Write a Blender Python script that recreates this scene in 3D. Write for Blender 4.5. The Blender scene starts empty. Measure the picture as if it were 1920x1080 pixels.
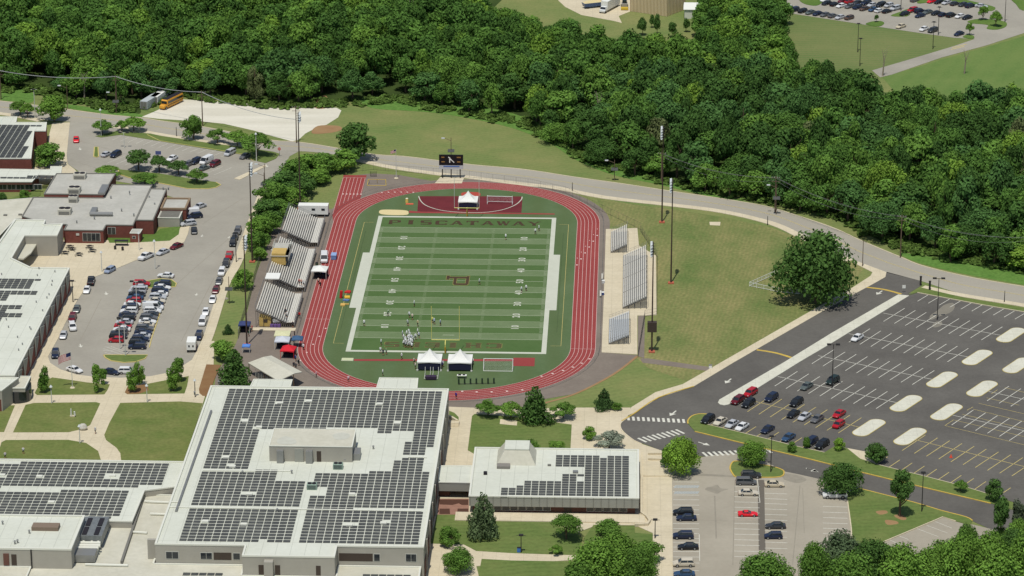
import bpy, bmesh, math, random
from mathutils import Vector, Matrix
from mathutils.geometry import delaunay_2d_cdt
R=math.radians
random.seed(7)
sc=bpy.context.scene
col=sc.collection
# ------------------------------------------------------------------ camera
CAM=Vector((44.6907,-822.1462,286.3058)); YAW=-0.0362176; PITCH=0.336955; FOC=6015.05
FW=Vector((math.sin(YAW)*math.cos(PITCH),math.cos(YAW)*math.cos(PITCH),-math.sin(PITCH)))
RT=Vector((math.cos(YAW),-math.sin(YAW),0)); UP=RT.cross(FW)
def G(u,v,z=0.0):
    """survey helper: the ground position (metres) of a feature read off the 1920x1080 photograph"""
    d=FW*FOC+RT*(u-960)+UP*(540-v); t=(z-CAM.z)/d.z
    return Vector((CAM.x+d.x*t,CAM.y+d.y*t,z))
def PX(p):
    d=Vector(p)-CAM; k=d.dot(FW); return (960+FOC*d.dot(RT)/k, 540-FOC*d.dot(UP)/k)
cd=bpy.data.cameras.new('camera'); cam=bpy.data.objects.new('camera',cd); col.objects.link(cam)
cam.location=CAM
cam.matrix_world=Matrix(((RT.x,UP.x,-FW.x,CAM.x),(RT.y,UP.y,-FW.y,CAM.y),(RT.z,UP.z,-FW.z,CAM.z),(0,0,0,1)))
cd.sensor_width=36; cd.lens=36*FOC/1920; cd.clip_start=5; cd.clip_end=20000
sc.camera=cam
# ------------------------------------------------------------------ light
w=bpy.data.worlds.new('World'); sc.world=w; w.use_nodes=True
nt=w.node_tree; bg=nt.nodes['Background']
sky=nt.nodes.new('ShaderNodeTexSky'); sky.sky_type='NISHITA'; sky.sun_disc=False
sky.sun_elevation=R(70); sky.sun_rotation=R(192)
nt.links.new(sky.outputs[0],bg.inputs[0]); bg.inputs[1].default_value=0.085
sl=bpy.data.lights.new('sun','SUN'); so=bpy.data.objects.new('sun',sl); col.objects.link(so)
sl.energy=3.3; sl.angle=R(0.5); sl.color=(1.0,0.965,0.895)
az=R(192); sd=Vector((math.sin(az)*math.cos(R(70)),math.cos(az)*math.cos(R(70)),math.sin(R(70))))
so.rotation_euler=sd.to_track_quat('Z','Y').to_euler(); so.location=(0,0,400)
sc.view_settings.view_transform='Standard'; sc.view_settings.look='None'
sc.view_settings.exposure=-0.04; sc.view_settings.gamma=1
# ------------------------------------------------------------------ materials
def srgb(r,g,b):
    f=lambda c:(c/255/12.92 if c<=10 else ((c/255+0.055)/1.055)**2.4)
    return (f(r),f(g),f(b))
_M={}
def mat(name,c,rough=.85,c2=None,scale=.3,amt=.5,det=6,metal=0,spec=.3,bump=0,stretch=None,objcol=False,stripe=None,fine=0,seam=None):
    if name in _M: return _M[name]
    m=bpy.data.materials.new(name); m.use_nodes=True; n=m.node_tree; L=n.links
    b=n.nodes['Principled BSDF']; b.inputs['Roughness'].default_value=rough
    b.inputs['Metallic'].default_value=metal; b.inputs['Specular IOR Level'].default_value=spec
    b.inputs['Base Color'].default_value=(*c,1); out=None
    if c2 or stripe or fine or seam:
        tc=n.nodes.new('ShaderNodeTexCoord'); mp=n.nodes.new('ShaderNodeMapping'); L.new(tc.outputs['Object'],mp.inputs[0])
        if stretch: mp.inputs['Scale'].default_value=stretch[:3]; mp.inputs['Rotation'].default_value=(0,0,stretch[3] if len(stretch)>3 else 0)
    if c2:
        nz=n.nodes.new('ShaderNodeTexNoise'); nz.inputs['Scale'].default_value=scale; nz.inputs['Detail'].default_value=det; nz.inputs['Roughness'].default_value=.65
        L.new(mp.outputs[0],nz.inputs['Vector'])
        cr=n.nodes.new('ShaderNodeValToRGB'); L.new(nz.outputs['Fac'],cr.inputs[0])
        cr.color_ramp.elements[0].position=.5-amt/2; cr.color_ramp.elements[1].position=.5+amt/2
        cr.color_ramp.elements[0].color=(*c,1); cr.color_ramp.elements[1].color=(*c2,1)
        out=cr.outputs[0]
        if bump:
            bn=n.nodes.new('ShaderNodeBump'); bn.inputs['Strength'].default_value=bump; L.new(nz.outputs['Fac'],bn.inputs['Height']); L.new(bn.outputs[0],b.inputs['Normal'])
    if fine:
        n2=n.nodes.new('ShaderNodeTexNoise'); n2.inputs['Scale'].default_value=1.1; n2.inputs['Detail'].default_value=3; L.new(tc.outputs['Object'],n2.inputs['Vector'])
        mr=n.nodes.new('ShaderNodeMapRange'); mr.inputs[1].default_value=.3; mr.inputs[2].default_value=.7; mr.inputs[3].default_value=1-fine; mr.inputs[4].default_value=1+fine; L.new(n2.outputs['Fac'],mr.inputs[0])
        mx=n.nodes.new('ShaderNodeMix'); mx.data_type='RGBA'; mx.blend_type='MULTIPLY'; mx.inputs[0].default_value=1
        cb=n.nodes.new('ShaderNodeCombineColor')
        for i in range(3): L.new(mr.outputs[0],cb.inputs[i])
        if out: L.new(out,mx.inputs[6])
        else: mx.inputs[6].default_value=(*c,1)
        L.new(cb.outputs[0],mx.inputs[7]); out=mx.outputs[2]
    if stripe:   # (colour, scale, rotation, strength): mowing lines
        sp=n.nodes.new('ShaderNodeMapping'); sp.inputs['Rotation'].default_value=(0,0,stripe[2]); L.new(tc.outputs['Object'],sp.inputs[0])
        wv=n.nodes.new('ShaderNodeTexWave'); wv.inputs['Scale'].default_value=stripe[1]; wv.inputs['Distortion'].default_value=4.5; wv.inputs['Detail'].default_value=4; wv.inputs['Detail Scale'].default_value=.6; L.new(sp.outputs[0],wv.inputs[0])
        mu=n.nodes.new('ShaderNodeMath'); mu.operation='MULTIPLY'; mu.inputs[1].default_value=stripe[3]; L.new(wv.outputs['Fac'],mu.inputs[0])
        mx=n.nodes.new('ShaderNodeMix'); mx.data_type='RGBA'; L.new(mu.outputs[0],mx.inputs[0])
        if out: L.new(out,mx.inputs[6])
        else: mx.inputs[6].default_value=(*c,1)
        mx.inputs[7].default_value=(*stripe[0],1); out=mx.outputs[2]
    if seam:   # (spacing x, spacing y, line share, strength): sheet seams or slab joints
        sx=n.nodes.new('ShaderNodeSeparateXYZ'); L.new(tc.outputs['Object'],sx.inputs[0]); fs=[]
        for ax,sp_ in ((0,seam[0]),(1,seam[1])):
            if not sp_: continue
            m1=n.nodes.new('ShaderNodeMath'); m1.operation='MULTIPLY'; m1.inputs[1].default_value=1/sp_; L.new(sx.outputs[ax],m1.inputs[0])
            m2=n.nodes.new('ShaderNodeMath'); m2.operation='FRACT'; L.new(m1.outputs[0],m2.inputs[0])
            m3=n.nodes.new('ShaderNodeMath'); m3.operation='LESS_THAN'; m3.inputs[1].default_value=seam[2]/sp_; L.new(m2.outputs[0],m3.inputs[0]); fs.append(m3)
        f=fs[0].outputs[0]
        if len(fs)>1:
            m4=n.nodes.new('ShaderNodeMath'); m4.operation='MAXIMUM'; L.new(fs[0].outputs[0],m4.inputs[0]); L.new(fs[1].outputs[0],m4.inputs[1]); f=m4.outputs[0]
        m5=n.nodes.new('ShaderNodeMath'); m5.operation='MULTIPLY'; m5.inputs[1].default_value=seam[3]; L.new(f,m5.inputs[0])
        mx=n.nodes.new('ShaderNodeMix'); mx.data_type='RGBA'; L.new(m5.outputs[0],mx.inputs[0])
        if out: L.new(out,mx.inputs[6])
        else: mx.inputs[6].default_value=(*c,1)
        mx.inputs[7].default_value=(c[0]*.45,c[1]*.45,c[2]*.45,1); out=mx.outputs[2]
    if objcol:
        oi=n.nodes.new('ShaderNodeObjectInfo'); out=oi.outputs['Color']
    if out: L.new(out,b.inputs['Base Color'])
    _M[name]=m; return m
S=srgb
GR=dict(bump=0)
M_ground=mat('meadow_grass',S(92,118,62),.95,S(136,134,86),.05,.45,10,spec=.1,stripe=(S(128,136,80),.16,R(62),.35),fine=.12)
M_lawn=mat('lawn_grass',S(82,106,52),.95,S(116,124,72),.09,.45,10,spec=.1,stripe=(S(112,130,70),.16,R(80),.3),fine=.12)
M_lawn2=mat('plaza_grass',S(92,110,54),.95,S(122,124,74),.12,.45,10,spec=.1,fine=.12)
M_fargreen=mat('far_green_grass',S(88,116,58),.95,S(112,130,72),.04,.5,10,spec=.1,stripe=(S(110,128,70),.05,R(20),.4),fine=.1)
M_green=mat('lush_grass',S(76,108,46),.95,S(104,124,62),.08,.5,8,spec=.1,fine=.12)
M_mown=mat('mown_stripe_grass',S(90,112,58),.95,S(148,138,92),.05,.36,12,spec=.1,stretch=(1,.55,1,R(25)),stripe=(S(86,110,58),.28,R(8),.22),fine=.18)
M_far=mat('far_field_grass',S(82,112,58),.95,S(122,128,80),.03,.45,10,spec=.1,stripe=(S(124,122,80),.12,R(84),.5),fine=.08)
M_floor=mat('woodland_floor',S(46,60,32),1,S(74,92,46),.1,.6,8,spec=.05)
M_weed=mat('weedy_bank',S(80,116,52),1,S(106,138,68),.3,.6,8,spec=.05,fine=.2)
M_asph=mat('weathered_asphalt',S(146,141,129),.95,S(168,163,149),.05,.5,12,spec=.15,fine=.035)
M_asph2=mat('lower_lot_asphalt',S(150,143,127),.95,S(172,164,147),.06,.5,12,spec=.15,fine=.03)
M_road=mat('road_asphalt',S(154,149,136),.95,S(170,164,149),.05,.5,8,spec=.15,stretch=(.25,1,1,R(10)),fine=.03)
M_new=mat('fresh_asphalt',S(86,83,78),.9,S(110,107,100),.06,.55,12,spec=.15,fine=.06)
M_conc=mat('concrete_paving',S(194,182,154),.9,S(212,200,172),.10,.5,10,spec=.15,fine=.05,seam=(3.0,3.0,.12,.22))
M_walk=mat('sidewalk_concrete',S(196,184,156),.9,S(214,202,174),.2,.5,6,spec=.15,fine=.04,seam=(2.4,2.4,.1,.25))
M_strip=mat('pale_concrete',S(196,194,176),.9,S(214,212,194),.2,.5,8,spec=.15,fine=.06,seam=(3.4,3.4,.12,.2))
M_gravel=mat('crushed_stone',S(196,191,172),1,S(224,219,202),.06,.45,10,spec=.1,stretch=(.3,1.8,1,R(-8)),fine=.035)
M_dirt=mat('red_dirt',S(146,110,80),1,S(160,134,96),.2,.5,8,spec=.05)
M_mulch=mat('mulch_bed',S(126,92,64),1,S(140,112,78),.3,.5,8,spec=.05)
M_apron=mat('track_apron',S(118,108,98),.95,S(136,126,114),.1,.5,8,spec=.1,fine=.05)
M_tk=mat('running_track',S(140,62,60),.9,S(154,74,70),.06,.5,6,spec=.12,fine=.03)
M_dzone=mat('maroon_surface',S(98,42,46),.9,S(114,50,54),.2,.5,6,spec=.12)
M_turf=mat('infield_turf',S(80,102,64),.95,S(98,114,80),.05,.5,8,spec=.1,stripe=(S(84,98,58),.04,R(0),.4),fine=.05)
M_turfd=mat('turf_dark_band',S(74,100,54),.95,S(88,110,66),.07,.5,8,spec=.1,fine=.04)
M_turfl=mat('turf_light_band',S(98,118,78),.95,S(116,130,96),.09,.5,8,spec=.1,fine=.05)
M_white=mat('white_line_paint',S(188,186,172),.8,S(226,224,208),.9,.45,6)
M_fade=mat('faded_line_paint',S(158,170,134),.9)
M_whitet=mat('track_line_paint',S(226,200,190),.8)
M_yel=mat('yellow_line_paint',S(206,178,82),.8)
M_yelf=mat('pale_yellow_paint',S(180,164,104),.8,S(210,192,118),.9,.5,6)
M_kerby=mat('yellow_kerb_paint',S(176,150,76),.8,S(212,182,80),.5,.5,6)
M_side=mat('sideline_turf',S(188,190,172),.9,S(198,200,182),.3,.5,4)
M_sand=mat('pit_sand',S(212,196,146),1)
M_letter=mat('lettering_brown',S(62,48,34),.9,S(80,62,42),.5,.6,4)
M_letterg=mat('lettering_gold',S(136,128,66),.9,S(120,122,72),.5,.5,3)
M_roof=mat('white_membrane_roof',S(196,198,182),.8,S(212,214,200),.07,.5,12,spec=.2,fine=.03,seam=(3.1,15,.12,.35))
M_roofb=mat('cream_membrane_roof',S(184,181,162),.8,S(206,203,186),.14,.5,12,spec=.2,fine=.03)
M_roofg=mat('grey_gravel_roof',S(164,162,152),.9,S(190,188,177),.15,.6,10,spec=.15,fine=.05)
M_trim=mat('roof_trim',S(214,214,200),.7)
M_trimg=mat('grey_roof_trim',S(120,118,110),.7)
M_wallg=mat('grey_wall_panel',S(158,154,142),.85,S(168,164,152),.3,.6,4)
M_wallp=mat('ribbed_wall_panel',S(146,146,136),.8,S(156,156,146),.5,.6,4)
M_brick=mat('red_brick',S(108,60,52),.9,S(126,76,66),1.2,.6,6,fine=.08)
M_brickd=mat('dark_brick',S(96,66,58),.9,S(112,78,66),1.2,.6,6)
M_glass=mat('window_glass',(.02,.025,.03),.12,spec=.6)
M_frame=mat('window_frame',S(190,190,180),.6)
M_door=mat('dark_door',S(70,60,52),.6)
M_panel=mat('solar_cell',S(64,66,66),.5,S(92,93,89),.35,.55,8,spec=.12)
M_rack=mat('panel_rack',S(196,196,186),.6)
M_metal=mat('galvanised_metal',S(150,150,146),.5,metal=.5)
M_alu=mat('aluminium_bench',S(204,200,186),.55,S(214,210,198),.8,.5,3,metal=.05)
M_alub=mat('bluish_aluminium_bench',S(196,200,200),.55,metal=.05)
M_steel=mat('stand_steel',S(92,88,84),.6,metal=.3)
M_pole=mat('brown_pole',S(72,58,50),.8)
M_dpole=mat('dark_pole',S(50,48,46),.6)
M_wpole=mat('pale_pole',S(206,206,196),.5)
M_wood=mat('utility_wood',S(104,88,72),.9)
M_lamp=mat('lamp_glass',S(206,210,208),.3)
M_canvas=mat('white_canvas',S(226,226,218),.8)
M_dark=mat('dark_fabric',S(40,38,44),.9)
M_black=mat('black_rubber',(.015,.015,.016),.7)
M_paint=mat('car_paint',(1,1,1),.28,objcol=True,spec=.5)
M_obj=mat('coloured_surface',(1,1,1),.75,objcol=True)
M_skin=mat('skin',S(170,120,92),.7)
M_short=mat('dark_shorts',S(30,30,34),.9)
M_bark=mat('tree_bark',S(92,76,60),.95,S(116,98,78),2,.5,4)
M_tan=mat('tan_metal_siding',S(222,206,168),.8,S(230,214,178),.3,.5,4)
M_ytrim=mat('yellow_plywood',S(198,170,100),.8,S(182,152,88),.6,.5,3)
M_chimrim=mat('hub_metal',S(170,170,168),.4,metal=.4)
M_tail=mat('tail_light',S(130,16,16),.4)

def leafmat():
    m=bpy.data.materials.new('foliage'); m.use_nodes=True; n=m.node_tree; L=n.links
    n.nodes.remove(n.nodes['Principled BSDF'])
    oi=n.nodes.new('ShaderNodeObjectInfo'); cr=n.nodes.new('ShaderNodeValToRGB'); L.new(oi.outputs['Random'],cr.inputs[0])
    e=cr.color_ramp.elements; e[0].position=0; e[0].color=(0.079,0.157,0.042,1); e[1].position=1; e[1].color=(0.214,0.349,0.068,1)
    for p,c in ((.3,(0.100,0.197,0.050,1)),(.6,(0.125,0.235,0.056,1)),(.85,(0.158,0.282,0.062,1))):
        k=e.new(p); k.color=c
    mx=n.nodes.new('ShaderNodeMix'); mx.data_type='RGBA'; L.new(oi.outputs['Alpha'],mx.inputs[0]); L.new(cr.outputs[0],mx.inputs[6]); L.new(oi.outputs['Color'],mx.inputs[7])
    at=n.nodes.new('ShaderNodeAttribute'); at.attribute_name='tone'
    mu=n.nodes.new('ShaderNodeMix'); mu.data_type='RGBA'; mu.blend_type='MULTIPLY'; mu.inputs[0].default_value=1
    L.new(mx.outputs[2],mu.inputs[6]); L.new(at.outputs['Color'],mu.inputs[7])
    d=n.nodes.new('ShaderNodeBsdfDiffuse'); t=n.nodes.new('ShaderNodeBsdfTranslucent'); s=n.nodes.new('ShaderNodeMixShader'); s.inputs[0].default_value=.27
    hs=n.nodes.new('ShaderNodeHueSaturation'); hs.inputs['Saturation'].default_value=1.04; hs.inputs['Value'].default_value=.97; L.new(mu.outputs[2],hs.inputs['Color']); L.new(hs.outputs[0],d.inputs[0]); L.new(hs.outputs[0],t.inputs[0]); L.new(d.outputs[0],s.inputs[1]); L.new(t.outputs[0],s.inputs[2])
    L.new(s.outputs[0],n.nodes['Material Output'].inputs[0]); return m
M_leaf=leafmat()
# ------------------------------------------------------------------ object helpers
def link(name,me,parent=None,loc=None,rotz=0):
    o=bpy.data.objects.new(name,me); col.objects.link(o)
    if loc is not None: o.location=loc
    if rotz: o.rotation_euler=(0,0,rotz)
    if parent: o.parent=parent
    return o
def tag(o,label=None,cat=None,group=None,kind=None):
    if label: o['label']=label
    if cat: o['category']=cat
    if group: o['group']=group
    if kind: o['kind']=kind
    return o
def thing(name,label,cat,loc=(0,0,0),rotz=0,group=None):
    return tag(link(name,None,None,loc,rotz),label,cat,group)
def mesh(bm,name,mats):
    me=bpy.data.meshes.new(name); bm.normal_update(); bm.to_mesh(me); bm.free()
    for m in (mats if isinstance(mats,(list,tuple)) else [mats]): me.materials.append(m)
    return me
def obj(name,bm,m,parent=None,loc=None,rotz=0): return link(name,mesh(bm,name,m),parent,loc,rotz)
def copy_tree(o,parent=None):
    c=o.copy(); col.objects.link(c)
    if parent: c.parent=parent
    for ch in list(KIDS.get(o.name,())): copy_tree(ch,c)
    return c
KIDS={}
def regkids(root):
    allc=[o for o in bpy.data.objects if o.parent]
    KIDS.clear()
    for o in allc: KIDS.setdefault(o.parent.name,[]).append(o)
# --- bmesh pieces
def B(): return bmesh.new()
def box(bm,x0,x1,y0,y1,z0,z1,mi=0,mtx=None):
    v=[bm.verts.new((x,y,z)) for z in (z0,z1) for x,y in ((x0,y0),(x1,y0),(x1,y1),(x0,y1))]
    if mtx:
        for q in v: q.co=mtx@q.co
    for f in ((3,2,1,0),(4,5,6,7),(0,1,5,4),(1,2,6,5),(2,3,7,6),(3,0,4,7)):
        F=bm.faces.new([v[i] for i in f]); F.material_index=mi
    return v
def frustum(bm,b,t,z0,z1,mi=0):
    v=[bm.verts.new((x,y,z0)) for x,y in b]+[bm.verts.new((x,y,z1)) for x,y in t]; n=len(b)
    fs=[bm.faces.new(v[n:]),bm.faces.new(v[:n][::-1])]+[bm.faces.new((v[i],v[(i+1)%n],v[n+(i+1)%n],v[n+i])) for i in range(n)]
    for F in fs: F.material_index=mi
def tube(bm,p,q,r0,r1=None,n=8,mi=0,cap=True):
    p=Vector(p); q=Vector(q); r1=r0 if r1 is None else r1
    d=(q-p); 
    if d.length<1e-6: return
    d.normalize(); a=d.orthogonal().normalized(); b=d.cross(a)
    A=[bm.verts.new(p+(a*math.cos(2*math.pi*i/n)+b*math.sin(2*math.pi*i/n))*r0) for i in range(n)]
    C=[bm.verts.new(q+(a*math.cos(2*math.pi*i/n)+b*math.sin(2*math.pi*i/n))*r1) for i in range(n)]
    for i in range(n):
        F=bm.faces.new((A[i],A[(i+1)%n],C[(i+1)%n],C[i])); F.material_index=mi
    if cap:
        bm.faces.new(A[::-1]).material_index=mi; bm.faces.new(C).material_index=mi
def cap_fill(bm,pts,z,mi=0,up=True):
    """fill an outline (concave is fine) with triangles"""
    r=delaunay_2d_cdt([Vector((p[0],p[1])) for p in pts],[],[list(range(len(pts)))],1,1e-5)
    v=[bm.verts.new((p.x,p.y,z)) for p in r[0]]
    for f in r[2]:
        ar=sum(r[0][f[i]].x*r[0][f[(i+1)%len(f)]].y-r[0][f[(i+1)%len(f)]].x*r[0][f[i]].y for i in range(len(f)))
        q=[v[i] for i in f]
        if (ar<0)==up: q=q[::-1]
        bm.faces.new(q).material_index=mi
def poly(bm,pts,z,mi=0):
    if len(pts)>4: return cap_fill(bm,pts,z,mi)
    pts=[Vector((p[0],p[1],z)) for p in pts]
    v=[bm.verts.new(p) for p in pts]
    ar=sum(pts[i].x*pts[(i+1)%len(pts)].y-pts[(i+1)%len(pts)].x*pts[i].y for i in range(len(pts)))
    F=bm.faces.new(v if ar>0 else v[::-1]); F.material_index=mi
    return F
def prism(bm,pts,z0,z1,mi=0,side=None,bottom=False):
    pts=[Vector((p[0],p[1],0)) for p in pts]; n=len(pts)
    ar=sum(pts[i].x*pts[(i+1)%n].y-pts[(i+1)%n].x*pts[i].y for i in range(n))
    if ar<0: pts=pts[::-1]
    a=[bm.verts.new((p.x,p.y,z0)) for p in pts]; b=[bm.verts.new((p.x,p.y,z1)) for p in pts]
    if n>4:
        cap_fill(bm,pts,z1,mi)
        if bottom: cap_fill(bm,pts,z0,mi,False)
    else:
        bm.faces.new(b).material_index=mi
        if bottom: bm.faces.new(a[::-1]).material_index=mi
    for i in range(n):
        s=bm.faces.new((a[i],a[(i+1)%n],b[(i+1)%n],b[i])); s.material_index=mi if side is None else side
def tri(bm): pass
def crv(pts,closed=False,k=6):
    out=[]; n=len(pts); P=[Vector((p[0],p[1])) for p in pts]
    rng=range(n) if closed else range(n-1)
    for i in rng:
        g=(lambda j:P[j%n]) if closed else (lambda j:P[max(0,min(n-1,j))])
        a,b,c,d=g(i-1),g(i),g(i+1),g(i+2)
        for s in range(k):
            t=s/k; out.append(.5*((2*b)+(c-a)*t+(2*a-5*b+4*c-d)*t*t+(3*b-a-3*c+d)*t**3))
    if not closed: out.append(P[-1])
    return out
def gp(pts,z=0): return [G(u,v,z).to_2d() for u,v in pts]
def offs(line,d):
    out=[]
    for i,p in enumerate(line):
        a=line[max(0,i-1)]; b=line[min(len(line)-1,i+1)]; t=(b-a); 
        t=t.normalized() if t.length>0 else Vector((1,0)); out.append(Vector((p[0]-t.y*d,p[1]+t.x*d)))
    return out
def strip(bm,line,d0,d1,z0,z1=None,mi=0):
    """ribbon along a ground line between two offsets; a solid kerb when z1 is given"""
    A=offs(line,d0); C=offs(line,d1)
    for i in range(len(line)-1):
        q=[A[i],A[i+1],C[i+1],C[i]]
        if z1 is None: poly(bm,q,z0,mi)
        else: prism(bm,q,z0,z1,mi)
def seg(bm,a,b,wd,z,mi=0):
    a=Vector((a[0],a[1])); b=Vector((b[0],b[1])); t=(b-a).normalized(); n=Vector((-t.y,t.x))*wd/2
    poly(bm,[a-n,b-n,b+n,a+n],z,mi)
def pseg(bm,a,b,wd,z,mi=0): seg(bm,G(*a),G(*b),wd,z,mi)
def sheet(name,pts,z,m,world=False,smooth=False,thick=0):
    P=pts if world else gp(pts)
    if smooth: P=crv(P,True,5)
    bm=B()
    if thick: prism(bm,P,z,z+thick)
    else: poly(bm,P,z)
    tri(bm); o=obj(name,bm,m); o['kind']='structure'; return o
def struct(name,bm,m): o=obj(name,bm,m); o['kind']='structure'; return o
# ================================================================== GROUND AND ROADS
bm=B(); poly(bm,[(-6000,-2500),(6000,-2500),(6000,9000),(-6000,9000)],-.03); struct('ground',bm,M_ground)
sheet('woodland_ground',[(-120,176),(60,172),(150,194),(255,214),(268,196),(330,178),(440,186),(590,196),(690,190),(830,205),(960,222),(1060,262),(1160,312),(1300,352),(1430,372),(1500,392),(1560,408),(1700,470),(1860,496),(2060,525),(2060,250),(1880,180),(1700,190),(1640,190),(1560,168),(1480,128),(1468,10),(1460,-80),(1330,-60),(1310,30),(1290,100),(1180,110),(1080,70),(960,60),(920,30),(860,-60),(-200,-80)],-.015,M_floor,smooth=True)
for P in ([(680,186),(760,180),(830,188),(900,200),(960,212),(1030,240),(1060,262),(1100,290),(1160,310),(1230,332),(1330,362),(1400,378),(1330,368),(1230,345),(1150,328),(1080,300),(1030,268),(960,240),(880,222),(800,210),(700,203)],
          [(0,165),(40,160),(62,175),(60,192),(30,190),(0,186)],[(130,196),(200,206),(262,214),(262,222),(195,213),(130,203)],
          [(1690,474),(1780,486),(1870,496),(1960,512),(2020,530),(2020,550),(1920,534),(1800,512),(1720,492)]):
    sheet('weedy_bank',P,-.005,M_weed,smooth=True)
sheet('lush_field',[(1655,145),(1765,112),(1850,88),(1925,66),(2100,20),(2100,330),(1900,240),(1840,215),(1700,200)],-.01,M_fargreen)
sheet('striped_field',[(1440,18),(1470,23),(1625,47),(1725,62),(1790,71),(1828,73),(1790,86),(1635,132),(1650,150),(1600,200),(1480,160)],-.012,M_far)
sheet('mown_field',[(1119,372),(1200,385),(1260,392),(1360,408),(1444,426),(1504,448),(1560,480),(1620,500),(1597,540),(1520,580),(1352,680),(1290,715),(1215,690),(1195,672),(1232,592),(1231,530),(1198,460),(1196,428),(1140,424)],-.01,M_mown)
# yard and far parking lot (upper right)
sheet('storage_yard',[(1020,-40),(1048,2),(1060,13),(1090,28),(1150,39),(1166,43),(1160,30),(1185,20),(1200,-10),(1200,-40)],.0,M_conc)
sheet('far_parking_lot',[(1455,-60),(1463,2),(1469,23),(1625,47),(1725,62),(1790,71),(1828,73),(1790,86),(1700,113),(1635,132),(1650,145),(1672,140),(1765,108),(1850,85),(1920,62),(2060,10),(2060,-60),(1900,-60)],.02,M_asph)
bm=B()
for P in ([(1500,-4),(1505,6),(1525,11),(1538,8),(1545,-4)],[(1623,46),(1634,41),(1651,40),(1658,44),(1648,50)],[(1670,30),(1690,22),(1703,17),(1708,23),(1700,31)],[(1815,40),(1836,36),(1870,38),(1887,43),(1885,51),(1868,56),(1850,54),(1852,47),(1820,44)],[(1896,0),(1905,8),(1918,20),(1960,14),(1960,-30),(1890,-10)],[(1805,70),(1815,65),(1826,68),(1824,73)],[(1720,4),(1730,-1),(1800,-2),(1815,1),(1860,12),(1866,17),(1858,21),(1845,18),(1810,6),(1760,3),(1725,7)]):
    prism(bm,crv(gp(P),True,3),0,.14)
tri(bm); struct('lot_island',bm,M_green)
# main road (both edges read off the photo)
TOP=[(-160,176),(0,190),(60,197),(115,204),(195,215),(272,222),(300,227),(385,239),(503,262.7),(544,265.5),(595,272),(700,290),(760,294),(880,309),(979,317.8),(1078,332.7),(1177,346.6),(1260,359.4),(1313,367),(1397,380),(1444,389.4),(1493,404.4),(1560,427),(1607,448.5),(1650,467),(1691.6,484),(1729,499),(1814,519.5),(1920,538),(2100,566)]
BOT=[(-160,198),(0,211),(38,216),(81,225),(180,231),(235,236),(300,250),(394,265),(461,273),(505,281),(600,286),(685,301),(739,312),(824,324),(880,329.7),(979,342.6),(1048,350.5),(1137,368),(1260,382),(1360,395),(1454,417.6),(1512,444),(1560,468),(1600,488),(1641,503),(1662,511),(1724,526),(1804,551),(1920,570),(2100,604)]
top=crv(gp(TOP),False,4); bot=crv(gp(BOT),False,4)
def resample(L,n):
    d=[0]
    for i in range(1,len(L)): d.append(d[-1]+(L[i]-L[i-1]).length)
    out=[];j=0
    for k in range(n):
        t=d[-1]*k/(n-1)
        while j<len(L)-2 and d[j+1]<t: j+=1
        s=(t-d[j])/max(1e-9,d[j+1]-d[j]); out.append(L[j].lerp(L[j+1],s))
    return out
T=resample(top,150); Bt=resample(bot,150)
bm=B()
for i in range(149): poly(bm,[T[i],T[i+1],Bt[i+1],Bt[i]],.02)
struct('road',bm,M_road)
bm=B(); strip(bm,T,0,.35,-.02,.13); struct('road_kerb',bm,M_walk)
mid=[(a+b)/2 for a,b in zip(T,Bt)]
bm=B(); strip(bm,mid,.12,.24,.034); strip(bm,mid,-.24,-.12,.034); struct('road_centre_line',bm,M_yelf)
# near-side sidewalk, in runs between the driveways
def run(name,px,d,m=M_walk,h=.13,z=-.02,side=-1,sm=True):
    L=gp(px); L=crv(L,False,4) if sm else L
    bm=B(); strip(bm,L,0,side*d,z,h); return struct(name,bm,m)
run('sidewalk',[(0,211),(38,216),(81,225)],2.6)
run('sidewalk',[(212,236),(235,238),(300,250),(394,265),(461,273)],2.4)
run('sidewalk',[(600,288),(685,301),(739,312),(824,324),(880,330),(979,342.6),(1048,350.5),(1137,368),(1260,382),(1360,395),(1454,417.6),(1512,444),(1560,468),(1600,488)],2.7)
run('sidewalk',[(1735,536),(1804,551),(1920,570),(2060,596)],2.4)
bm=B(); prism(bm,gp([(1598,487),(1641,503),(1662,511),(1660,520),(1637,533),(1560,574),(1376,680),(1301,725),(1235,746),(1192,774),(1176,780),(1184,764),(1229,736),(1280,721),(1352,680),(1560,561),(1598,540),(1632,518),(1636,511),(1600,493)]),-.02,.12); tri(bm); struct('sidewalk',bm,M_walk)
# gravel lot, dirt, weedy corner
sheet('gravel_lot',[(266,219),(290,209),(330,190),(336,186),(446,192),(525,203),(582,202),(631,202),(640,207),(634,220),(612,234),(600,236),(573,250),(560,262),(548,265),(499,252),(477,245),(420,232),(381,228),(300,223)],.002,M_gravel)
sheet('dirt_patch',[(596,236),(634,236),(640,243),(620,249),(585,250)],.008,M_dirt,smooth=True)
sheet('dirt_patch',[(588,196),(600,182),(612,180),(616,200),(596,204)],.006,M_dirt,smooth=True)
sheet('field_dirt',[(1330,416),(1351,416),(1350,423),(1331,422)],.005,M_walk)
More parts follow.
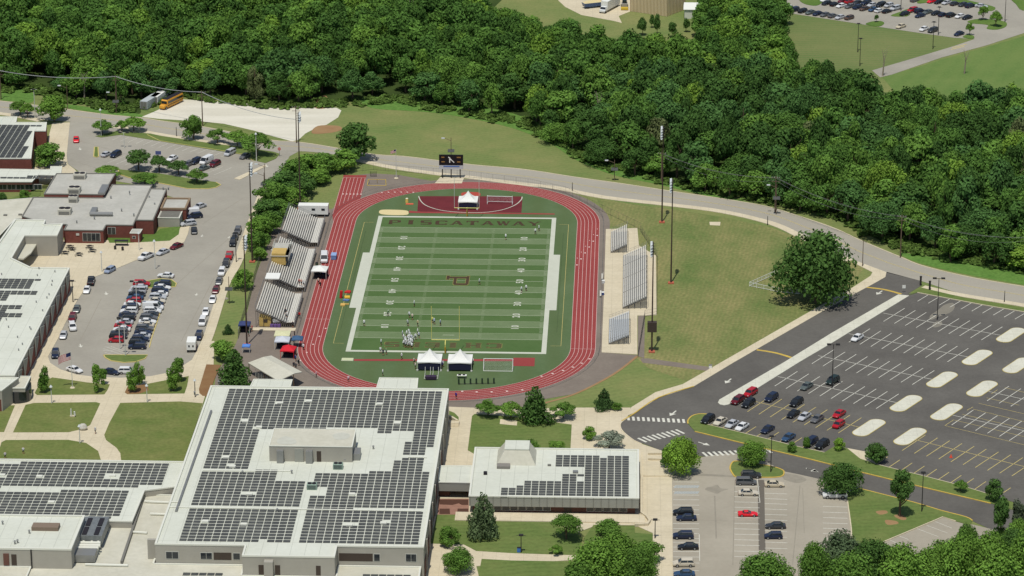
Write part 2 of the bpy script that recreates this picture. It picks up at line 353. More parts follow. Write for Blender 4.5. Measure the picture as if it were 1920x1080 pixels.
# ---- left lots
LOT=[(505,281),(560,284),(543,293),(526,325),(503,340),(488,357),(477,383),(450,455),(435,495),(413,534),(384,622),(371,654),(360,675),(327,697),(282,706),(226,709),(177,707),(143,703),(113,693),(94,681),(90,669),(109,635),(120,611),(143,567),(162,538),(179,519),(218,504),(258,487),(314,468),(344,455),(352,440),(356,424),(345,400),(330,372),(250,345),(160,330),(128,308),(124,293),(127,259),(131,229),(140,226),(212,234),(300,248)]
sheet('school_parking_lot',LOT,.018,M_asph)
bm=B()
ISL=[[(179,256),(216,247),(282,251),(300,255),(394,269),(460,277),(512,285),(525,289),(517,298),(498,306),(475,301),(466,298),(472,293),(416,284),(300,265),(226,253),(190,258)],
 [(222,318),(300,326),(360,336),(405,342),(414,347),(405,352),(390,354.5),(351,354),(300,344),(240,333),(222,327)],
 [(177,276),(184,276),(185,294),(181,295.5),(175.5,294)],
 [(194,666),(277,666),(272,673),(255,679),(232,680.5),(208,677),(197,671)],[(272,528),(300,523),(322,525),(331,532),(329,538),(300,541),(272,540)]]
for P in ISL: prism(bm,gp(P),0,.14)
tri(bm); struct('lot_island',bm,M_lawn)
bm=B()
for P,a,b in ((ISL[1],3,11),(ISL[2],0,5),(ISL[3],0,7),(ISL[4],0,6)):
    L=gp(P+[P[0]]); strip(bm,L[a:b+1],-.18,.12,0,.17)
strip(bm,gp([(276,253),(300,264.6),(417,283),(473,293),(466,298),(475,301)]),-.15,.1,0,.16)
L=gp([(309,560),(296,600),(284,636),(280,652)]); strip(bm,L,-.12,.12,0,.15)
struct('yellow_kerb',bm,M_yelf)
bm=B(); prism(bm,gp([(439,335),(495.5,309.7),(500,311.5),(450,337.5)]),0,.13); struct('traffic_island',bm,M_walk)
bm=B(); L=crv(gp([(360,675),(371,654),(384.5,622),(413,534),(435,495),(450,455),(477,383),(488,357),(503,340),(526,325)]),False,4)
strip(bm,L,0,-2.6,-.02,.13); struct('sidewalk',bm,M_conc)
bm=B()
for i in range(15):
    t=i/13; a=(210.5+189*t,262.7+29.5*t); pseg(bm,a,(a[0]+17+3*t,a[1]-8),.13,.034)
for i in range(13):
    t=i/12; a=(216+200*t,300+22*t); pseg(bm,a,(a[0]+18,a[1]-7.5),.13,.034); pseg(bm,a,(a[0]-15,a[1]+6),.13,.034)
for i in range(20):
    y=-6-2.72*i
    for x in (-87.7,-82.0,-76.3): seg(bm,(x-.0,y),(x+(2.6 if x<-80 else -2.6),y),.12,.034) if x!=-82 else None
for s in ((194,654,232,666),(200,651,236,663),(208,650,240,661),(196,661,220,667)): pseg(bm,s[:2],s[2:],.12,.034)
struct('parking_lines',bm,M_white)
# ---- right-hand lot, loop road and lower lot
sheet('main_parking_lot',[(1663,510),(1724,526),(1727,536),(1702,551),(1720,548),(1842,572),(1925,586),(2120,622),(2120,1010),(1860,929),(1805,912),(1733.6,893.6),(1677.5,880),(1641,870.6),(1613,861),(1546,849),(1487,836),(1393,812.5),(1314,794),(1300,792),(1303,809.7),(1380,828.5),(1438,842.6),(1520,862),(1616,886.5),(1729.5,914),(1858,944.5),(1880,945),(2000,1000),(1940,1030),(1823,977),(1811,970),(1764,957.8),(1713,942.5),(1609,916),(1507,897),(1471,887),(1440,874),(1373,868),(1320,856),(1262,853),(1201,830),(1182.6,823),(1164,802),(1165.6,787),(1192,774),(1235,746),(1301,725),(1376,680),(1560,574),(1637,532.6)],.02,M_new)
sheet('lower_parking_lot',[(1260,893),(1290,870),(1318,857),(1345,852),(1377,850),(1440,868),(1470,884),(1500,890),(1610,915),(1588,925),(1589,939),(1596,990),(1602,1100),(1262,1100)],.026,M_asph2)
sheet('corner_parking_lot',[(1656,1017),(1768,970),(1792,978),(1830,985),(1930,1010),(1930,1120),(1760,1120),(1662,1023)],.026,M_asph2)
bm=B()
IS2=[[(1290,795),(1290,789),(1297,781),(1310,777),(1325,777),(1331,784),(1316,794),(1393,812.5),(1487,836),(1546,849),(1567,836),(1588,841),(1613,861),(1641,870.6),(1677.5,880),(1733.6,893.6),(1805,912),(1860,929),(1920,950),(1920,962),(1875,950),(1858,944.5),(1729.5,914),(1616,886.5),(1520,862),(1438,842.6),(1380,828.5),(1303,809.7)],
 [(1369,880),(1373,868),(1385,865.5),(1440,874),(1463,880),(1470,886),(1464,894.6),(1440,896),(1424,895.7),(1377,894)],
 [(1704,554),(1728,540),(1736,542),(1804,558),(1920,578),(2060,604),(2060,612),(1925,586),(1842,572),(1720,549)],
 [(1589,939),(1588,925),(1609,916),(1713,942.5),(1764,957.8),(1811,970),(1823,977),(1819,985),(1792,978),(1768,970),(1656,1017),(1662,1026),(1700,1060),(1700,1110),(1602,1110),(1596,990)]]
for P in IS2: prism(bm,gp(P),0,.14)
tri(bm); struct('lot_island',bm,M_lawn)
bm=B(); prism(bm,gp([(1588,841),(1629,849),(1642,870),(1613,861)]),0,.155); struct('concrete_pad',bm,M_walk)
bm=B()
for px in ([(1303,809.7),(1380,828.5),(1438,842.6),(1520,862),(1616.4,886.5),(1729.5,914),(1858,944.5)],[(1609,916),(1713,942.5),(1764,957.8),(1811,970),(1823,977)],[(1290,795),(1290,789),(1297,781),(1310,777),(1325,777)],
   [(1377,893.6),(1369,880),(1373,868),(1385,865.5),(1440,874),(1463,880),(1470,886),(1463,894.6),(1424,895.7),(1377,894)],
   [(1301,725),(1235,746),(1192,774),(1176,784),(1166,790)]):
    strip(bm,crv(gp(px),False,3),-.17,.17,0,.18)
struct('yellow_kerb',bm,M_kerby)
bm=B()
strip(bm,gp([(1316,794),(1393,812.5),(1487,836),(1546,849)]),-.1,.1,0,.17); strip(bm,gp([(1641,870.6),(1733.6,893.6),(1805,912),(1860,929)]),-.1,.1,0,.17)
strip(bm,gp([(1720,549),(1842,572),(1925,586),(2060,612)]),-.12,.12,0,.17); strip(bm,gp([(1589,939),(1596,990),(1602,1110)]),-.12,.12,0,.17)
strip(bm,gp([(1656,1017),(1768,970),(1792,978)]),-.12,.12,0,.2); strip(bm,crv(gp([(1176,784),(1163,795),(1166,808),(1186,825),(1203,833)]),False,4),-.1,.2,0,.17)
struct('lot_kerb',bm,M_walk)
bm=B(); prism(bm,gp([(1684,553),(1704.7,555),(1560,643.5),(1498,680),(1419.4,729),(1366,759),(1358,760.5),(1350,759),(1346,755.5),(1349,750),(1470,680),(1560,624.7)]),0,.15); tri(bm); struct('lot_walkway',bm,M_strip)
# pill islands
PL=[((1602,812),(1651,790)),((1672,766),(1720,745)),((1740,722),(1787,700)),((1806,681),(1853,658)),((1870,638),(1916,617)),((1679,829),(1728,806)),((1748,782),(1796,761)),((1815,739),(1862,717)),((1882,695),(1929,674)),((1947,652),(1993,632))]
bm=B(); bm2=B()
for a,b in PL:
    c=(G(*a)+G(*b))/2; c=c.to_2d()+Vector((.3,-.5)); dr=(G(1654,603)-G(1696,578)).to_2d(); dr=G(1695.7,579).to_2d()-G(1656.2,603).to_2d(); dr.normalize(); n=Vector((-dr.y,dr.x))
    for BM,r,l,z in ((bm,1.95,4.1,.15),(bm2,2.12,4.1,.13)):
        P=[c+dr*l+(dr*math.cos(t)+n*math.sin(t))*r for t in [R(q) for q in range(-90,91,18)]]+[c-dr*l-(dr*math.cos(t)+n*math.sin(t))*r for t in [R(q) for q in range(-90,91,18)]]
        prism(BM,P,0,z)
tri(bm); tri(bm2); struct('pill_island',bm,M_strip); struct('pill_island_kerb',bm2,M_yelf)
# stall lines in the right lot
bmw=B(); bmy=B(); Z=.034
def rowlines(BM,last,dx,dy,n,ex,wd=.18):
    for i in range(n):
        a=(last[0]-dx*i,last[1]-dy*i); pseg(BM,a,(a[0]+ex[0],a[1]+ex[1]),wd,Z)
z4=lambda x,y:(1560+x/5.3194,480+y/5.3194); z6=lambda x,y:(1480+x/4.3545,680+y/4.3545)
rowlines(bmw,z4(1825,630),20.3,3.72,10,(19.2,-11.4)); rowlines(bmw,z4(2037,668),20.3,3.72,2,(19.2,-11.4))
rowlines(bmw,z4(1490,838),20.4,3.85,10,(39.5,-24.6)); pseg(bmw,z4(510,570),z4(1700,795),.18,Z)
rowlines(bmw,z4(1150,1057),20.5,4.1,10,(39.5,-25.4)); pseg(bmw,z4(165,775),z4(1370,1010),.18,Z)
rowlines(bmw,z6(1003,180),20.9,4.35,10,(41.4,-26.4)); pseg(bmw,(1534,667),z6(1180,140),.18,Z)
rowlines(bmw,z6(708,376),21.1,4.7,10,(42.4,-27.5)); pseg(bmw,(1458,706),z6(890,330),.18,Z)
rowlines(bmy,z6(400,575),21.3,5.0,9,(43.2,-28.6)); pseg(bmy,(1404,750),z6(580,530),.18,Z)
for i in range(11): a=(1332+21.5*i,798+5.2*i); pseg(bmy,a,(a[0]+21,a[1]-13.5),.18,Z)
rowlines(bmy,(1920,898),22.85,5.3,11,(43.6,-29.2)); pseg(bmy,z6(1025,630),(1990,892),.18,Z)
for i in range(11):
    a=(1643+23.1*i,871+5.8*i); pseg(bmy,a,(a[0]+21,a[1]-14.3),.18,Z)
for s in ((1325,510,1503,387),(1425,530,1603,410),(1520,555,1700,432),(1618,577,1797,455),(1715,603,1897,478),(1795,637,2000,500),(1320,427,2050,585),(1615,312,1793,193),(1713,332,1890,213),(1808,357,1990,235),(1610,232,2050,330)):
    pseg(bmw,z6(*s[:2]),z6(*s[2:]),.18,Z)
for s in ((1270,515,2050,704),(1270,515,1340,468),(1340,468,2050,636),(1450,390,1500,362),(1500,380,2050,515),(1410,422,2050,570),(1545,332,2050,450),(1610,288,1875,348),(1760,205,2050,275),(1650,255,1700,222)):
    pseg(bmy,z6(*s[:2]),z6(*s[2:]),.13,Z+.004)
# lower lots
k=4.908
for y in (215,258,305,335,378,428,470,515,598,645,690,735,770,815,855,905,960,1030): pseg(bmw,(1262,860+y/k),(1311,860+(y+2)/k),.19,.04)
for y in (258,308,355,403,452,500,545,600,650,700,750,800,855,905): pseg(bmw,(1377,860+(y-4)/k),(1424,860+(y+2)/k),.19,.04)
for y in (320,370,415,465,515,565,616,665,720,770,825): pseg(bmw,(1434,860+(y-1)/k),(1476,860+(y+6)/k),.19,.04)
for y in (442,495,545,595,643,690,740,790): pseg(bmw,(1543,860+(y-2)/k),(1589,860+(y+5)/k),.19,.04)
for s in ((1050,580,1200,640),(970,615,1160,685),(880,645,1080,720),(700,705,800,745),(610,740,720,790),(1260,700,1420,770)): pseg(bmw,(1540+s[0]/k,860+s[1]/k),(1540+s[2]/k,860+s[3]/k),.13,.04)
pseg(bmw,(1420,897),(1425,943),.13,.04); pseg(bmw,(1311,1002),(1312,1052),.13,.04)
bmb=B()
for r in range(2):
    for i in range(17): a=(1264+2.7*i,915+11*r); pseg(bmb,a,(a[0]+3.4,a[1]-4.6),.12,.04)
struct('accessible_bay_hatching',bmb,mat('blue_line_paint',S(170,190,200),.8))
bm=B(); pseg(bm,(1426.5,900),(1429,1032),1.5,.034); struct('drainage_strip',bm,mat('dark_paving',S(104,98,88),.95))
struct('parking_lines_white',bmw,M_white); struct('parking_lines_yellow',bmy,M_yelf)
# yellow bars across the drive
bm=B()
for a,b,c in ((z4(340,312),z4(520,335),z4(690,380)),((1419,656),(1455,662),(1488,672))):
    strip(bm,crv(gp([a,b,c]),False,4),-.45,.45,.034)
struct('speed_bar',bm,M_kerby)
# zebra crossings
bm=B(); q=lambda x,y:(1160+x/5.3194,680+y/5.3194)
def zebra(c0,c1,n,sk=(0,0)):
    for i in range(n):
        t=i/(n-1); c=G(c0[0]+(c1[0]-c0[0])*t,c0[1]+(c1[1]-c0[1])*t).to_2d()
        a=c+Vector((-.1+sk[0],1.25+sk[1])); b=c-Vector((-.1+sk[0],1.25+sk[1])); seg(bm,b,a,.62,.034)
zebra(q(97,557),q(648,583),12); zebra(q(235,773),q(612,688),9,(-.9,0)); zebra(q(862,915),q(1500,880),13,(-.45,0))
struct('zebra_crossing',bm,M_white)
bm=B()
def arrow(u,v,dx,dy,s=1.0):
    c=G(u,v).to_2d(); d=(G(u+dx,v+dy).to_2d()-c).normalized(); n=Vector((-d.y,d.x))
    seg(bm,c-d*1.5*s,c+d*.3*s,.35*s,.034); poly(bm,[c+d*.3*s-n*.8*s,c+d*1.9*s,c+d*.3*s+n*.8*s],.0385)
arrow(*q(545,503),-10,8,1.1); arrow(*q(1095,182),-10,8,1.1); arrow(*z4(475,365),-10,7,1.1); arrow(*q(845,808),10,3); arrow(*z6(185,878),10,3); arrow(1521,881,10,3)
for x,y in ((100,330),(800,465),(370,345),(45,915)): arrow(360+x/5.32,380+y/5.32,-4,10,.6)
for u,v in ((150,279),(199,550),(151,648),(500,311),(512,349)): arrow(u,v,3,10,.8)
struct('road_arrow',bm,M_white)
bm=B()
for s in ((1783,93,1808,87),(1785,89.5,1812,83)): pseg(bm,s[:2],s[2:],.5,.034)
struct('road_marking',bm,M_yelf)
# ---- campus paving and lawns
def pave(name,pts,m=M_conc,h=.11): 
    bm=B(); prism(bm,gp(pts),-.02,h); tri(bm); return struct(name,bm,m)
pave('plaza',[(-60,500),(60,470),(110,450),(335,452),(346,449),(344,455),(314,468),(258,487),(218,504),(179,519),(162,538),(143,567),(120,611),(109,635),(90,669),(94,681),(113,693),(143,703),(177,707),(226,709),(282,706),(327,697),(360,675),(384,640),(402,640),(400,700),(384,745),(378,765),(340,880),(-60,880)])
pave('sidewalk',[(345,455),(352,440),(356,424),(340,425),(330,440),(318,452)],M_conc,.104)
pave('entrance_walk',[(98,231),(131,230),(128,262),(125,293),(127,308),(140,318),(150,330),(60,352),(55,318),(105,300),(90,262)])
bm=B()
for P in ([(98,708.5),(130,713),(163.5,718),(206,721.6),(201,733),(195.5,740.4),(69.5,741.5),(65,737.6),(73,722.6)],[(239,726),(276,720.7),(310,714),(354,706),(351,724),(346,738.6),(238.7,740),(234,736.7)],
   [(48,760),(64,756.4),(180.5,755),(188,757.3),(169,797.7),(156,805),(128,811.3),(24.4,811.6)],[(-40,761),(28,761),(7.5,811),(-40,811)],
   [(0,839),(3,830),(11,826),(128,825.6),(161.6,831.6),(184,846.6),(190,866),(-40,866),(-40,839)],[(225.6,756.4),(338,753.6),(380,757),(346,866),(227.5,866),(225.6,850.4),(218,840),(199,826),(195.5,816.5),(205,794)]):
    prism(bm,gp(P),0,.15)
tri(bm); struct('plaza_lawn',bm,M_lawn2)
pave('mulch_bed',[(387,684),(414,685),(402,712),(391,744),(380,743),(374,738),(373,730)],M_mulch,.14)
pave('mulch_bed',[(234,736.7),(239,726),(276,721),(279,733),(262,739),(238.7,740)],M_mulch,.155)
pave('lawn',[(290,440),(300,430),(338,424),(335,440),(318,452),(240,456),(205,456),(196,432),(250,428)],M_green,.14)
pave('lawn',[(0,376),(20,372),(76,355),(76,366),(60,375),(0,392)],M_lawn,.12)
pave('plaza',[(835,763),(960,768),(1067,765),(1183,765),(1176,784),(1163,795),(1166,808),(1186,825),(1203,833),(1260,852),(1293,858),(1290,870),(1260,893),(1262,1110),(1224,1110),(1224,1000),(1190,985),(1120,985),(1080,1000),(1085,1050),(893,1062),(905,1110),(780,1110),(815,968),(822,900)])
bm=B()
for P in ([(885,781),(890,777),(960,782),(1072,797),(1069,852),(889,852),(877,845)],[(842,771),(852,775),(860,783),(860,795),(855,790),(842,785)],
   [(932,971),(1031,973),(1080,1000),(1092,1010),(1082,1042),(960,1038),(893,1034),(870,1022),(807,1020),(819,966),(879,966),(900,973)],[(903,1049),(960,1052),(1082,1054),(1100,1110),(892,1110)],[(1113,985),(1190,987),(1190,1000),(1224,1003),(1215,1110),(1100,1110),(1095,1010)]):
    prism(bm,gp(P),0,.15)
tri(bm); struct('lawn',bm,M_lawn)
pave('brick_patio',[(822,936),(879,936),(879,966),(821,966)],mat('patio_brick',S(140,104,88),.9,S(160,122,104),.6,.5,4),.16)
bm=B(); 
for P in ([(824,938),(878,938),(878,948),(866,948),(860,945),(848,948),(824,947)],[(824,955),(843,955),(844,965),(824,965)],[(857,965),(858,955),(878,955),(878,965)]): prism(bm,gp(P),.1,.19)
tri(bm); struct('planting_bed',bm,mat('planting_soil',S(84,58,46),1))
pave('lawn_slab',[(938,787),(970,790),(969,799),(937,796)],M_walk,.17)
# side of the stadium, right
pave('stand_platform',[(1136,430),(1195,428),(1198,461),(1230,480),(1231,591),(1209,592),(1195,592),(1195,665),(1128,661),(1132,559)],M_conc,.1)
pave('stand_platform',[(1209,592),(1196,593),(1196,668),(1208,672)],M_apron,.06)
sheet('footpath',[(1200,672),(1215,672),(1330,688),(1336,694),(1322,695),(1205,680)],.01,M_apron)
bm=B(); strip(bm,crv(gp([(1195,668),(1150,702),(1080,738),(1020,756)]),False,4),-.35,.35,-.02,.03); struct('drain_channel',bm,M_dirt)
# home side apron
pave('stadium_apron',[(560,392),(625,392),(648,330),(700,325),(748,328),(840,345),(800,352),(700,378),(640,420),(560,660),(590,700),(650,745),(560,760),(400,745),(405,700),(440,650),(460,600),(478,520),(520,410)],M_apron,.0)
# ================================================================== TRACK AND FIELD
YC=51.4; RI=31.75; RO=38.2
def stad(r,n=40):
    return [Vector((r*math.cos(R(180*i/n)),YC+r*math.sin(R(180*i/n)))) for i in range(n+1)]+[Vector((-r*math.cos(R(180*i/n)),-YC-r*math.sin(R(180*i/n)))) for i in range(n+1)]
def ring(bm,r0,r1,z,mi=0):
    a=stad(r0); b=stad(r1); n=len(a)
    for i in range(n): poly(bm,[a[i],a[(i+1)%n],b[(i+1)%n],b[i]],z,mi)
bm=B(); ring(bm,RO-.1,RO+2.9,.012)
poly(bm,gp([(1128,661),(1196,666),(1150,702),(1080,738),(1000,752),(1000,742)]),.008); poly(bm,gp([(840,738),(1000,742),(1000,752),(980,764),(840,766)]),.008); tri(bm)
struct('track_apron',bm,M_apron)
bm=B(); poly(bm,stad(RI+.2,60),.02); tri(bm); struct('turf_infield',bm,M_turf)
bm=B(); ring(bm,RI,RO,.035)
poly(bm,[(-38.2,50),(-39.1,57),(-39.1,95.2),(-32.2,95.2),(-32.2,52)],.030); struct('running_track',bm,M_tk)
bm=B()
lw=(RO-RI-.1)/6
for i in range(7): ring(bm,RI+.05+lw*i-.04,RI+.05+lw*i+.04,.05)
for i in range(7):
    x=-39.0+i*1.1; y0=57+(6-i)*0+ (0 if i==0 else 6+2.2*i); seg(bm,(x,min(y0,80)),(x,92.6),.08,.052)
seg(bm,(-39.0,92.6),(-32.3,92.6),.1,.052)
for xx,y0,y1 in ((-38.2,-30.0,0),): seg(bm,(-38.2,-32.0),(-31.8,-32.0),.08,.052)
seg(bm,(31.8,-52.0),(38.2,-52.0),.08,.052)
for i in range(6):
    x=-38.2+lw*(i+.5); box(bm,x-.22,x+.22,76.0,76.8,.05,.054)
    # staggered exchange-zone marks
    rr=RI+lw*(i+.5)
    for y in (-32+ i*-6.0,): box(bm,-rr-.2,-rr+.2,y-7.4,y-6.8,.05,.054)
    box(bm,rr-.2,rr+.2,40-1*(5-i)*5.2,40.7-(5-i)*5.2,.05,.054)
    box(bm,rr-.12,rr+.12,46-(5-i)*5.2,46.4-(5-i)*5.2,.05,.054)
    for a0,da in ((-12,-5.5),(-50,-6)):
        a=R(a0+da*(5-i)); c=Vector((rr*math.cos(a),-YC+rr*math.sin(a))); n=Vector((math.cos(a),math.sin(a))); seg(bm,c-n*.3,c+n*.3,.5,.053)
    a=R(122+2.5*i); c=Vector((rr*math.cos(a),YC+rr*math.sin(a))); n=Vector((math.cos(a),math.sin(a))); seg(bm,c-n*.3,c+n*.3,.4,.053)
struct('lane_lines',bm,M_whitet)
W=24.385; L_=54.864; YD=.9144
bmd=B(); bml=B()
for k_ in range(20):
    y0=-45.72+k_*4.572; a=abs((k_+.5)-10); i5=int(10-a)  # distance from the goal line in bands
    light=(i5%2==0); poly(bml if light else bmd,[(-W,y0),(W,y0),(W,y0+4.572),(-W,y0+4.572)],.036)
for s in (-1,1): poly(bmd,[(-W,s*45.72),(W,s*45.72),(W,s*L_),(-W,s*L_)],.036)
struct('turf_band_dark',bmd,M_turfd); struct('turf_band_light',bml,M_turfl)
bm=B()
for s in (-1,1):
    x0,x1=sorted((s*W,s*(W+1.25))); poly(bm,[(x0,-L_-1.2),(x1,-L_-1.2),(x1,L_+1.2),(x0,L_+1.2)],.04)
    x0,x1=sorted((s*(W+1.25),s*(W+3.1))); poly(bm,[(x0,-22.9),(x1,-22.9),(x1,22.9),(x0,22.9)],.04)
    y0,y1=sorted((s*L_,s*(L_+1.2))); poly(bm,[(-W,y0),(W,y0),(W,y1),(-W,y1)],.04)
struct('field_border',bm,M_side)
bm=B(); bmf=B()
for i in range(21):
    y=-45.72+i*4.572; seg(bmf if i%2 else bm,(-W+.1,y),(W-.1,y),.13 if i%2==0 else .11,.048)
for i in range(101):
    y=-45.72+i*.9144
    if i%5:
        for s in (-1,1): seg(bm,(s*(W-.2),y),(s*(W-1.0),y),.11,.048)
        for x in (-8.13,8.13): seg(bmf,(x-.4,y),(x+.4,y),.12,.048)
seg(bm,(-1.5,-45.72+2.74),(1.5,-45.72+2.74),.2,.05)
struct('yard_lines',bm,mat('yard_line_paint',S(190,196,168),.9)); struct('hash_marks',bmf,M_fade)
bm=B()   # soccer / lacrosse lines in pale yellow outside the gridiron
for s in (-1,1):
    seg(bm,(s*(W+4.9),-50),(s*(W+4.9),50),.1,.03)
    for y in (-50,50): seg(bm,(s*(W+4.9),y),(s*(W+2.2),y),.1,.031)
struct('soccer_lines',bm,M_yelf)
bm=B()
for s,x in ((-1,W+3.9),(1,W+3.6)): seg(bm,(s*x,-40),(s*x,42),.06,.03)
struct('turf_seam',bm,mat('turf_seam_dark',S(48,66,40),.9))
def text(name,body,size,loc,rz,m,sx=1.0,off=0.0,kind='structure',parent=None,rx=0,z=None,al='CENTER'):
    cu=bpy.data.curves.new('t','FONT'); cu.body=body; cu.size=size; cu.offset=off; cu.align_x=al; cu.align_y='CENTER'; cu.resolution_u=3; cu.fill_mode='FRONT' if hasattr(cu,'fill_mode') else cu.fill_mode
    t=bpy.data.objects.new('t',cu); col.objects.link(t); dg=bpy.context.evaluated_depsgraph_get(); me=bpy.data.meshes.new_from_object(t.evaluated_get(dg)); bpy.data.objects.remove(t); bpy.data.curves.remove(cu)
    me.materials.clear(); me.materials.append(m); o=link(name,me,parent,loc); o.rotation_euler=(rx,0,rz); o.scale=(sx,1,1)
    if kind: o['kind']=kind
    return o
# end zone lettering: serif-like slab capitals built from bars
GL={'P':[(0,0,.26,1),(.26,.86,.72,1),(.26,.4,.72,.54),(.66,.46,.92,.94)],'I':[(.32,0,.68,1)],'S':[(.1,.84,.9,1),(.05,.5,.32,.92),(.1,.42,.9,.58),(.68,.08,.95,.5),(.1,0,.9,.16)],
 'C':[(.12,.84,.92,1),(.02,.08,.32,.92),(.12,0,.92,.16),(.78,.7,.95,.9),(.78,.1,.95,.3)],'A':None,'T':[(.02,.84,.98,1),(.36,0,.64,1),(.02,.66,.14,.86),(.86,.66,.98,.86)],'W':None,'Y':None,
 'H':[(.06,0,.34,1),(.66,0,.94,1),(.34,.42,.66,.58)],'E':[(.08,0,.36,1),(.36,.84,.95,1),(.36,.42,.8,.58),(.36,0,.95,.16),(.82,.7,.95,.84),(.82,.16,.95,.3)],'F':[(.08,0,.36,1),(.36,.84,.95,1),(.36,.42,.8,.58),(.82,.7,.95,.84)]}
def stroke(bm,a,b,wd,z):
    poly(bm,[(a[0]-wd/2,a[1]),(a[0]+wd/2,a[1]),(b[0]+wd/2,b[1]),(b[0]-wd/2,b[1])],z)
def word(name,s,x0,x1,y0,y1,flip=False):
    bm=B(); n=len(s); cw=(x1-x0)/n; lwid=cw*.82
    for i,ch in enumerate(s):
        ox=x0+cw*i+(cw-lwid)/2; X=lambda q:ox+lwid*q; Y=lambda q:y0+(y1-y0)*q
        zz=.052+.0005*i
        if ch=='A':
            stroke(bm,(X(.12),Y(0)),(X(.46),Y(1)),lwid*.14,zz); stroke(bm,(X(.85),Y(0)),(X(.52),Y(1)),lwid*.26,zz+.004); poly(bm,[(X(.25),Y(.28)),(X(.75),Y(.28)),(X(.7),Y(.42)),(X(.3),Y(.42))],zz+.008)
            for q in (.12,.85): poly(bm,[(X(q-.16),Y(0)),(X(q+.17),Y(0)),(X(q+.17),Y(.08)),(X(q-.16),Y(.08))],zz+.012)
        elif ch=='W':
            for j,(a,b,w_) in enumerate(((.08,.3,.22),(.5,.32,.1),(.5,.72,.22),(.94,.74,.1))): stroke(bm,(X(a),Y(1)),(X(b),Y(0)),lwid*w_,zz+.003*j)
            for q in (.08,.5,.93): poly(bm,[(X(q-.12),Y(.93)),(X(q+.12),Y(.93)),(X(q+.12),Y(1)),(X(q-.12),Y(1))],zz+.016)
        elif ch=='Y':
            stroke(bm,(X(.12),Y(1)),(X(.5),Y(.45)),lwid*.26,zz); stroke(bm,(X(.9),Y(1)),(X(.52),Y(.45)),lwid*.14,zz+.004); poly(bm,[(X(.38),Y(0)),(X(.64),Y(0)),(X(.64),Y(.5)),(X(.38),Y(.5))],zz+.008)
            for q,v_ in ((.12,.93),(.9,.93),(.51,0)): poly(bm,[(X(q-.16),Y(v_)),(X(q+.16),Y(v_)),(X(q+.16),Y(v_+.07)),(X(q-.16),Y(v_+.07))],zz+.012)
        else:
            for j,(a,b,c,d) in enumerate(GL[ch]): poly(bm,[(X(a),Y(b)),(X(c),Y(b)),(X(c),Y(d)),(X(a),Y(d))],zz+.003*j)
            if ch in 'PIHFT':
                for q in {'P':(.13,),'I':(.5,),'H':(.2,.8),'F':(.22,),'T':(.5,)}[ch]:
                    for v_ in ((0,.93) if ch in 'IH' else (0,)): poly(bm,[(X(q-.2),Y(v_)),(X(q+.22),Y(v_)),(X(q+.22),Y(v_+.07)),(X(q-.2),Y(v_+.07))],zz+.014)
    if flip:
        cx=x0+x1; cy=y0+y1
        for v in bm.verts: v.co.x=cx-v.co.x; v.co.y=cy-v.co.y
    return bm
struct('end_zone_lettering',word('a','PISCATAWAY',-22.6,21.6,48.5,52.2),M_letter)
bmg=word('a','CHIEFS',-16.7,14.6,-52.3,-48.7,True)
for v in bmg.verts: v.co.z-=.006; v.co.x=(v.co.x+1.05)*1.012-1.05; v.co.y=(v.co.y+50.6)*1.08-50.6
struct('end_zone_lettering_outline',bmg,M_letterg); struct('end_zone_lettering',word('a','CHIEFS',-16.7,14.6,-52.3,-48.7,True),mat('worn_lettering',S(72,66,42),.9,S(96,88,54),.8,.6,5))
# centre logo: a large block P turned on its side (its stem runs across the field)
def Plogo(g,z):
    bm=B(); bars=[(-5.3,1.5,5.0,2.9),(-5.3,.4,-4.0,3.8),(-1.9,-3.6,-.6,2.0),(3.7,-3.4,5.0,3.4),(-1.4,-4.2,4.6,-2.8),(4.6,2.6,5.0,3.8)]
    for j,(a,b,c,d) in enumerate(bars): poly(bm,[(a-g,b-g),(c+g,b-g),(c+g,d+g),(a-g,d+g)],z+.0015*j)
    c=G(858.5,526)
    for v in bm.verts: v.co.x=v.co.x*.6+c.x; v.co.y=(v.co.y+.2)*.95+c.y
    return bm
struct('centre_logo_outline',Plogo(.28,.050),M_letterg); struct('centre_logo',Plogo(0,.066),M_letter)
for s in (-1,1):
    for i,nm in enumerate(('10','20','30','40','50','40','30','20','10')):
        y=36.576-9.144*i
        text('yard_number',nm[0],2.75,(s*17.1,y+(.9 if s<0 else -.9),.056),R(-90)*(1 if s<0 else -1),M_side,1.0,.06)
        text('yard_number',nm[1],2.75,(s*17.1,y-(.9 if s<0 else -.9),.056),R(-90)*(1 if s<0 else -1),M_side,1.0,.06)
# throwing and jumping areas
sheet('shot_put_area',[(784.5,368),(857,368),(980,368.5),(977.6,399),(782.5,397.5)],.04,M_dzone)
bm=B(); strip(bm,crv(gp([(785,368),(789,377),(800,386),(825,394),(860,398),(905,398.5),(940,394),(965,385),(977,375),(979,369)]),False,5),-.15,.15,.05); struct('arc_line',bm,M_side)
sheet('high_jump_mat_base',[(868,361),(897,361),(898,368),(868,368)],.042,mat('orange_surface',S(170,70,56),.9),smooth=True)
bm=B(); poly(bm,gp([(767,395),(790,397),(1040,400.5),(1040,402.5),(767,399.5)]),.045); poly(bm,gp([(663.6,673.5),(963,673.5),(963,677.5),(663.6,677)]),.045); poly(bm,gp([(962.6,671),(1003,671),(1002,687),(961.5,686.5)]),.046); struct('jump_runway',bm,M_tk)
sheet('sand_pit',[(714,394),(740,393.5),(762,395),(766,399),(762,403),(735,403.5),(713,401)],.05,M_sand,smooth=True)

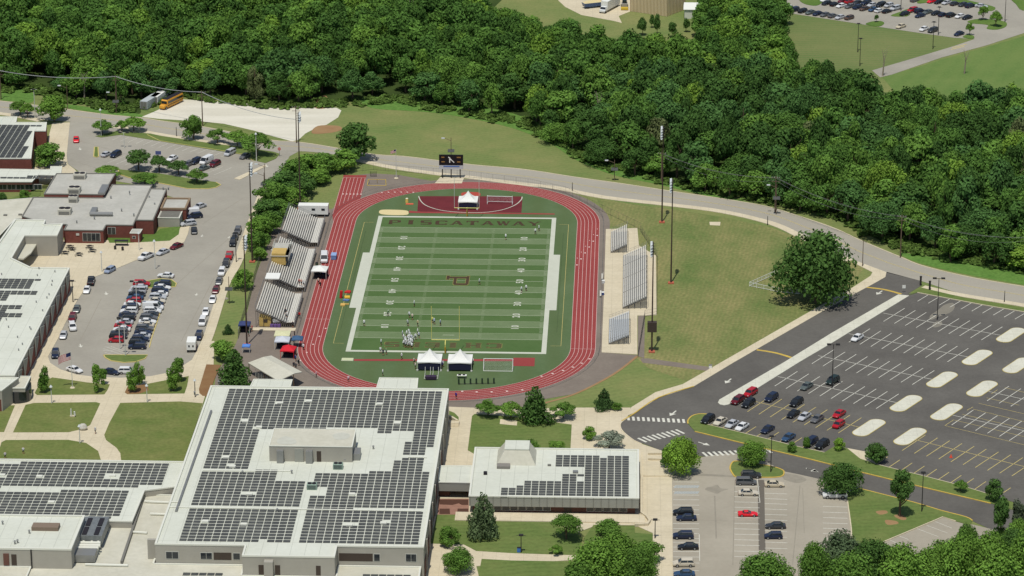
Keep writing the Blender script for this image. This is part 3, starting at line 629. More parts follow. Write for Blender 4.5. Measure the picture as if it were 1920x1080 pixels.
# tar patches, dust and wear on the lots
M_patch=mat('tar_patch',S(136,130,116),.95,S(154,147,131),.5,.5,6); M_dust=mat('dusty_asphalt',S(120,116,104),.95,S(138,132,118),.3,.6,6)
bm=B()
for P,z in (([(1326,914),(1336,912),(1345,909),(1352,916),(1366,917),(1352,922),(1345,926),(1334,923),(1322,918)],.031),([(1470,888),(1500,892),(1512,900),(1496,906),(1470,899)],.0315),([(1262,893),(1300,888),(1376,892),(1376,895),(1300,892),(1262,897)],.032),([(420,560),(424,557),(428,560),(424,562)],.03)):
    poly(bm,crv(gp(P),True,3),z)
for s in ((1340,930,1343,1010,.35),(1378,900,1374,1060,.2),(1500,910,1486,1060,.2),(1505,915,1508,1000,.15),(1264,974,1480,980,.12),(380,420,455,372,.15),(300,560,460,420,.12),(150,640,190,560,.12),(340,640,402,520,.12),(131,300,300,352,.12),(140,262,420,340,.12)): pseg(bm,s[:2],s[2:4],s[4],.0325)
struct('asphalt_repair',bm,M_patch)
bm=B()
for P in ([(1745,600),(1760,594),(1782,586),(1790,576),(1786,568),(1770,572),(1758,582),(1744,592)],[(1748,610),(1756,603),(1766,604),(1764,611),(1752,614)]): poly(bm,crv(gp(P),True,3),.0245)
struct('dust_patch',bm,M_dust)
bm=B()
for P in ([(1642,960),(1660,958),(1664,963),(1650,966)],[(1660,976),(1680,978),(1684,983),(1664,985)],[(1676,968),(1690,966),(1700,974),(1690,976)]): poly(bm,crv(gp(P),True,3),.145)
struct('bare_soil',bm,M_dirt)
# ================================================================== BUILDINGS
def building(name,label,cat='school building',loc=(0,0,0),group=None): return thing(name,label,cat,loc,0,group)
def roofblock(par,P,z0,z1,mroof,mwall,rim=.35,rimh=.3,trim=M_trim,rname='roof',wname='wall'):
    """walls, roof slab and parapet of one block; P world outline"""
    c=par.location; P=[Vector((p[0]-c.x,p[1]-c.y)) for p in P]
    ar=sum(P[i].x*P[(i+1)%len(P)].y-P[(i+1)%len(P)].x*P[i].y for i in range(len(P)))
    if ar<0: P=P[::-1]
    bm=B(); n=len(P)
    for i in range(n):
        a,b=P[i],P[(i+1)%n]; v=[bm.verts.new((a.x,a.y,z0)),bm.verts.new((b.x,b.y,z0)),bm.verts.new((b.x,b.y,z1-.02)),bm.verts.new((a.x,a.y,z1-.02))]; bm.faces.new(v)
    wl=obj(wname,bm,mwall,par)
    bm=B(); poly(bm,P,z1-rimh if rim else z1); tri(bm); rf=obj(rname,bm,mroof,par)
    if rim:
        bm=B()
        for i in range(n):
            a,b=P[i],P[(i+1)%n]; t=(b-a).normalized(); q=Vector((-t.y,t.x))
            e=t*.06
            prism(bm,[a-q*.08-e,b-q*.08+e,b+q*rim+e*0,a+q*rim],z1-rimh-.05,z1+.0005*i+.02,0,bottom=True)
        obj('parapet',bm,trim,par)
    return rf
def wallitem(par,name,A,Bp,t0,t1,z0,z1,m,out=.06,label=None):
    """box on the wall line A->B (metres from A), proud of the wall on its right-hand side"""
    c=par.location if par.parent is None else par.parent.location
    a=Vector((A[0],A[1])); b=Vector((Bp[0],Bp[1])); t=(b-a).normalized(); n=Vector((t.y,-t.x)); a=a-Vector((c.x,c.y))
    bm=B(); prism(bm,[a+t*t0-n*.1,a+t*t1-n*.1,a+t*t1+n*out,a+t*t0+n*out],z0,z1,bottom=True); return obj(name,bm,m,par)
def window(par,A,Bp,t0,t1,z0,z1,panes=2,out=.05):
    f=wallitem(par,'window',A,Bp,t0,t1,z0,z1,M_frame,out)
    c=par.location; a=Vector((A[0],A[1])); b=Vector((Bp[0],Bp[1])); t=(b-a).normalized(); n=Vector((t.y,-t.x)); a=a-Vector((c.x,c.y))
    bm=B(); w=(t1-t0-.12)/panes
    for i in range(panes):
        s0=t0+.1+w*i; s1=t0+.02+w*(i+1)
        prism(bm,[a+t*s0,a+t*s1,a+t*s1+n*(out+.03),a+t*s0+n*(out+.03)],z0+.1,z1-.1,bottom=True)
    obj('pane',bm,M_glass,f); return f
def rbox(par,name,x0,x1,y0,y1,z0,z1,m): 
    c=par.location if par.parent is None else par.parent.location
    bm=B(); box(bm,x0-c.x,x1-c.x,y0-c.y,y1-c.y,z0,z1); bmesh.ops.bevel(bm,geom=bm.edges[:],offset=.05,segments=1); return obj(name,bm,m,par)
def acunit(par,x,y,z,w=2.4,d=2.0,h=1.3,m=None):
    m=m or M_metal
    c=par.location if par.parent is None else par.parent.location; x-=c.x; y-=c.y
    bm=B(); box(bm,x-w/2,x+w/2,y-d/2,y+d/2,z,z+h); bmesh.ops.bevel(bm,geom=bm.edges[:],offset=.07,segments=1)
    for q in (-.22,.22): tube(bm,(x+w*q,y,z+h-.02),(x+w*q,y,z+h+.18),d*.26,n=12,mi=1)
    for i in range(4): box(bm,x-w*.42,x+w*.42,y-d/2-.03,y-d/2+.05,z+.2+.25*i,z+.3+.25*i,1)
    return obj('ac_unit',bm,[m,M_dark],par)
def vent(par,x,y,z,r=.3,h=.7,m=None):
    c=par.location if par.parent is None else par.parent.location; bm=B(); x-=c.x;y-=c.y
    tube(bm,(x,y,z),(x,y,z+h),r*.6,n=8); tube(bm,(x,y,z+h),(x,y,z+h+.2),r,r*.5,n=8); return obj('roof_vent',bm,m or M_metal,par)
def solar(par,x0,y1,cols,rows,px_,py_,z,keep,name='solar_panel_strip',w=.895,d=.64,tilt=.07,gap=None):
    """panel columns on a roof; keep(c,r) decides each bay. One part per column."""
    o=par.location if par.parent is None else par.parent.location
    for c in range(cols):
        bm=B(); bmr=0
        for r in range(rows):
            if not keep(c,r):
                if bmr: obj(name,bm,[M_panel,M_rack],par); bm=B(); bmr=0
                continue
            xa=x0+px_*c-o.x+.5*px_*(1-w); xb=xa+px_*w; ya=y1-py_*(r+1)-o.y+.5*py_*(1-d); yb=ya+py_*d; t=.03
            v=[bm.verts.new(q) for q in ((xa,ya,z+.10),(xb,ya,z+.10),(xb,yb,z+.10+tilt),(xa,yb,z+.10+tilt),(xa,ya,z+.06),(xb,ya,z+.06),(xb,yb,z+.06+tilt),(xa,yb,z+.06+tilt))]
            for f in ((0,1,2,3),(0,4,5,1),(1,5,6,2),(2,6,7,3),(3,7,4,0)): bm.faces.new([v[i] for i in f])
            for q in (xa,xb-.06):
                box(bm,q,q+.06,ya+.02,yb-.02,z-.0,z+.07,1)
            bmr+=1
        if bmr: obj(name,bm,[M_panel,M_rack],par)
        else: bm.free()
def inpoly(x,y,P):
    c=False;n=len(P);j=n-1
    for i in range(n):
        if (P[i][1]>y)!=(P[j][1]>y) and x<(P[j][0]-P[i][0])*(y-P[i][1])/(P[j][1]-P[i][1])+P[i][0]: c=not c
        j=i
    return c
# ---- main solar-roofed building
Z=8.5
main=building('school_hall','large school building, flat white roof almost covered in solar panels, nearest the camera','school building',(-25,-150,0))
fr=[(-54,-103.3),(3.4,-103.3),(3.2,-196.8),(-15.3,-196.8),(-15.3,-202.6),(-34.9,-202.6),(-34.9,-197.2),(-54.2,-197.2)]
mroof=roofblock(main,fr,0,Z,M_roof,M_wallg)
zr=Z-.3
A0,B0=Vector((-54.2,-197.2)),Vector((-34.9,-197.2)); window(main,A0,B0,2.2,5.0,5.0,6.7,2); window(main,A0,B0,9.6,12.2,5.0,6.6,2); window(main,A0,B0,16.6,18.2,5.0,6.6,1); wallitem(main,'dark_panel',A0,B0,12.5,16.3,4.9,6.6,M_door,.03)  # front walls carry flat dark-coloured panels between the windows
A1,B1=Vector((-15.3,-196.8)),Vector((3.2,-196.8)); wallitem(main,'dark_panel',A1,B1,.4,7.6,4.9,6.7,M_door,.03); window(main,A1,B1,7.8,9.2,4.95,6.7,1); window(main,A1,B1,14.6,17.0,4.95,6.8,2)
A2,B2=Vector((-34.9,-202.6)),Vector((-15.3,-202.6)); wallitem(main,'door',A2,B2,3.4,4.5,4.0,6.3,M_door,.05); wallitem(main,'door',A2,B2,6.9,8.0,4.0,6.3,M_door,.05); wallitem(main,'vent_shaft',A2,B2,4.7,6.6,4.0,7.6,M_wallg,1.5); wallitem(main,'door',A2,B2,15.6,16.6,4.0,6.3,M_door,.05)
# east wall bands, north porches
wallitem(main,'wall_band',(3.3,-196),(3.3,-104),1,91,0.1,4.2,M_brickd,.05)
for i in range(9): wallitem(main,'pilaster',(3.3,-196),(3.3,-104),5+10*i,5.6+10*i,0.1,7.6,M_wallg,.35)
p=[G(707,705.6,6.4),G(780,706.6,6.4),(-4.2,-103.2),(-14.2,-103.2)]
roofblock(main,[(-14.3,-103.2),(-4.3,-103.2),(-4.6,-93.6),(-14.0,-93.6)],0,7.4,M_roof,M_wallg,.2,.15,rname='porch_roof',wname='porch_wall')
roofblock(main,[(-45.2,-103.2),(-35.2,-103.2),(-35.2,-94.6),(-44.6,-94.6)],0,7.0,M_roof,M_wallg,.2,.15,rname='porch_roof',wname='porch_wall')
# penthouse
a=G(504.5,835.5,12.0); b=G(660.5,836,12.0); c=G(667,805,12.0); d=G(516.7,806,12.0)
ph=[(a.x,a.y),(b.x,a.y),(b.x,c.y),(a.x,c.y)]
roofblock(main,ph,zr,12.0,M_roofb,M_wallg,.15,.1,rname='penthouse_roof',wname='penthouse_wall')
PA,PB=Vector(ph[0]),Vector(ph[1])
for t in (1.8,8.4):
    wallitem(main,'duct',PA,PB,t,t+1.5,zr,zr+3.0,M_metal,1.3)
wallitem(main,'door',PA,PB,10.8,11.8,zr,zr+2.6,M_door,.05); wallitem(main,'wall_panel',PA,PB,5.8,7.8,zr,zr+3.2,M_wallp,.3)
rbox(main,'duct',b.x+.1,b.x+1.6,a.y+1,a.y+5,zr,zr+1.6,M_metal)
# metal ridge standing in for a step edge and its shadow line, and roof seams
bm=B()
for P in (((396,770),(330,958)),): 
    g0=G(*P[0],Z)-main.location; g1=G(*P[1],Z)-main.location; tube(bm,(g0.x,g0.y,zr+.25),(g1.x,g1.y,zr+.25),.28,n=8)
obj('roof_duct_or_ridge',bm,M_metal,mroof)
for (u0,v0),(u1,v1) in (((380,880.5),(545,882)),((318,949.5),(790,957)),((765,855.5),(800,856.5)),((320,940),(336,940))):
    g0=G(u0,v0,Z)-main.location; g1=G(u1,v1,Z)-main.location; bm=B(); tube(bm,(g0.x,g0.y,zr+.15),(g1.x,g1.y,zr+.15),.16,n=6); obj('roof_pipe',bm,M_trim,mroof)
PAN=[[(431,729),(482,729),(482,725),(792,727),(792,735),(832,735),(802,854),(753,854),(757,828),(774,828),(777,810),(711,810),(711,803.5),(616,803.5),(616,806.5),(487,806.5),(468,877),(378,877)],
 [(378,882),(522,882),(520,901.5),(573,901.5),(560,949),(356,949)],[(356,953.5),(560,953.5),(543,1013.5),(541,1019.5),(498,1019.5),(498,1013.5),(333,1013.5)],
 [(591,887),(672,887),(691,887),(691,884.5),(735,884.5),(738,863),(751,863),(752,858.5),(802,858.5),(790,954),(574,954),(579,929),(606,929),(611,911),(584,911)],[(574,957.5),(792,957.5),(782,1018),(585,1018),(585,1025),(555,1025)],[(466,877.5),(523,877.5),(523,880.5),(466,880.5)]]
HOLES=[(525.5,754),(579.7,751),(460,788.5),(485.7,799.5),(424,856),(436,873),(467,925,2),(385,976),(457,981.5),(712,756),(745,792),(660,925),(655,983,2),(719,979)]
def keep_main(c,r):
    x=X0+PXX*(c+.5); y=Y0-PYY*(r+.5); u,v=PX((x,y,zr+.15))
    for h in HOLES:
        if abs(v-h[1])<2.2+ (0 if len(h)<3 else 0) and abs(u-h[0])<7.4*(2 if len(h)>2 else 1): return False
    return any(inpoly(u,v,P) for P in PAN)
X0,Y0,PXX,PYY=-49.4,-104.6,1.713,1.62
solar(mroof,X0,Y0,30,56,PXX,PYY,zr,keep_main)
for h in HOLES:
    g=G(h[0],h[1]+1,zr+.3); l=g-main.location; bm=B(); box(bm,l.x-.7,l.x+.7,l.y-.5,l.y+.5,zr,zr+.45); bmesh.ops.bevel(bm,geom=bm.edges[:],offset=.12,segments=1); obj('skylight',bm,M_trim,mroof)
for u,v in ((585,916),(634,878)): 
    g=G(u,v,zr); acunit(mroof,g.x,g.y,zr,2.2,1.8,1.2,mat('green_unit',S(140,160,144),.6))
for u,v in ((547,888),(700,842),(647,866),(455,889),(410,720),(365,740),(520,960)): g=G(u,v,zr); vent(mroof,g.x,g.y,zr)
# ---- low connecting roofs in front (z 4) and left wing (z 5.5)
low=building('low_block','low flat cream-roofed block wrapped round the foot of the solar-panelled hall','building',(-60,-200,0))
P=[(-92,-176),(-73.0,-176),(-64,-160),(-54.6,-160),(-54.6,-197.4),(-35.1,-197.4),(-35.1,-202.8),(-15.1,-202.8),(-15.1,-197.0),(2.6,-197.0),(2.6,-232),(-92,-232)]
lroof=roofblock(low,P,0,4.0,M_roofb,M_wallg,.3,.2)
def keep_low(c,r): return True
solar(lroof,G(343,1073,4).x,G(343,1072,4).y,5,4,1.72,1.62,3.8,lambda c,r:True); solar(lroof,G(680,1075,4).x,G(680,1075,4).y,6,4,1.72,1.62,3.8,lambda c,r:True)
for (u0,v0),(u1,v1) in (((271,941),(317,943)),((282,964),(330,966)),((247,998),(276,1000)),((160,1059),(240,1061))):
    bm=B(); a_=G(u0,v0,4)-low.location; b_=G(u1,v1,4)-low.location; tube(bm,(a_.x,a_.y,4.1),(b_.x,b_.y,4.1),.3,n=7); obj('roof_pipe',bm,M_trim,lroof)
bm=B(); a_=G(270,930,4)-low.location; b_=G(228,1056,4)-low.location; prism(bm,[(a_.x-.25,a_.y),(a_.x+.25,a_.y),(b_.x+.25,b_.y),(b_.x-.25,b_.y)],3.8,4.5); obj('roof_step',bm,M_trimg,lroof)
a_=G(275,984,8.3); rbox(low,'stair_tower',-56.2,-54.3,a_.y-8,a_.y-7.2,3.8,8.3,M_wallg)
g=G(309,917,4.2); rbox(low,'wood_crate_stack',g.x-1.2,g.x+1.2,g.y-.8,g.y+.8,3.8,4.7,mat('orange_brown_timber',S(190,130,96),.9))
# chiller plant
chl=building('chiller_plant','grey metal chiller with ducts standing on the low cream roof','roof plant',(G(176,1010,4.0).x,G(176,1010,4.0).y,3.82))
bm=B(); box(bm,-2.6,2.6,-4.8,5.6,1.0,3.0); bmesh.ops.bevel(bm,geom=bm.edges[:],offset=.15,segments=1)
for x in (-2.3,2.3):
    for y in (-4,0,4): box(bm,x-.12,x+.12,y-.12,y+.12,0,1.05)
obj('chiller_body',bm,mat('chiller_grey',S(112,116,116),.5,S(150,154,152),1.2,.6,4,metal=.4),chl)
for i in range(4):
    bm=B(); x=-1.3+2.6*(i%2); y=-2.4+4.8*(i//2); box(bm,x-.5,x+.5,y-2,y+2,2.98,3.2); obj('louvre',bm,M_dark,chl)
bm=B()
for y,x0,x1 in ((-5.6,-3.2,2.4),(-7,-3,2.6),(-8.2,-2.2,2.4)): tube(bm,(x0,y,1.6),(x1,y,1.6),.42,n=10)
for x in (-2.6,-1.4,.4,1.8): tube(bm,(x,-8.4,.2),(x,-4.6,1.6),.34,n=8)
for y in (-3,0,2.5,4.6): tube(bm,(-3.2,y,.4),(-3.2,y+1.2,2.2),.4,n=8)
obj('pipework',bm,M_trim,chl)
bm=B(); box(bm,-2.2,2.2,-12.5,-8.8,.2,1.8); obj('duct',bm,M_metal,chl)
# left wing
wing=building('solar_wing','long single-storey wing with two bands of solar panels, lower left','school building',(-80,-160,0))
a=G(346,865,5.5); 
wr=[(-140,a.y),(-54.3,a.y),(-54.3,G(320,911,5.5).y),(G(271,919,5.5).x,G(271,919,5.5).y),(G(247.6,977,5.5).x,G(247.6,977,5.5).y),(-140,G(247.6,977,5.5).y)]
wroof=roofblock(wing,wr,0,5.5,M_roof,M_wallg,.35,.25)
WP=[[(-60,867),(318,867),(304,910),(260,910),(258,913),(-60,913)],[(-60,920),(243,920),(224,969),(222,968.5),(208,972),(160,972),(160,964),(-60,964)]]
WH=[(74,894,1),(4,891.5,1),(211,892.5,2),(96.5,942,1)]
x0w=G(317.5,869,5.5).x-1.713*50; y0w=G(317.5,867.5,5.5).y
def keepw(c,r):
    u,v=PX((x0w+1.713*(c+.5),y0w-1.62*(r+.5),5.4))
    if any(abs(v-h[1])<3 and abs(u-h[0])<7.5*h[2] for h in WH): return False
    return u>-45 and any(inpoly(u,v,P) for P in WP)
solar(wroof,x0w,y0w,50,22,1.713,1.62,5.25,keepw)
for u,v,_ in WH: g=G(u,v,5.3); rbox(wroof,'skylight',g.x-.7,g.x+.7,g.y-.5,g.y+.5,5.24,5.6,M_trim)
# lower-left tall block
g=G(133.5,1029,8.5); g2=G(159,966,8.5)
blk=building('corner_block','tall plain block with a white roof and beige walls, bottom left corner','school building',(-85,-195,0))
broof=roofblock(blk,[(-130,g2.y),(g2.x,g2.y),(g2.x,g.y),(-130,g.y)],0,8.5,M_roof,M_wallg,.4,.35)
g=G(86,990,8.3); rbox(broof,'roof_hatch',g.x-2.9,g.x+2.9,g.y-1.3,g.y+1.3,8.14,9.0,mat('rusty_hatch',S(128,112,96),.9))
for u,v in ((5,983),(28,1020),(33,1018),(55,1000)): g=G(u,v,8.2); vent(broof,g.x,g.y,8.14)
fa=(-130,G(133.5,1029,8.5).y); fb=(g2.x,fa[1])
xx=G(12,1060,5).x+130; wallitem(blk,'louvre',fa,fb,xx-.8,xx+.4,4.5,7.2,M_brickd,.2); wallitem(blk,'door',fa,fb,xx+.9,xx+2.0,4.5,7.0,M_door,.08)
g=G(57,1068,4.0); wallitem(blk,'downpipe',fa,fb,G(58,1050,6).x+130-.1,G(58,1050,6).x+130+.15,0,8.2,M_dpole,.25)
g3=G(56,1068,4.2); roofblock(blk,[(-130,fa[1]-.1),(g3.x,fa[1]-.1),(g3.x,fa[1]-14),(-130,fa[1]-14)],0,4.3,M_roofb,M_wallg,.25,.15,rname='lower_roof',wname='lower_wall')
# ---- small building with pyramid roof light
sm=building('library_block','small flat-roofed building with a truncated pyramid skylight and stepped solar panels','school building',(30,-145,0))
sroof=roofblock(sm,[(11,-130.2),(49.1,-130.2),(49.1,-159.1),(11,-159.1)],1.9,4.4,M_roof,M_wallp,.35,.25)
lw_=B(); prism(lw_,[(11.8-30,-158+145),(48.3-30,-158+145),(48.3-30,-131+145),(11.8-30,-131+145)],0,1.95); obj('ground_floor_wall',lw_,M_brickd,sm)
lw_=B(); prism(lw_,[(8-30,-163.5+145),(50.5-30,-163.5+145),(50.5-30,-158.9+145),(8-30,-158.9+145)],.0,.35); obj('plinth',lw_,M_walk,sm)
for i in range(22):
    x=11.2+i*1.73; bm=B(); box(bm,x-30,x+.07-30,-14.22,-14.09,1.95,4.3); obj('wall_rib',bm,M_trimg,sm)
A_,B_=Vector((11.8,-158.0)),Vector((48.3,-158.0))
for i in range(9): window(sm,A_,B_,1+i*1.85,2.75+i*1.85,.5,1.85,1,.08)
for i in range(5): window(sm,A_,B_,25.6+i*1.85,27.3+i*1.85,.5,1.85,1,.08)
wallitem(sm,'entrance_door',A_,B_,20.5,22.2,.1,1.9,M_door,.08)
bm=B(); frustum(bm,[(16.4-30,-140.4+145),(25.4-30,-140.4+145),(25.4-30,-131.2+145),(16.4-30,-131.2+145)],[(18.3-30,-138.4+145),(23.8-30,-138.4+145),(23.8-30,-133.2+145),(18.3-30,-133.2+145)],4.16,7.2); pyr=obj('pyramid_roof',bm,M_roofb,sm)
bm=B(); box(bm,18.2-30,23.9-30,-138.5+145,-133.1+145,7.18,7.42); obj('pyramid_cap',bm,M_roof,pyr)
g=G(944,876,4.2); rbox(sroof,'roof_hatch',g.x-1.5,g.x+1.5,g.y-1,g.y+1,4.15,4.8,mat('grey_hatch',S(130,126,118),.9))
g=G(910,889,4.2); rbox(sroof,'roof_vent_box',g.x-.4,g.x+.4,g.y-.4,g.y+.4,4.15,4.8,M_dark); g=G(1079,886,4.2); rbox(sroof,'skylight',g.x-.6,g.x+.6,g.y-.5,g.y+.5,4.15,4.6,M_metal); g=G(1030,873,4.2); rbox(sroof,'skylight',g.x-.4,g.x+.4,g.y-.3,g.y+.3,4.15,4.5,M_trimg)
x0s=G(1179.5,930,4.2).x-1.7*17; y0s=G(1175,855,4.2).y
SP=[[(1042,853),(1180,853),(1180,930),(980,930),(936,930),(936,914),(966,914),(966,909),(981,909),(981,902),(1053,902),(1053,890),(1096,890),(1096,876),(1042,876)]]
def keeps(c,r):
    u,v=PX((x0s+1.7*(c+.5),y0s-1.42*(r+.5),4.3))
    if (abs(u-1126)<7 and v<858) or (abs(u-1087)<7 and 894<v<904): return False
    return any(inpoly(u,v,P) for P in SP)
solar(sroof,x0s,y0s,17,20,1.7,1.42,4.15,keeps)
roofblock(sm,[(3.5,G(824,872,4.2).y),(11.0,G(887,872,4.2).y),(11.0,G(881,904,4.2).y),(3.5,G(820,903,4.2).y)],1.9,4.1,M_roof,M_wallp,.25,.15,rname='link_roof',wname='link_wall')
bm=B(); yy=G(820,903,4.1).y+145; box(bm,3.6-30,6.2-30,yy+1,yy+6,0,1.95); box(bm,10.2-30,11.7-30,yy+1,yy+6,0,1.95); obj('link_base',bm,M_brickd,sm)
bm=B(); box(bm,3.6-30,11-30,yy+5,yy+6.5,0,1.95); obj('link_back_wall',bm,M_door,sm)
for i in range(5): bm=B(); x=4.6+1.4*i-30; box(bm,x,x+.07,yy-.12,yy+.02,1.95,4.0); obj('wall_rib',bm,M_trimg,sm)
# entrance terrace, low walls east of it
def lowwall(label,pts,h,wd=.5,m=M_walk,name='low_wall'):
    L=gp(pts); bm=B(); strip(bm,L,-wd/2,wd/2,0,h); o=obj(name,bm,m); tag(o,label,'wall'); return o
lowwall('pale concrete low wall beside the panelled building, turning a rounded end',[(1199,850),(1203,900),(1203,965),(1213,972),(1218,980),(1214,986),(1200,987),(1190,987)],.7)
lowwall('long low planter wall north of the terrace steps',[(1215,853),(1250,853),(1250,860)],.6); lowwall('second low planter wall nearer the terrace',[(1215,863),(1252,864)],.6)
lowwall('pale ledge across the terrace walk',[(1206,893),(1258,893)],.35,.9)
lowwall('short concrete stair wall east of the big hall',[(842,785),(850,789),(858,794)],.9); 
bm=B(); g=G(852,798).to_2d()
for i in range(4): box(bm,g.x-1.1,g.x+1.1,g.y-1.5+.4*i,g.y+1.6,0.05,.15+.18*i)
tag(obj('concrete_steps',bm,M_walk),'small flight of concrete steps beside the east wall of the hall','steps')
# pavilion / snack stand near the track
pv=building('picnic_pavilion','small shelter with a pale pitched roof near the track curve','pavilion',(*G(508,705).to_2d(),0))
zt=3.6
R0=[G(465,680,3.0),G(495,669,4.4),G(552,700,4.4),G(537,712,3.0),G(515,716,2.6),G(470,690,3.0)]
c0=pv.location; a=G(465,680,3.2)-c0; b=G(494,669,4.2)-c0; c=G(552,700,4.2)-c0; d=G(522,714,3.2)-c0
bm=B(); v=[bm.verts.new(q) for q in (a,b,c,d)]; F=bm.faces.new(v); r=bmesh.ops.extrude_face_region(bm,geom=[F]); 
for q in [e for e in r['geom'] if isinstance(e,bmesh.types.BMVert)]: q.co.z-=.22
e0=b; f0=c; e1=Vector((b.x+1.6,b.y+3.4,3.3)); f1=Vector((c.x+1.6,c.y+3.4,3.3))
v=[bm.verts.new(q) for q in (e0,e1,f1,f0)]; F=bm.faces.new(v); r=bmesh.ops.extrude_face_region(bm,geom=[F])
for q in [e for e in r['geom'] if isinstance(e,bmesh.types.BMVert)]: q.co.z-=.22
bmesh.ops.recalc_face_normals(bm,faces=bm.faces); obj('roof',bm,M_roofb,pv)
for t in (0,.5,1):
    for s in (.06,.94):
        q=a.lerp(d,t); w2=b.lerp(c,t); x=q.lerp(w2,s); bm=B(); tube(bm,(x.x,x.y,-.0),(x.x,x.y,x.z-.15),.12,n=6); obj('post',bm,M_wood,pv)
bm=B(); 
for i in range(14):
    x=a.lerp(d,.2+i*.05); x=x+(b-a)*.08; tube(bm,(x.x,x.y,0),(x.x,x.y,2.4),.05,n=4)
obj('picket_screen',bm,M_trim,pv); bm=B(); x=a+(b-a)*.04; y=d+(b-a)*.04; tube(bm,(x.x,x.y,3.0),(y.x,y.y,3.0),.16,n=6); obj('eave_beam',bm,M_ytrim,pv)
# ---- left building (gym)
gx=-103.8
gy0=-91.9; gy1=-10.9
gym=building('gym_block','long white-roofed building with a red brick side wall along the car park','school building',(-120,-50,0))
P=[(gx,gy1),(gx,gy0),(-150,gy0),(-150,60)]
U6=lambda u,v:G(u,v,6.2).to_2d()
GP=[U6(28,411),U6(85.5,412),U6(82,420.4),U6(117.5,419),U6(107,441),U6(46,441),U6(21.6,483.4),U6(58,501),Vector((gx,gy1)),Vector((gx,gy0)),Vector((-150,gy0)),Vector((-150,U6(0,500).y+30)),U6(-14,470)]
groof=roofblock(gym,GP,0,6.2,M_roof,M_wallg,.4,.3)
EA,EB=(gx,gy0),(gx,gy1)
wallitem(gym,'brick_facing',EA,EB,.3,80.6,.0,4.3,M_brick,.08)
for i in range(10):
    t=3+7.9*i; bm=B(); q=[(gx+120+.12,gy0+50+t,1.0),(gx+120+.12,gy0+50+t+5.5,4.6),(gx+120+.12,gy0+50+t,6.0)]
    v=[bm.verts.new(k) for k in q]+[bm.verts.new((k[0]+.25,k[1],k[2])) for k in q]
    for f in ((0,2,1),(3,4,5),(0,1,4,3),(1,2,5,4),(2,0,3,5)): bm.faces.new([v[j] for j in f])
    obj('wall_fin',bm,M_wallp,gym)
bm=B(); 
cp=[G(48,451,3.6),G(72,451,3.6),G(66,462,3.6),G(58,474,3.6),G(44,485,3.6),G(30,484,3.6)]
prism(bm,[(p.x+120,p.y+50) for p in cp],3.2,3.6,bottom=True); tri(bm); obj('entrance_canopy',bm,M_roofb,gym)
def sol_block(rf,uv,z,cols,rows,mask=None,px_=1.75,py_=1.62): 
    g=G(*uv,z); solar(rf,g.x,g.y,cols,rows,px_,py_,z-.28,(lambda c,r:True) if mask is None else mask)
sol_block(groof,(-20,520.5),6.2,8,6,lambda c,r:(r<1 or c<7) and (r<5 if c<6 else r<5 and c<8) and not(c==7 and r>0) and not (c>4 and r>4))
sol_block(groof,(-15,543),6.2,7,5,lambda c,r:r<2 or c<3)
sol_block(groof,(-20,570),6.2,5,8,lambda c,r:r<2 or c<3); sol_block(groof,(-20,585),6.2,5,2)
for u,v in ((70,517),(73,504),(98,528),(97,535),(103,510),(3,515),(92,553),(88,559),(68,567),(80,583),(12,600),(16,614),(56,615),(58,618),(33,633),(42,646),(35,657)): g=G(u,v,6.0); vent(groof,g.x,g.y,5.9,.22,.4)
# lower link south of gym + entrance box
roofblock(gym,[(gx+1,gy0-.1),(gx-30,gy0-.1),(gx-30,gy0-9),(gx-1.5,gy0-9)],0,5.6,M_roof,M_wallg,.3,.2,rname='link_roof',wname='link_wall')
wallitem(gym,'brick_base',(gx-30,gy0-9),(gx-1.6,gy0-9),0,28.2,0,3.2,M_brick,.06)
eb=building('entrance_kiosk','small square entrance block with dark glazed front at the plaza corner','entrance block',(*G(34,752).to_2d(),0))
g=G(18,727,4.2)-eb.location
P=[G(18,727,4.2),G(47,727,4.2),G(47.5,705,4.2),G(27,705,4.2)]
roofblock(eb,[(P[0].x,P[0].y),(P[1].x,P[0].y),(P[1].x,P[2].y),(P[0].x,P[2].y)],3.1,4.2,M_roofb,M_wallg,.25,.2)
bm=B(); c0=eb.location; prism(bm,crv([(P[0].x+.3-c0.x,P[0].y+.3-c0.y),(P[1].x-.6-c0.x,P[0].y+.3-c0.y),(P[1].x+.9-c0.x,P[0].y+2.5-c0.y),(P[1].x-.3-c0.x,P[2].y-.3-c0.y),(P[0].x+.3-c0.x,P[2].y-.3-c0.y)],True,3),0,3.12); obj('glazing',bm,M_glass,eb)
# ---- middle complex
mid_=building('classroom_complex','brick school block with stepped grey roofs and roof units between two car parks','school building',(-105,50,0))
m1=roofblock(mid_,[(-122.8,58),(-105.6,58),(-105.1,78.6),(-122.6,78.0)],0,5.0,M_roofg,M_brick,.25,.2,M_trimg)
m2=roofblock(mid_,[(-105.4,58),(-105,70.9),(-93.2,70.9),(-93.2,33),(-100.8,33),(-100.9,28),(-112,28),(-112.0,33),(-118,33),(-126,40),(-126,57.9),(-122.8,57.9)],0,4.0,M_roofg,M_brick,.25,.2,M_trimg)
x1_=G(305,385,4).x
m3=roofblock(mid_,[(-93.0,66),(-88.2,66),(-88.0,36.5),(-93.0,36.5)],0,4.4,M_roofg,M_brick,.25,.2,M_trimg)
roofblock(mid_,[(-87.9,50),(-80.5,50),(-80.5,60),(-87.9,60)],0,3.6,M_roofg,M_brick,.5,.4,mat('timber_trellis',S(140,120,96),.9),rname='courtyard_roof',wname='courtyard_wall')
roofblock(mid_,[(-93.4,32.8),(-90.6,32.8),(-90.8,29.2),(-93.6,29.2)],0,2.9,M_roofg,M_brick,.15,.1,M_trim,rname='vestibule_roof',wname='vestibule_wall')
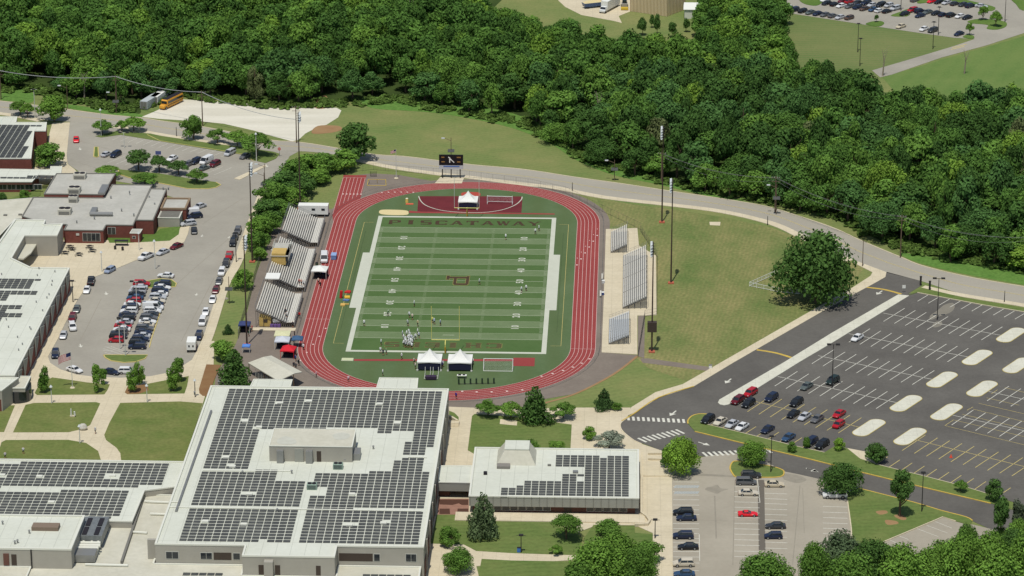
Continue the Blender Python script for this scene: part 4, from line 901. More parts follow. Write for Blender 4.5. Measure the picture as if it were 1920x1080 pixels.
window(mid_,(-112,28),(-100.9,28),5.2,10.2,.7,3.2,4); wallitem(mid_,'sign_box',(-112,28),(-100.9,28),3.4,4.3,2.4,3.0,M_frame,.15)
window(mid_,(-100.8,33),(-93.2,33),.3,2.6,1.2,3.3,2); window(mid_,(-93.6,29.2),(-90.8,29.2),.6,1.6,1.2,2.0,1)
for u,v,w_,d_,h_ in ((150,334,3.6,3,1.6),(140,360,3.4,3.2,1.6),(138,378,2.6,2.6,1.8),(122,400,3.6,3.4,1.6)):
    g=G(u,v,4.8 if v<368 else 3.8); acunit(m1 if v<368 else m2,g.x,g.y,4.75 if v<368 else 3.75,w_,d_,h_,mat('beige_unit',S(190,186,170),.7))
bm=B(); g=G(168,405,3.8); c0=mid_.location; tube(bm,(g.x+.2-c0.x,g.y-c0.y,4.5),(g.x+6.6-c0.x,g.y+.1-c0.y,4.5),.6,n=8); box(bm,g.x-c0.x,g.x+1.6-c0.x,g.y-c0.y,g.y+5-c0.y,3.8,4.9); obj('roof_duct_or_ridge',bm,M_metal,m2)
bm=B(); g=G(195,355,4.9); box(bm,g.x-1-c0.x,g.x+1-c0.x,g.y-5-c0.y,g.y+3-c0.y,4.8,5.5); obj('roof_duct_or_ridge',bm,M_metal,m1)
for u,v in ((228,396),(177,411),(144,418),(251,405),(290,385),(243,365),(208,372),(280,372),(306,358),(316,358)): g=G(u,v,3.9); vent(m2,g.x,g.y,3.8 if v>370 else 4.2)
sh=building('storage_shed','low grey storage unit with a ribbed roof at the end of the brick block','shed',(-86,36,0)); c0=sh.location
q0=G(296,408,2.8); q1=G(336.5,408,2.8); roofblock(sh,[(q0.x,q0.y),(q1.x,q0.y),(q1.x,q0.y+8),(q0.x,q0.y+8)],0,2.8,M_roofg,M_wallg,.12,.1,M_trim)
for i in range(6): bm=B(); box(bm,q0.x+.4-c0.x,q1.x-.4-c0.x,q0.y+.8+1.2*i-c0.y,q0.y+1.3+1.2*i-c0.y,2.7,2.9); obj('roof_rib',bm,M_trimg,sh)
# low white link roofs far left
lk=building('covered_walkway','low white flat roof linking the brick blocks at the left edge','walkway',(-135,70,0)); 
roofblock(lk,[(p.x,p.y) for p in (G(-30,340.7,3.4),G(60,340.7,3.4),G(71.4,327.6,3.4),G(113.7,328.5,3.4),G(116,311.6,3.4),G(95,311.6,3.4),G(94,318,3.4),G(-30,316,3.4))],2.5,3.4,M_roof,M_brickd,.2,.12)
k0=lk.children[-2]; g=G(-20,328.5,3.3); solar(lk,g.x,g.y,11,2,1.9,1.7,3.3,lambda c,r:(c>=6 or r==1))
A_=G(-30,340.7,3.4).to_2d()+Vector((0,.6)); B_=G(60,340.7,3.4).to_2d()+Vector((-.6,.6)); 
bm=B(); prism(bm,[(A_.x+135,A_.y-70),(B_.x+135,B_.y-70),(B_.x+136,B_.y-62),(A_.x+135,A_.y-62)],0,2.5); obj('base_wall',bm,M_brick,lk)
for i in range(6): window(lk,A_,B_,1.5+2.6*i,3.9+2.6*i,.8,2.4,2,.06)
for (u,v) in ((76,332),(100,332)): bm=B(); g=G(u,v,0); tube(bm,(g.x+135,g.y-70,0),(g.x+135,g.y-70,2.6),.12,n=6); obj('post',bm,M_wpole,lk)
lk2=building('low_white_link','low cream-roofed link building in front of the grey-roofed classrooms, left edge','building',(-140,45,0))
roofblock(lk2,[(p.x,p.y) for p in (G(-30,378,3.2),G(57,371,3.2),G(84,370.5,3.2),G(76,381,3.2),G(66,407,3.2),G(29,410,3.2),G(-20,462,3.2))],0,3.2,M_roofb,M_wallg,.2,.15)
for u,v in ((10,404),(38,403),(54,404)): g=G(u,v,3.1); rbox(lk2,'skylight',g.x-.5,g.x+.5,g.y-.4,g.y+.4,3.04,3.4,M_trimg)
# top-left solar building
tl=building('brick_classroom_block','red brick block with a steep bank of solar panels at the upper left edge','school building',(-140,105,0))
Zt=5.0; ut=lambda u,v:G(u,v,Zt).to_2d()
troof=roofblock(tl,[ut(-40,218.5),ut(32,218.5),ut(30,229),ut(87.4,229),ut(85.5,245),ut(64,245),ut(58,296.6),ut(-40,296.6)],0,Zt,M_roof,M_brick,.3,.2)
g=ut(-12,233); solar(troof,g.x-1,g.y,12,27,1.8,1.62,Zt-.18,lambda c,r:(lambda u,v:inpoly(u,v,[(-40,231),(75,231),(75,237),(58,237),(47,282),(36,296),(-40,294)]))(*PX((g.x-1+1.8*(c+.5),g.y-1.62*(r+.5),Zt))))
# ---- upper yard: tan warehouse, shed
wh=building('warehouse','tan corrugated metal warehouse at the top edge behind the woods','warehouse',(*G(1240,28).to_2d(),0)); c0=wh.location
a=G(1181,21); b=G(1250,31); c=G(1285,18)
P=[a.to_2d(),b.to_2d(),c.to_2d(),(c+(a-b)).to_2d()]; P[3]=P[0]+(P[2]-P[1])
wroof2=roofblock(wh,P,0,9,M_roofb,M_tan,.2,.15)
for (A_,B_,n_) in ((P[0],P[1],26),(P[1],P[2],13)):
    L0=(B_-A_).length
    bm=B()
    for i in range(n_):
        t=(B_-A_).normalized(); nn=Vector((t.y,-t.x)); p0=A_+t*(L0*(i+.3)/n_)-Vector((c0.x,c0.y)); prism(bm,[p0,p0+t*.25,p0+t*.25+nn*.12,p0+nn*.12],.1,8.8)
    obj('wall_rib',bm,mat('tan_rib',S(168,148,112),.8),wh)
sd_=building('white_shed','small white gabled shed beside the tan warehouse','shed',(*G(1300,32).to_2d(),0))
bm=B(); frustum(bm,[(-3.2,-2.4),(3.2,-2.4),(3.2,3.4),(-3.2,3.4)],[(-3.2,-2.4),(3.2,-2.4),(3.2,3.4),(-3.2,3.4)],0,3.4); obj('wall',bm,M_trim,sd_)
bm=B(); frustum(bm,[(-3.6,-2.8),(3.6,-2.8),(3.6,3.8),(-3.6,3.8)],[(-3.4,.4),(3.4,.4),(3.4,.6),(-3.4,.6)],3.4,5.2); obj('roof',bm,M_canvas,sd_)

# weather stains on the white roofs
M_stain=mat('roof_stain',S(178,177,162),.9,S(200,200,186),.5,.5,8)
def stain(par,z,pts):
    o=par.location; bm=B(); poly(bm,[(p.x-o.x,p.y-o.y) for p in crv([G(u,v,z).to_2d() for u,v in pts],True,4)],z); obj('stain',bm,M_stain,par)
stain(main,12.03-.1,[(520,824),(535,818),(552,823),(556,830),(545,833),(522,832)]); stain(main,11.935,[(624,815),(640,811),(655,814),(652,822),(630,824)])
stain(sm,4.115,[(902,850),(918,848),(926,858),(924,868),(905,866),(896,858)]); stain(sm,4.117,[(1008,893),(1022,891),(1034,894),(1026,899),(1010,898)])
stain(main,7.12,[(484,712),(500,709),(512,713),(498,716)] ) if False else None
if False: stain(low,3.815,[(300,1000),(315,985),(318,1010),(306,1030),(292,1045)]); stain(low,3.816,[(215,1040),(236,1036),(240,1052),(220,1056)])
# ================================================================== STANDS
def stand(name,label,xb,xf,y0,y1,zb,zf,n,mb,aisles=(),group=None,skip=None):
    """bleacher: front row at xf/zf rising to xb/zb"""
    cx,cy=(xb+xf)/2,(y0+y1)/2; t=thing(name,label,'bleachers',(cx,cy,.1),0,group); z0=.1
    dx=(xb-xf)/n; s=1 if xb>xf else -1
    for i in range(n):
        xa=xf+dx*(i+.3)-cx; z=zf+(zb-zf)*i/(n-1)-z0; xq=xa+dx*.48
        a,b=sorted((xa,xq)); sp=[(y0,y1)]
        if skip and skip[0]<=i: sp=[(y0,skip[1]),(skip[2],y1)]
        bm=B()
        for (p,q) in sp:
            box(bm,a,b,p-cy,q-cy,z-.06,z)
            box(bm,*sorted((xa-dx*.38,xa-dx*.04)),p-cy,q-cy,z-.44,z-.40,1)
            for k in range(int((q-p)/3)+1): yy=min(q-.2,p+.2+3*k)-cy; box(bm,a+.05,b-.05,yy-.04,yy+.04,z-.44,z-.05,1)
        obj('bench_row',bm,[mb,M_metal],t)
    bm=B(); m_=int((y1-y0)/4)
    for k in range(m_+1):
        y=y0+(y1-y0)*k/m_-cy; 
        tube(bm,(xf-cx,y,zf-z0-.5),(xb-cx,y,zb-z0-.5),.09,n=4)
        for i in range(1,5):
            x=xf+(xb-xf)*i/4-cx; z=zf+(zb-zf)*i/4-z0-.5; tube(bm,(x,y,0),(x,y,z),.06,n=4)
            if k<m_ and zb>3: tube(bm,(x,y,.1),(x,y+(y1-y0)/m_,z),.035,n=4)
    obj('understructure',bm,M_steel,t)
    bm=B()
    for yy in (y0-.1,y1+.1):
        for h in (.5,1.0):
            tube(bm,(xf-cx,yy-cy,zf-z0+h-.2),(xb-cx,yy-cy,zb-z0+h-.2),.03,n=4)
        for i in range(7): x=xf+(xb-xf)*i/6-cx; z=zf+(zb-zf)*i/6-z0; tube(bm,(x,yy-cy,z-.5),(x,yy-cy,z+.85),.03,n=4)
    for h in (.4,.8,1.15): tube(bm,(xb+s*.15-cx,y0-cy,zb-z0+h),(xb+s*.15-cx,y1-cy,zb-z0+h),.03,n=4)
    for k in range(int((y1-y0)/2)+1): tube(bm,(xb+s*.15-cx,y0+2*k-cy,zb-z0-.4),(xb+s*.15-cx,y0+2*k-cy,zb-z0+1.15),.03,n=4)
    obj('railing',bm,M_metal,t)
    for ya in aisles:
        bm=B()
        for i in range(n): 
            x=xf+dx*(i+.2)-cx; z=zf+(zb-zf)*i/(n-1)-z0+.03; box(bm,*sorted((x,x+dx*.3)),ya-cy-.12,ya-cy+.12,z,z+.05)
        obj('aisle_marker',bm,M_dark,t)
    return t
g1=('home side bleachers')
H1=stand('bleacher_section','aluminium bleacher section at the far end of the home side, next to the white trailer',-50.5,-42.6,27.0,49,5.0,1.7,14,M_alu,(),g1)
H2=stand('bleacher_section','middle home bleacher section with the yellow press box cut into its top rows',-50.5,-42.6,-11,21.5,5.0,1.7,14,M_alu,(),g1,skip=(10,0.0,11.5))
H3=stand('bleacher_section','nearest home bleacher section above the yellow snack window',-50.5,-42.6,-38.7,-16,5.0,1.7,14,M_alu,(),g1)
V1=stand('bleacher_section','small far bleachers on the visitor side, behind the finish curve',46.0,41.5,25.0,43,2.6,.6,9,M_alu,(),'visitor side bleachers')
V2=stand('bleacher_section','large central visitor bleachers with three dotted aisles',51.3,45.0,-21.2,22,3.5,.7,12,M_alu,(-10,1.5,12.5),'visitor side bleachers')
V3=stand('bleacher_section','small near bleachers on the visitor side with bluish planks',46.7,41.5,-48.5,-30,2.6,.6,10,M_alub,(),'visitor side bleachers')
for T_,xw in ((H1,(27,49)),(H2,(-11,21.5)),(H3,(-38.7,-16))):
    bm=B(); l=T_.location
    for q in range(4): box(bm,-42.5+.5*q-l.x,-42.06+.5*q-l.x,xw[0]-l.y,xw[1]-l.y,1.3,1.36)
    box(bm,-40.55-l.x,-40.5-l.x,xw[0]-l.y,xw[1]-l.y,.2,1.3); obj('deck_plank',bm,M_alu,T_); bm=B()
    for k in range(int((xw[1]-xw[0])/3)+1): box(bm,-40.5-l.x,-40.42-l.x,xw[0]+3*k-l.y-.05,xw[0]+3*k-l.y+.05,0,2.3)
    box(bm,-40.5-l.x,-40.42-l.x,xw[0]-l.y,xw[1]-l.y,2.2,2.3); box(bm,-40.5-l.x,-40.42-l.x,xw[0]-l.y,xw[1]-l.y,1.75,1.82); obj('front_rail',bm,M_metal,T_)
# press box
pb=thing('press_box','small yellow plywood press box with a roof deck on the middle home bleachers','press box',(-48.6,5.5,.1))
bm=B(); box(bm,-1.9,1.9,-5.2,-.4,3.8,7.0); obj('cabin',bm,M_ytrim,pb)
bm=B(); box(bm,-2.1,2.1,-.5,5.6,3.8,6.2); obj('cabin_rear',bm,mat('weathered_plywood',S(150,136,108),.9),pb)
bm=B(); box(bm,1.9,2.6,-4.8,4.8,4.6,6.4); obj('window_band',bm,M_glass,pb)
bm=B(); box(bm,-2.2,2.6,-5.4,5.8,6.22,6.4) ; obj('roof_deck',bm,M_roofg,pb)
bm=B()
for x in (-2.1,2.5):
    for z in (6.9,7.5): tube(bm,(x,-.3,z),(x,5.7,z),.04,n=4)
    for y in (-.3,1.2,2.7,4.2,5.7): tube(bm,(x,y,6.4),(x,y,7.5),.04,n=4)
for y in (-.3,5.7): tube(bm,(-2.1,y,7.5),(2.5,y,7.5),.04,n=4)
obj('railing',bm,M_trim,pb)
bm=B(); 
for x in (-1.7,1.7):
    for y in (-4.8,0,5.2): tube(bm,(x,y,0),(x,y,3.85),.1,n=5)
obj('post',bm,M_steel,pb)
# snack counter under near section, small white roof by the gap
sk=thing('snack_window','yellow snack window with bins under the end of the nearest home bleachers','kiosk',(-48,-38.5,.1))
bm=B(); box(bm,-1.7,1.4,.2,3.0,0,2.5); obj('kiosk_body',bm,M_ytrim,sk)
bm=B(); box(bm,-.6,.5,.12,.25,1.1,2.0); obj('hatch',bm,M_door,sk); bm=B(); box(bm,1.9,3.6,.1,.25,1.2,2.1); obj('notice',bm,M_canvas,sk)
for i,x in enumerate((.6,1.7,2.6)): 
    bm=B(); box(bm,1.2+i*.95,2.0+i*.95,-.6,.1,0,.8); o=obj('table',bm,M_obj,sk); o.color=(.14,.08,.24,1)
bm=B(); box(bm,-4,8,-3.0,-.8,-.0,.06); obj('counter_slab',bm,M_conc,sk)
o=B(); box(o,-50.4,-46.6,-17.2,-12.2,5.9,6.15); cnp=thing('lift_canopy','flat white canopy on posts between the home bleacher sections','canopy',(-48.5,-14.7,0))
bm=B(); box(bm,-1.9,1.9,-2.3,2.3,5.7,5.95); obj('roof',bm,M_canvas,cnp); o.free()
for x in (-1.7,1.7):
    for y in (-2.1,2.1): bm=B(); tube(bm,(x,y,.0),(x,y,5.72),.08,n=5); obj('post',bm,M_steel,cnp)
# ================================================================== POLES, SIGNS, GOALS
def floodlight(px,h,label,rows=5,cross=2,dbl=False,sh=True):
    g=G(*px); t=thing('floodlight_tower',label,'floodlight',(g.x,g.y,0),0,'stadium floodlight towers')
    bm=B(); tube(bm,(0,0,0),(0,0,h),.23,.13,n=10)
    if dbl: tube(bm,(.9,0,0),(.9,0,h),.24,.14,n=10)
    obj('pole',bm,M_pole,t)
    bm=B(); box(bm,-.8,.8,-.8,.8,0,.28); obj('footing',bm,mat('brick_orange',S(176,96,72),.9),t)
    bm=B(); fx=1 if g.x<0 else -1
    for r in range(rows): z=h-.2-.75*r; tube(bm,(0,-1.3,z),(0,1.3,z),.06,n=5); tube(bm,(-.5,0,z),(.5,0,z),.05,n=4)
    obj('crossarm',bm,M_steel,t)
    bm=B()
    for r in range(rows):
        for k in range(4):
            z=h-.25-.75*r; y=-1.15+.77*k; tube(bm,(fx*.2,y,z+.1),(fx*.62,y,z-.15),.16,.3,n=8)
    obj('lamp_bank',bm,M_lamp,t); return t
floodlight((473,491),28.5,'tall brown floodlight tower nearest the packed car park, left of the hedge trees')
floodlight((463,647),29.5,'tall floodlight tower left of the nearest home bleachers')
floodlight((563,391),29,'tall floodlight tower at the far end of the home bleachers',4)
floodlight((1241,417),28.5,'tall floodlight tower farthest back on the visitor side, at the road verge')
floodlight((1258,531),29.5,'tall floodlight tower standing in the mown field right of the visitor bleachers')
ft=floodlight((1222,660),29.5,'tall floodlight tower nearest the camera on the visitor side, with a cabinet on its pole')
bm=B(); box(bm,-1.2,1.2,-.7,.7,5.6,8.2); obj('cabinet',bm,M_door,ft)
def streetlamp(px,h,label,kind='lamp',m=M_dpole,name='street_lamp',cat='lamp post',arms=1,solar_=False):
    g=G(*px); t=thing(name,label,cat,(g.x,g.y,.1),0)
    bm=B(); tube(bm,(0,0,-.1),(0,0,h),.13,.08,n=7); obj('pole',bm,m,t)
    if kind=='box':
        bm=B(); tube(bm,(-1.0,0,h-.1),(1.0,0,h-.1),.06,n=5)
        obj('arm',bm,m,t); bm=B(); 
        for x in (-1.1,1.1) if arms>1 else (.0,): box(bm,x-.5,x+.5,-.35,.35,h-.15,h+.15)
        obj('lamp_head',bm,M_dpole,t)
    elif kind=='cobra':
        bm=B(); tube(bm,(0,0,h-1),(-2.0,0,h-.2),.06,n=5); obj('arm',bm,m,t); bm=B(); box(bm,-2.9,-1.9,-.25,.25,h-.35,h-.1); bmesh.ops.bevel(bm,geom=bm.edges[:],offset=.08,segments=1); obj('lamp_head',bm,M_lamp,t)
    elif kind=='globe':
        bm=B(); tube(bm,(0,0,h),(0,0,h+.5),.42,.1,n=9); tube(bm,(0,0,h-.25),(0,0,h),.1,.42,n=9); obj('lamp_head',bm,M_lamp,t)
    if solar_:
        bm=B(); box(bm,-1.0,1.0,-.04,.04,-.65,.65,mtx=Matrix.Translation((0,-.3,h*.55))@Matrix.Rotation(R(-62),4,'X')); obj('solar_panel',bm,M_panel,t)
    return t
streetlamp((1757,600),11.5,'tall double-headed parking lamp near the top of the right-hand car park','box',arms=2)
streetlamp((1560,728),11.5,'tall double-headed parking lamp beside the dark navy car in the right-hand car park','box',arms=2)
streetlamp((1728,960),9.5,'parking lamp between the loop road and the lone pine tree','box')
streetlamp((1445,886),9,'thin lamp post on the small oval island below the zebra crossing','box')
streetlamp((1228,1010),4.5,'short lamp beside the wide concrete walk at the bottom edge','box')
streetlamp((977,1037),4.2,'short lamp on the lawn south of the panelled building, blue bin at its foot','box')
streetlamp((190,255),8.3,'pale street lamp at the corner of the upper left car park','globe',M_wpole)
streetlamp((481,303),8.6,'pale street lamp on the grass tip near the stop sign','globe',M_wpole)
streetlamp((66,222),9.5,'pale street lamp at the left edge beside the road','box',M_wpole)
streetlamp((233,277),4.8,'pale lamp with twin heads in the upper left car park','box',M_wpole,arms=2)
streetlamp((191,510),5.5,'thin lamp post on the school plaza near the picnic tables','globe',M_wpole)
streetlamp((291,505),8,'lamp post at the plaza kerb beside the white pickup','globe',M_wpole)
streetlamp((261,470),5,'thin pale lamp on the plaza lawn edge','globe',M_wpole)
streetlamp((137,567),6,'thin lamp post beside the brick side wall of the long white building','box')
streetlamp((257,585),8.5,'pale lamp standing between the two columns of parked cars','box',M_wpole,arms=2)
streetlamp((225,655),8.5,'pale lamp at the near end of the left column of parked cars','box',M_wpole)
streetlamp((235,667),8.5,'pale twin lamp at the near end of the packed cars','box',M_wpole,arms=2)
streetlamp((97,757),4.3,'slim lamp post at the top edge of the left lawn','globe',M_wpole); streetlamp((276,755),4.3,'slim lamp post at the top edge of the large square lawn','globe',M_wpole)
streetlamp((150,832),4.3,'slim lamp post where the curved plaza paths meet','globe',M_wpole); streetlamp((366,745),4.3,'slim lamp post at the tip of the mulch bed','globe',M_dpole)
streetlamp((443,492),8.5,'dark lamp post on the sidewalk beside the red pickup','box')
streetlamp((430,569),7.5,'solar street lamp on the sidewalk beside the white sedan','none',M_wood,solar_=True)
streetlamp((496,370),7.5,'leaning solar street lamp beside the hedge trees at the lot entrance','cobra',M_wood,solar_=True)
streetlamp((497,362),9,'wooden pole with a curved arm next to the lot entrance','cobra',M_wood)
streetlamp((218,212),7,'solar lamp on a wooden pole by the road, in front of the woods','cobra',M_wood,solar_=True)
streetlamp((127,205),8,'dark pole with a lamp among the roadside trees, upper left','cobra',M_wood)
streetlamp((1152,338),6.3,'solar lamp on the road verge behind the visitor side','cobra',M_wood,solar_=True)
streetlamp((846,312),9,'lamp pole rising behind the scoreboard','cobra',M_wood,solar_=True)
streetlamp((1455,402),9,'solar lamp at the wood edge above the road bend','cobra',M_wood,solar_=True)
streetlamp((1617,500),7.5,'brown pole at the driveway corner by the big round tree','none',M_wood,name='utility_pole',cat='utility pole')
streetlamp((1883,567),3.2,'short sign post on the verge near the right edge','none',name='sign_post',cat='sign post')
streetlamp((1439,422),2.6,'short sign post on the road sidewalk above the mown field','none',name='sign_post',cat='sign post')
streetlamp((331,256),3.0,'short sign post on the sidewalk by the upper car park','none',name='sign_post',cat='sign post')
streetlamp((1608,92*1.0+6),10,'thin lamp post in the striped field near the wood','box'); 
streetlamp((1612,124),9.5,'lamp post near the wood end of the far road','box'); streetlamp((1749,92),9.5,'lamp post on the striped field edge by the far road','box'); streetlamp((1759,66),10,'lamp post in front of the dark cars in the far car park','box'); streetlamp((1884,42),10,'lamp post on the rounded island of the far car park','box'); streetlamp((1689,20),10,'lamp post between the rows of the far car park','box')
streetlamp((1073,380-22),2.5,'pair of dark posts on the sidewalk above the track curve','none',name='sign_post',cat='sign post')
# utility poles and cables
UT=[((2,186),10,'utility pole at the left edge by the woods'),((219,203),11,'utility pole behind the solar lamp in front of the woods'),((380,236),11.5,'utility pole on the verge of the gravel lot'),((556,268),12,'utility pole with cross arms at the gravel lot corner'),
    ((1453,398),11,'utility pole at the wood edge above the road bend'),((1688,483),12.5,'utility pole with transformer on the right road verge'),((1376,91),6,'pale utility pole in the gap in the woods near the warehouse'),((1930,520),12,'utility pole just past the right edge on the verge'),((1240,345),10,'utility pole behind the tall floodlight at the road')]
tops=[]
for (px,h,lab) in UT:
    g=G(*px); t=thing('utility_pole',lab,'utility pole',(g.x,g.y,0),0,'utility poles along the road'); bm=B(); tube(bm,(0,0,0),(0,0,h),.2,.13,n=7); obj('pole',bm,M_wood,t)
    for k in (0,1): bm=B(); tube(bm,(-1.2,.15,h-.6-1.1*k),(1.2,.15,h-.6-1.1*k),.08,n=5); obj('crossarm',bm,M_wood,t)
    bm=B()
    for x in (-1.1,-.4,.4,1.1): tube(bm,(x,.15,h-.55),(x,.15,h-.3),.06,n=5)
    obj('insulator',bm,M_lamp,t); tops.append(Vector((g.x,g.y,h-.4)))
def cable(a,b,label,r=.03,sag=1.2,off=0,m=M_dpole):
    bm=B(); n=14; P=[]
    for i in range(n+1):
        t=i/n; p=a.lerp(b,t)+Vector((0,off,-4*sag*t*(1-t))); P.append(p)
    for i in range(n): tube(bm,P[i],P[i+1],r,n=4,cap=False)
    o=obj('overhead_cable',bm,m); tag(o,label,'cable',None)
M_wcab=mat('pale_cable',S(170,172,170),.6)
for o_ in (0,.5):
    cable(tops[0]+Vector((-60,5,2)),tops[0],'pale overhead cable running off the left edge in front of the woods',.07,1,o_,M_wcab) if o_==0 else None
cable(tops[0],tops[1],'thick pale overhead cable across the woods at upper left',.10,1.3,0,M_wcab); cable(tops[1],tops[2],'thick pale overhead cable above the parked bus',.10,1.2,0,M_wcab); cable(tops[2],tops[3]-Vector((0,0,4)),'pale overhead cable above the gravel lot',.09,1.6,0,M_wcab)
for k,(i,j,lab) in enumerate(((8,4,'dark overhead wires between the visitor floodlights and the road bend'),(4,5,'dark overhead wires along the wood edge at the road bend'),(5,7,'dark overhead wires leaving the transformer pole to the right'))):
    for o_,s_ in ((-.9,1.6),(.3,2.2),(1,3.0)):
        cable(tops[i]+Vector((0,0,0 if o_<.5 else -1.2)),tops[j]+Vector((0,0,0 if o_<.5 else -1.2)),lab+(', upper strand','; middle strand','; lowest strand')[(-.9,.3,1).index(o_)],.035,s_,o_,M_metal)
# flagpoles
def flagpole(px,h,label,us=True,fl=3.2):
    g=G(*px); t=thing('flagpole',label,'flagpole',(g.x,g.y,.1)); bm=B(); tube(bm,(0,0,0),(0,0,h),.1,.05,n=8); obj('pole',bm,M_wpole,t); bm=B(); tube(bm,(0,0,0),(0,0,.25),.7,.5,n=12); obj('base',bm,M_walk,t)
    bm=B(); n=13; W_=fl; H_=fl*.58
    for r in range(n):
        for k in range(8):
            x0=-W_*k/8; x1=-W_*(k+1)/8; d=lambda x:-.25*abs(x)**1.35
            w0=.18*math.sin(2.2*x0); w1=.18*math.sin(2.2*x1)
            za=h-.15-H_*r/n; zb=h-.15-H_*(r+1)/n
            v=[bm.verts.new(q) for q in ((x0,w0,za+d(x0)),(x0,w0,zb+d(x0)),(x1,w1,zb+d(x1)),(x1,w1,za+d(x1)))]
            F=bm.faces.new(v); F.material_index=(2 if (k<3 and r<7) else (r%2))
    f=obj('flag',bm,[mat('flag_red',S(176,44,52),.8),mat('flag_white',S(226,222,216),.8),mat('flag_blue',S(40,48,92),.8)],t); f.rotation_euler=(0,0,R(12)); return t
flagpole((136,728),9.6,'white flagpole with an American flag on the small lawn in front of the car park')
flagpole((743,335),9.2,'white flagpole with a small flag at the far end of the track',fl=1.6)
# scoreboard
g=G(846,334); sb=thing('scoreboard','black scoreboard with white lower panel on dark posts beyond the track','scoreboard',(g.x,g.y,0))
zb=3.0; bm=B(); box(bm,-3.6,3.6,-.25,.25,4.1,7.3); bmesh.ops.bevel(bm,geom=bm.edges[:],offset=.04,segments=1); obj('display',bm,mat('scoreboard_black',S(26,22,26),.5),sb)
bm=B(); box(bm,-3.6,3.6,-.28,.22,2.9,4.08); obj('sponsor_panel',bm,mat('sponsor_grey',S(186,188,190),.7),sb)
for x in (-2.6,0,2.7): bm=B(); tube(bm,(x,0,0),(x,0,4.2),.16,n=8); obj('post',bm,M_dpole,sb)
bm=B()
for x0,z0_,x1 in ((-2.9,6.4,-2.0),(-2.9,5.0,-1.9),(1.7,6.4,2.9),(1.8,5.0,2.8)): box(bm,x0,x1,-.3,-.26,z0_,z0_+.35)
obj('digit_panel',bm,mat('amber_digit',S(150,112,60),.6),sb)
bm=B(); box(bm,-.55,-.25,-.31,-.27,4.9,6.6); v=[bm.verts.new(q) for q in ((-.9,-.32,6.6),(-.75,-.32,6.85),(1.0,-.32,5.1),(.85,-.32,4.85))]; bm.faces.new(v); box(bm,-.5,.2,-.325,-.28,5.7,5.95); obj('emblem',bm,M_canvas,sb)
bm=B(); box(bm,-2.3,2.5,-.33,-.27,3.6,3.95); obj('lettering_band',bm,mat('blue_band',S(84,112,170),.7),sb)
bm=B(); prism(bm,[(p.x-g.x,p.y-g.y) for p in (G(826,332),G(870,334),G(866,344),G(815,344))],.0,.08); obj('slab',bm,M_walk,sb)
# goal posts
def goalpost(y,s,label):
    t=thing('goal_post',label,'goal post',(0,y,.04)); t.location=(-.1,y+s*1.6,.04)
    bm=B(); tube(bm,(0,0,0),(0,0,1.7),.2,n=8); obj('base_pad',bm,mat('gold_pad',S(176,142,44),.8),t)
    bm=B(); P=[(0,0,1.5),(0,0,2.3),(0,-s*.8,2.9),(0,-s*1.6,3.05)]
    for i in range(3): tube(bm,P[i],P[i+1],.12,n=6)
    obj('gooseneck',bm,mat('goal_yellow',S(222,214,120),.5),t)
    bm=B(); tube(bm,(-3.56,-s*1.6,3.05),(3.56,-s*1.6,3.05),.11,n=6); obj('crossbar',bm,mat('goal_yellow',S(222,214,120),.5),t)
    for x in (-3.56,3.56): bm=B(); tube(bm,(x,-s*1.6,3.0),(x,-s*1.6,12.2),.07,n=6); obj('upright',bm,mat('goal_yellow',S(222,214,120),.5) if s<0 else M_wpole,t)
goalpost(-54.86,-1,'yellow football goal post at the near end zone, between the two white tents'); goalpost(54.86,1,'football goal post at the far end zone in front of the tent')
def soccer(xc,y,s,label,rz=0):
    t=thing('soccer_goal',label,'soccer goal',(xc,y,.04),rz)
    bm=B(); tube(bm,(-3.66,0,2.44),(3.66,0,2.44),.09,n=6); obj('crossbar',bm,M_canvas,t)
    for x in (-3.66,3.66): bm=B(); tube(bm,(x,0,0),(x,0,2.44),.09,n=6); obj('post',bm,M_canvas,t)
    bm=B()
    for x in (-3.66,3.66): tube(bm,(x,0,2.44),(x,-s*.9,2.4),.06,n=5); tube(bm,(x,-s*.9,2.4),(x,-s*2.4,.06),.06,n=5); tube(bm,(x,0,.06),(x,-s*2.4,.06),.06,n=5)
    tube(bm,(-3.66,-s*2.4,.06),(3.66,-s*2.4,.06),.08,n=5); obj('back_frame',bm,M_canvas,t)
    bm=B()
    for i in range(25): x=-3.6+.3*i; tube(bm,(x,-s*.9,2.35),(x,-s*2.4,.1),.009,n=3,cap=False)
    for i in range(8): f=i/8; tube(bm,(-3.6,-s*(.9+1.5*f),2.35-2.25*f),(3.6,-s*(.9+1.5*f),2.35-2.25*f),.009,n=3,cap=False)
    obj('net',bm,M_canvas,t)
g=G(934.5,690); soccer(g.x,g.y,1,'white soccer goal beside the nearer tents, its back to the camera'); g=G(937,383.5); soccer(g.x,g.y,-1,'white soccer goal on the maroon surface right of the far tent',R(-3))
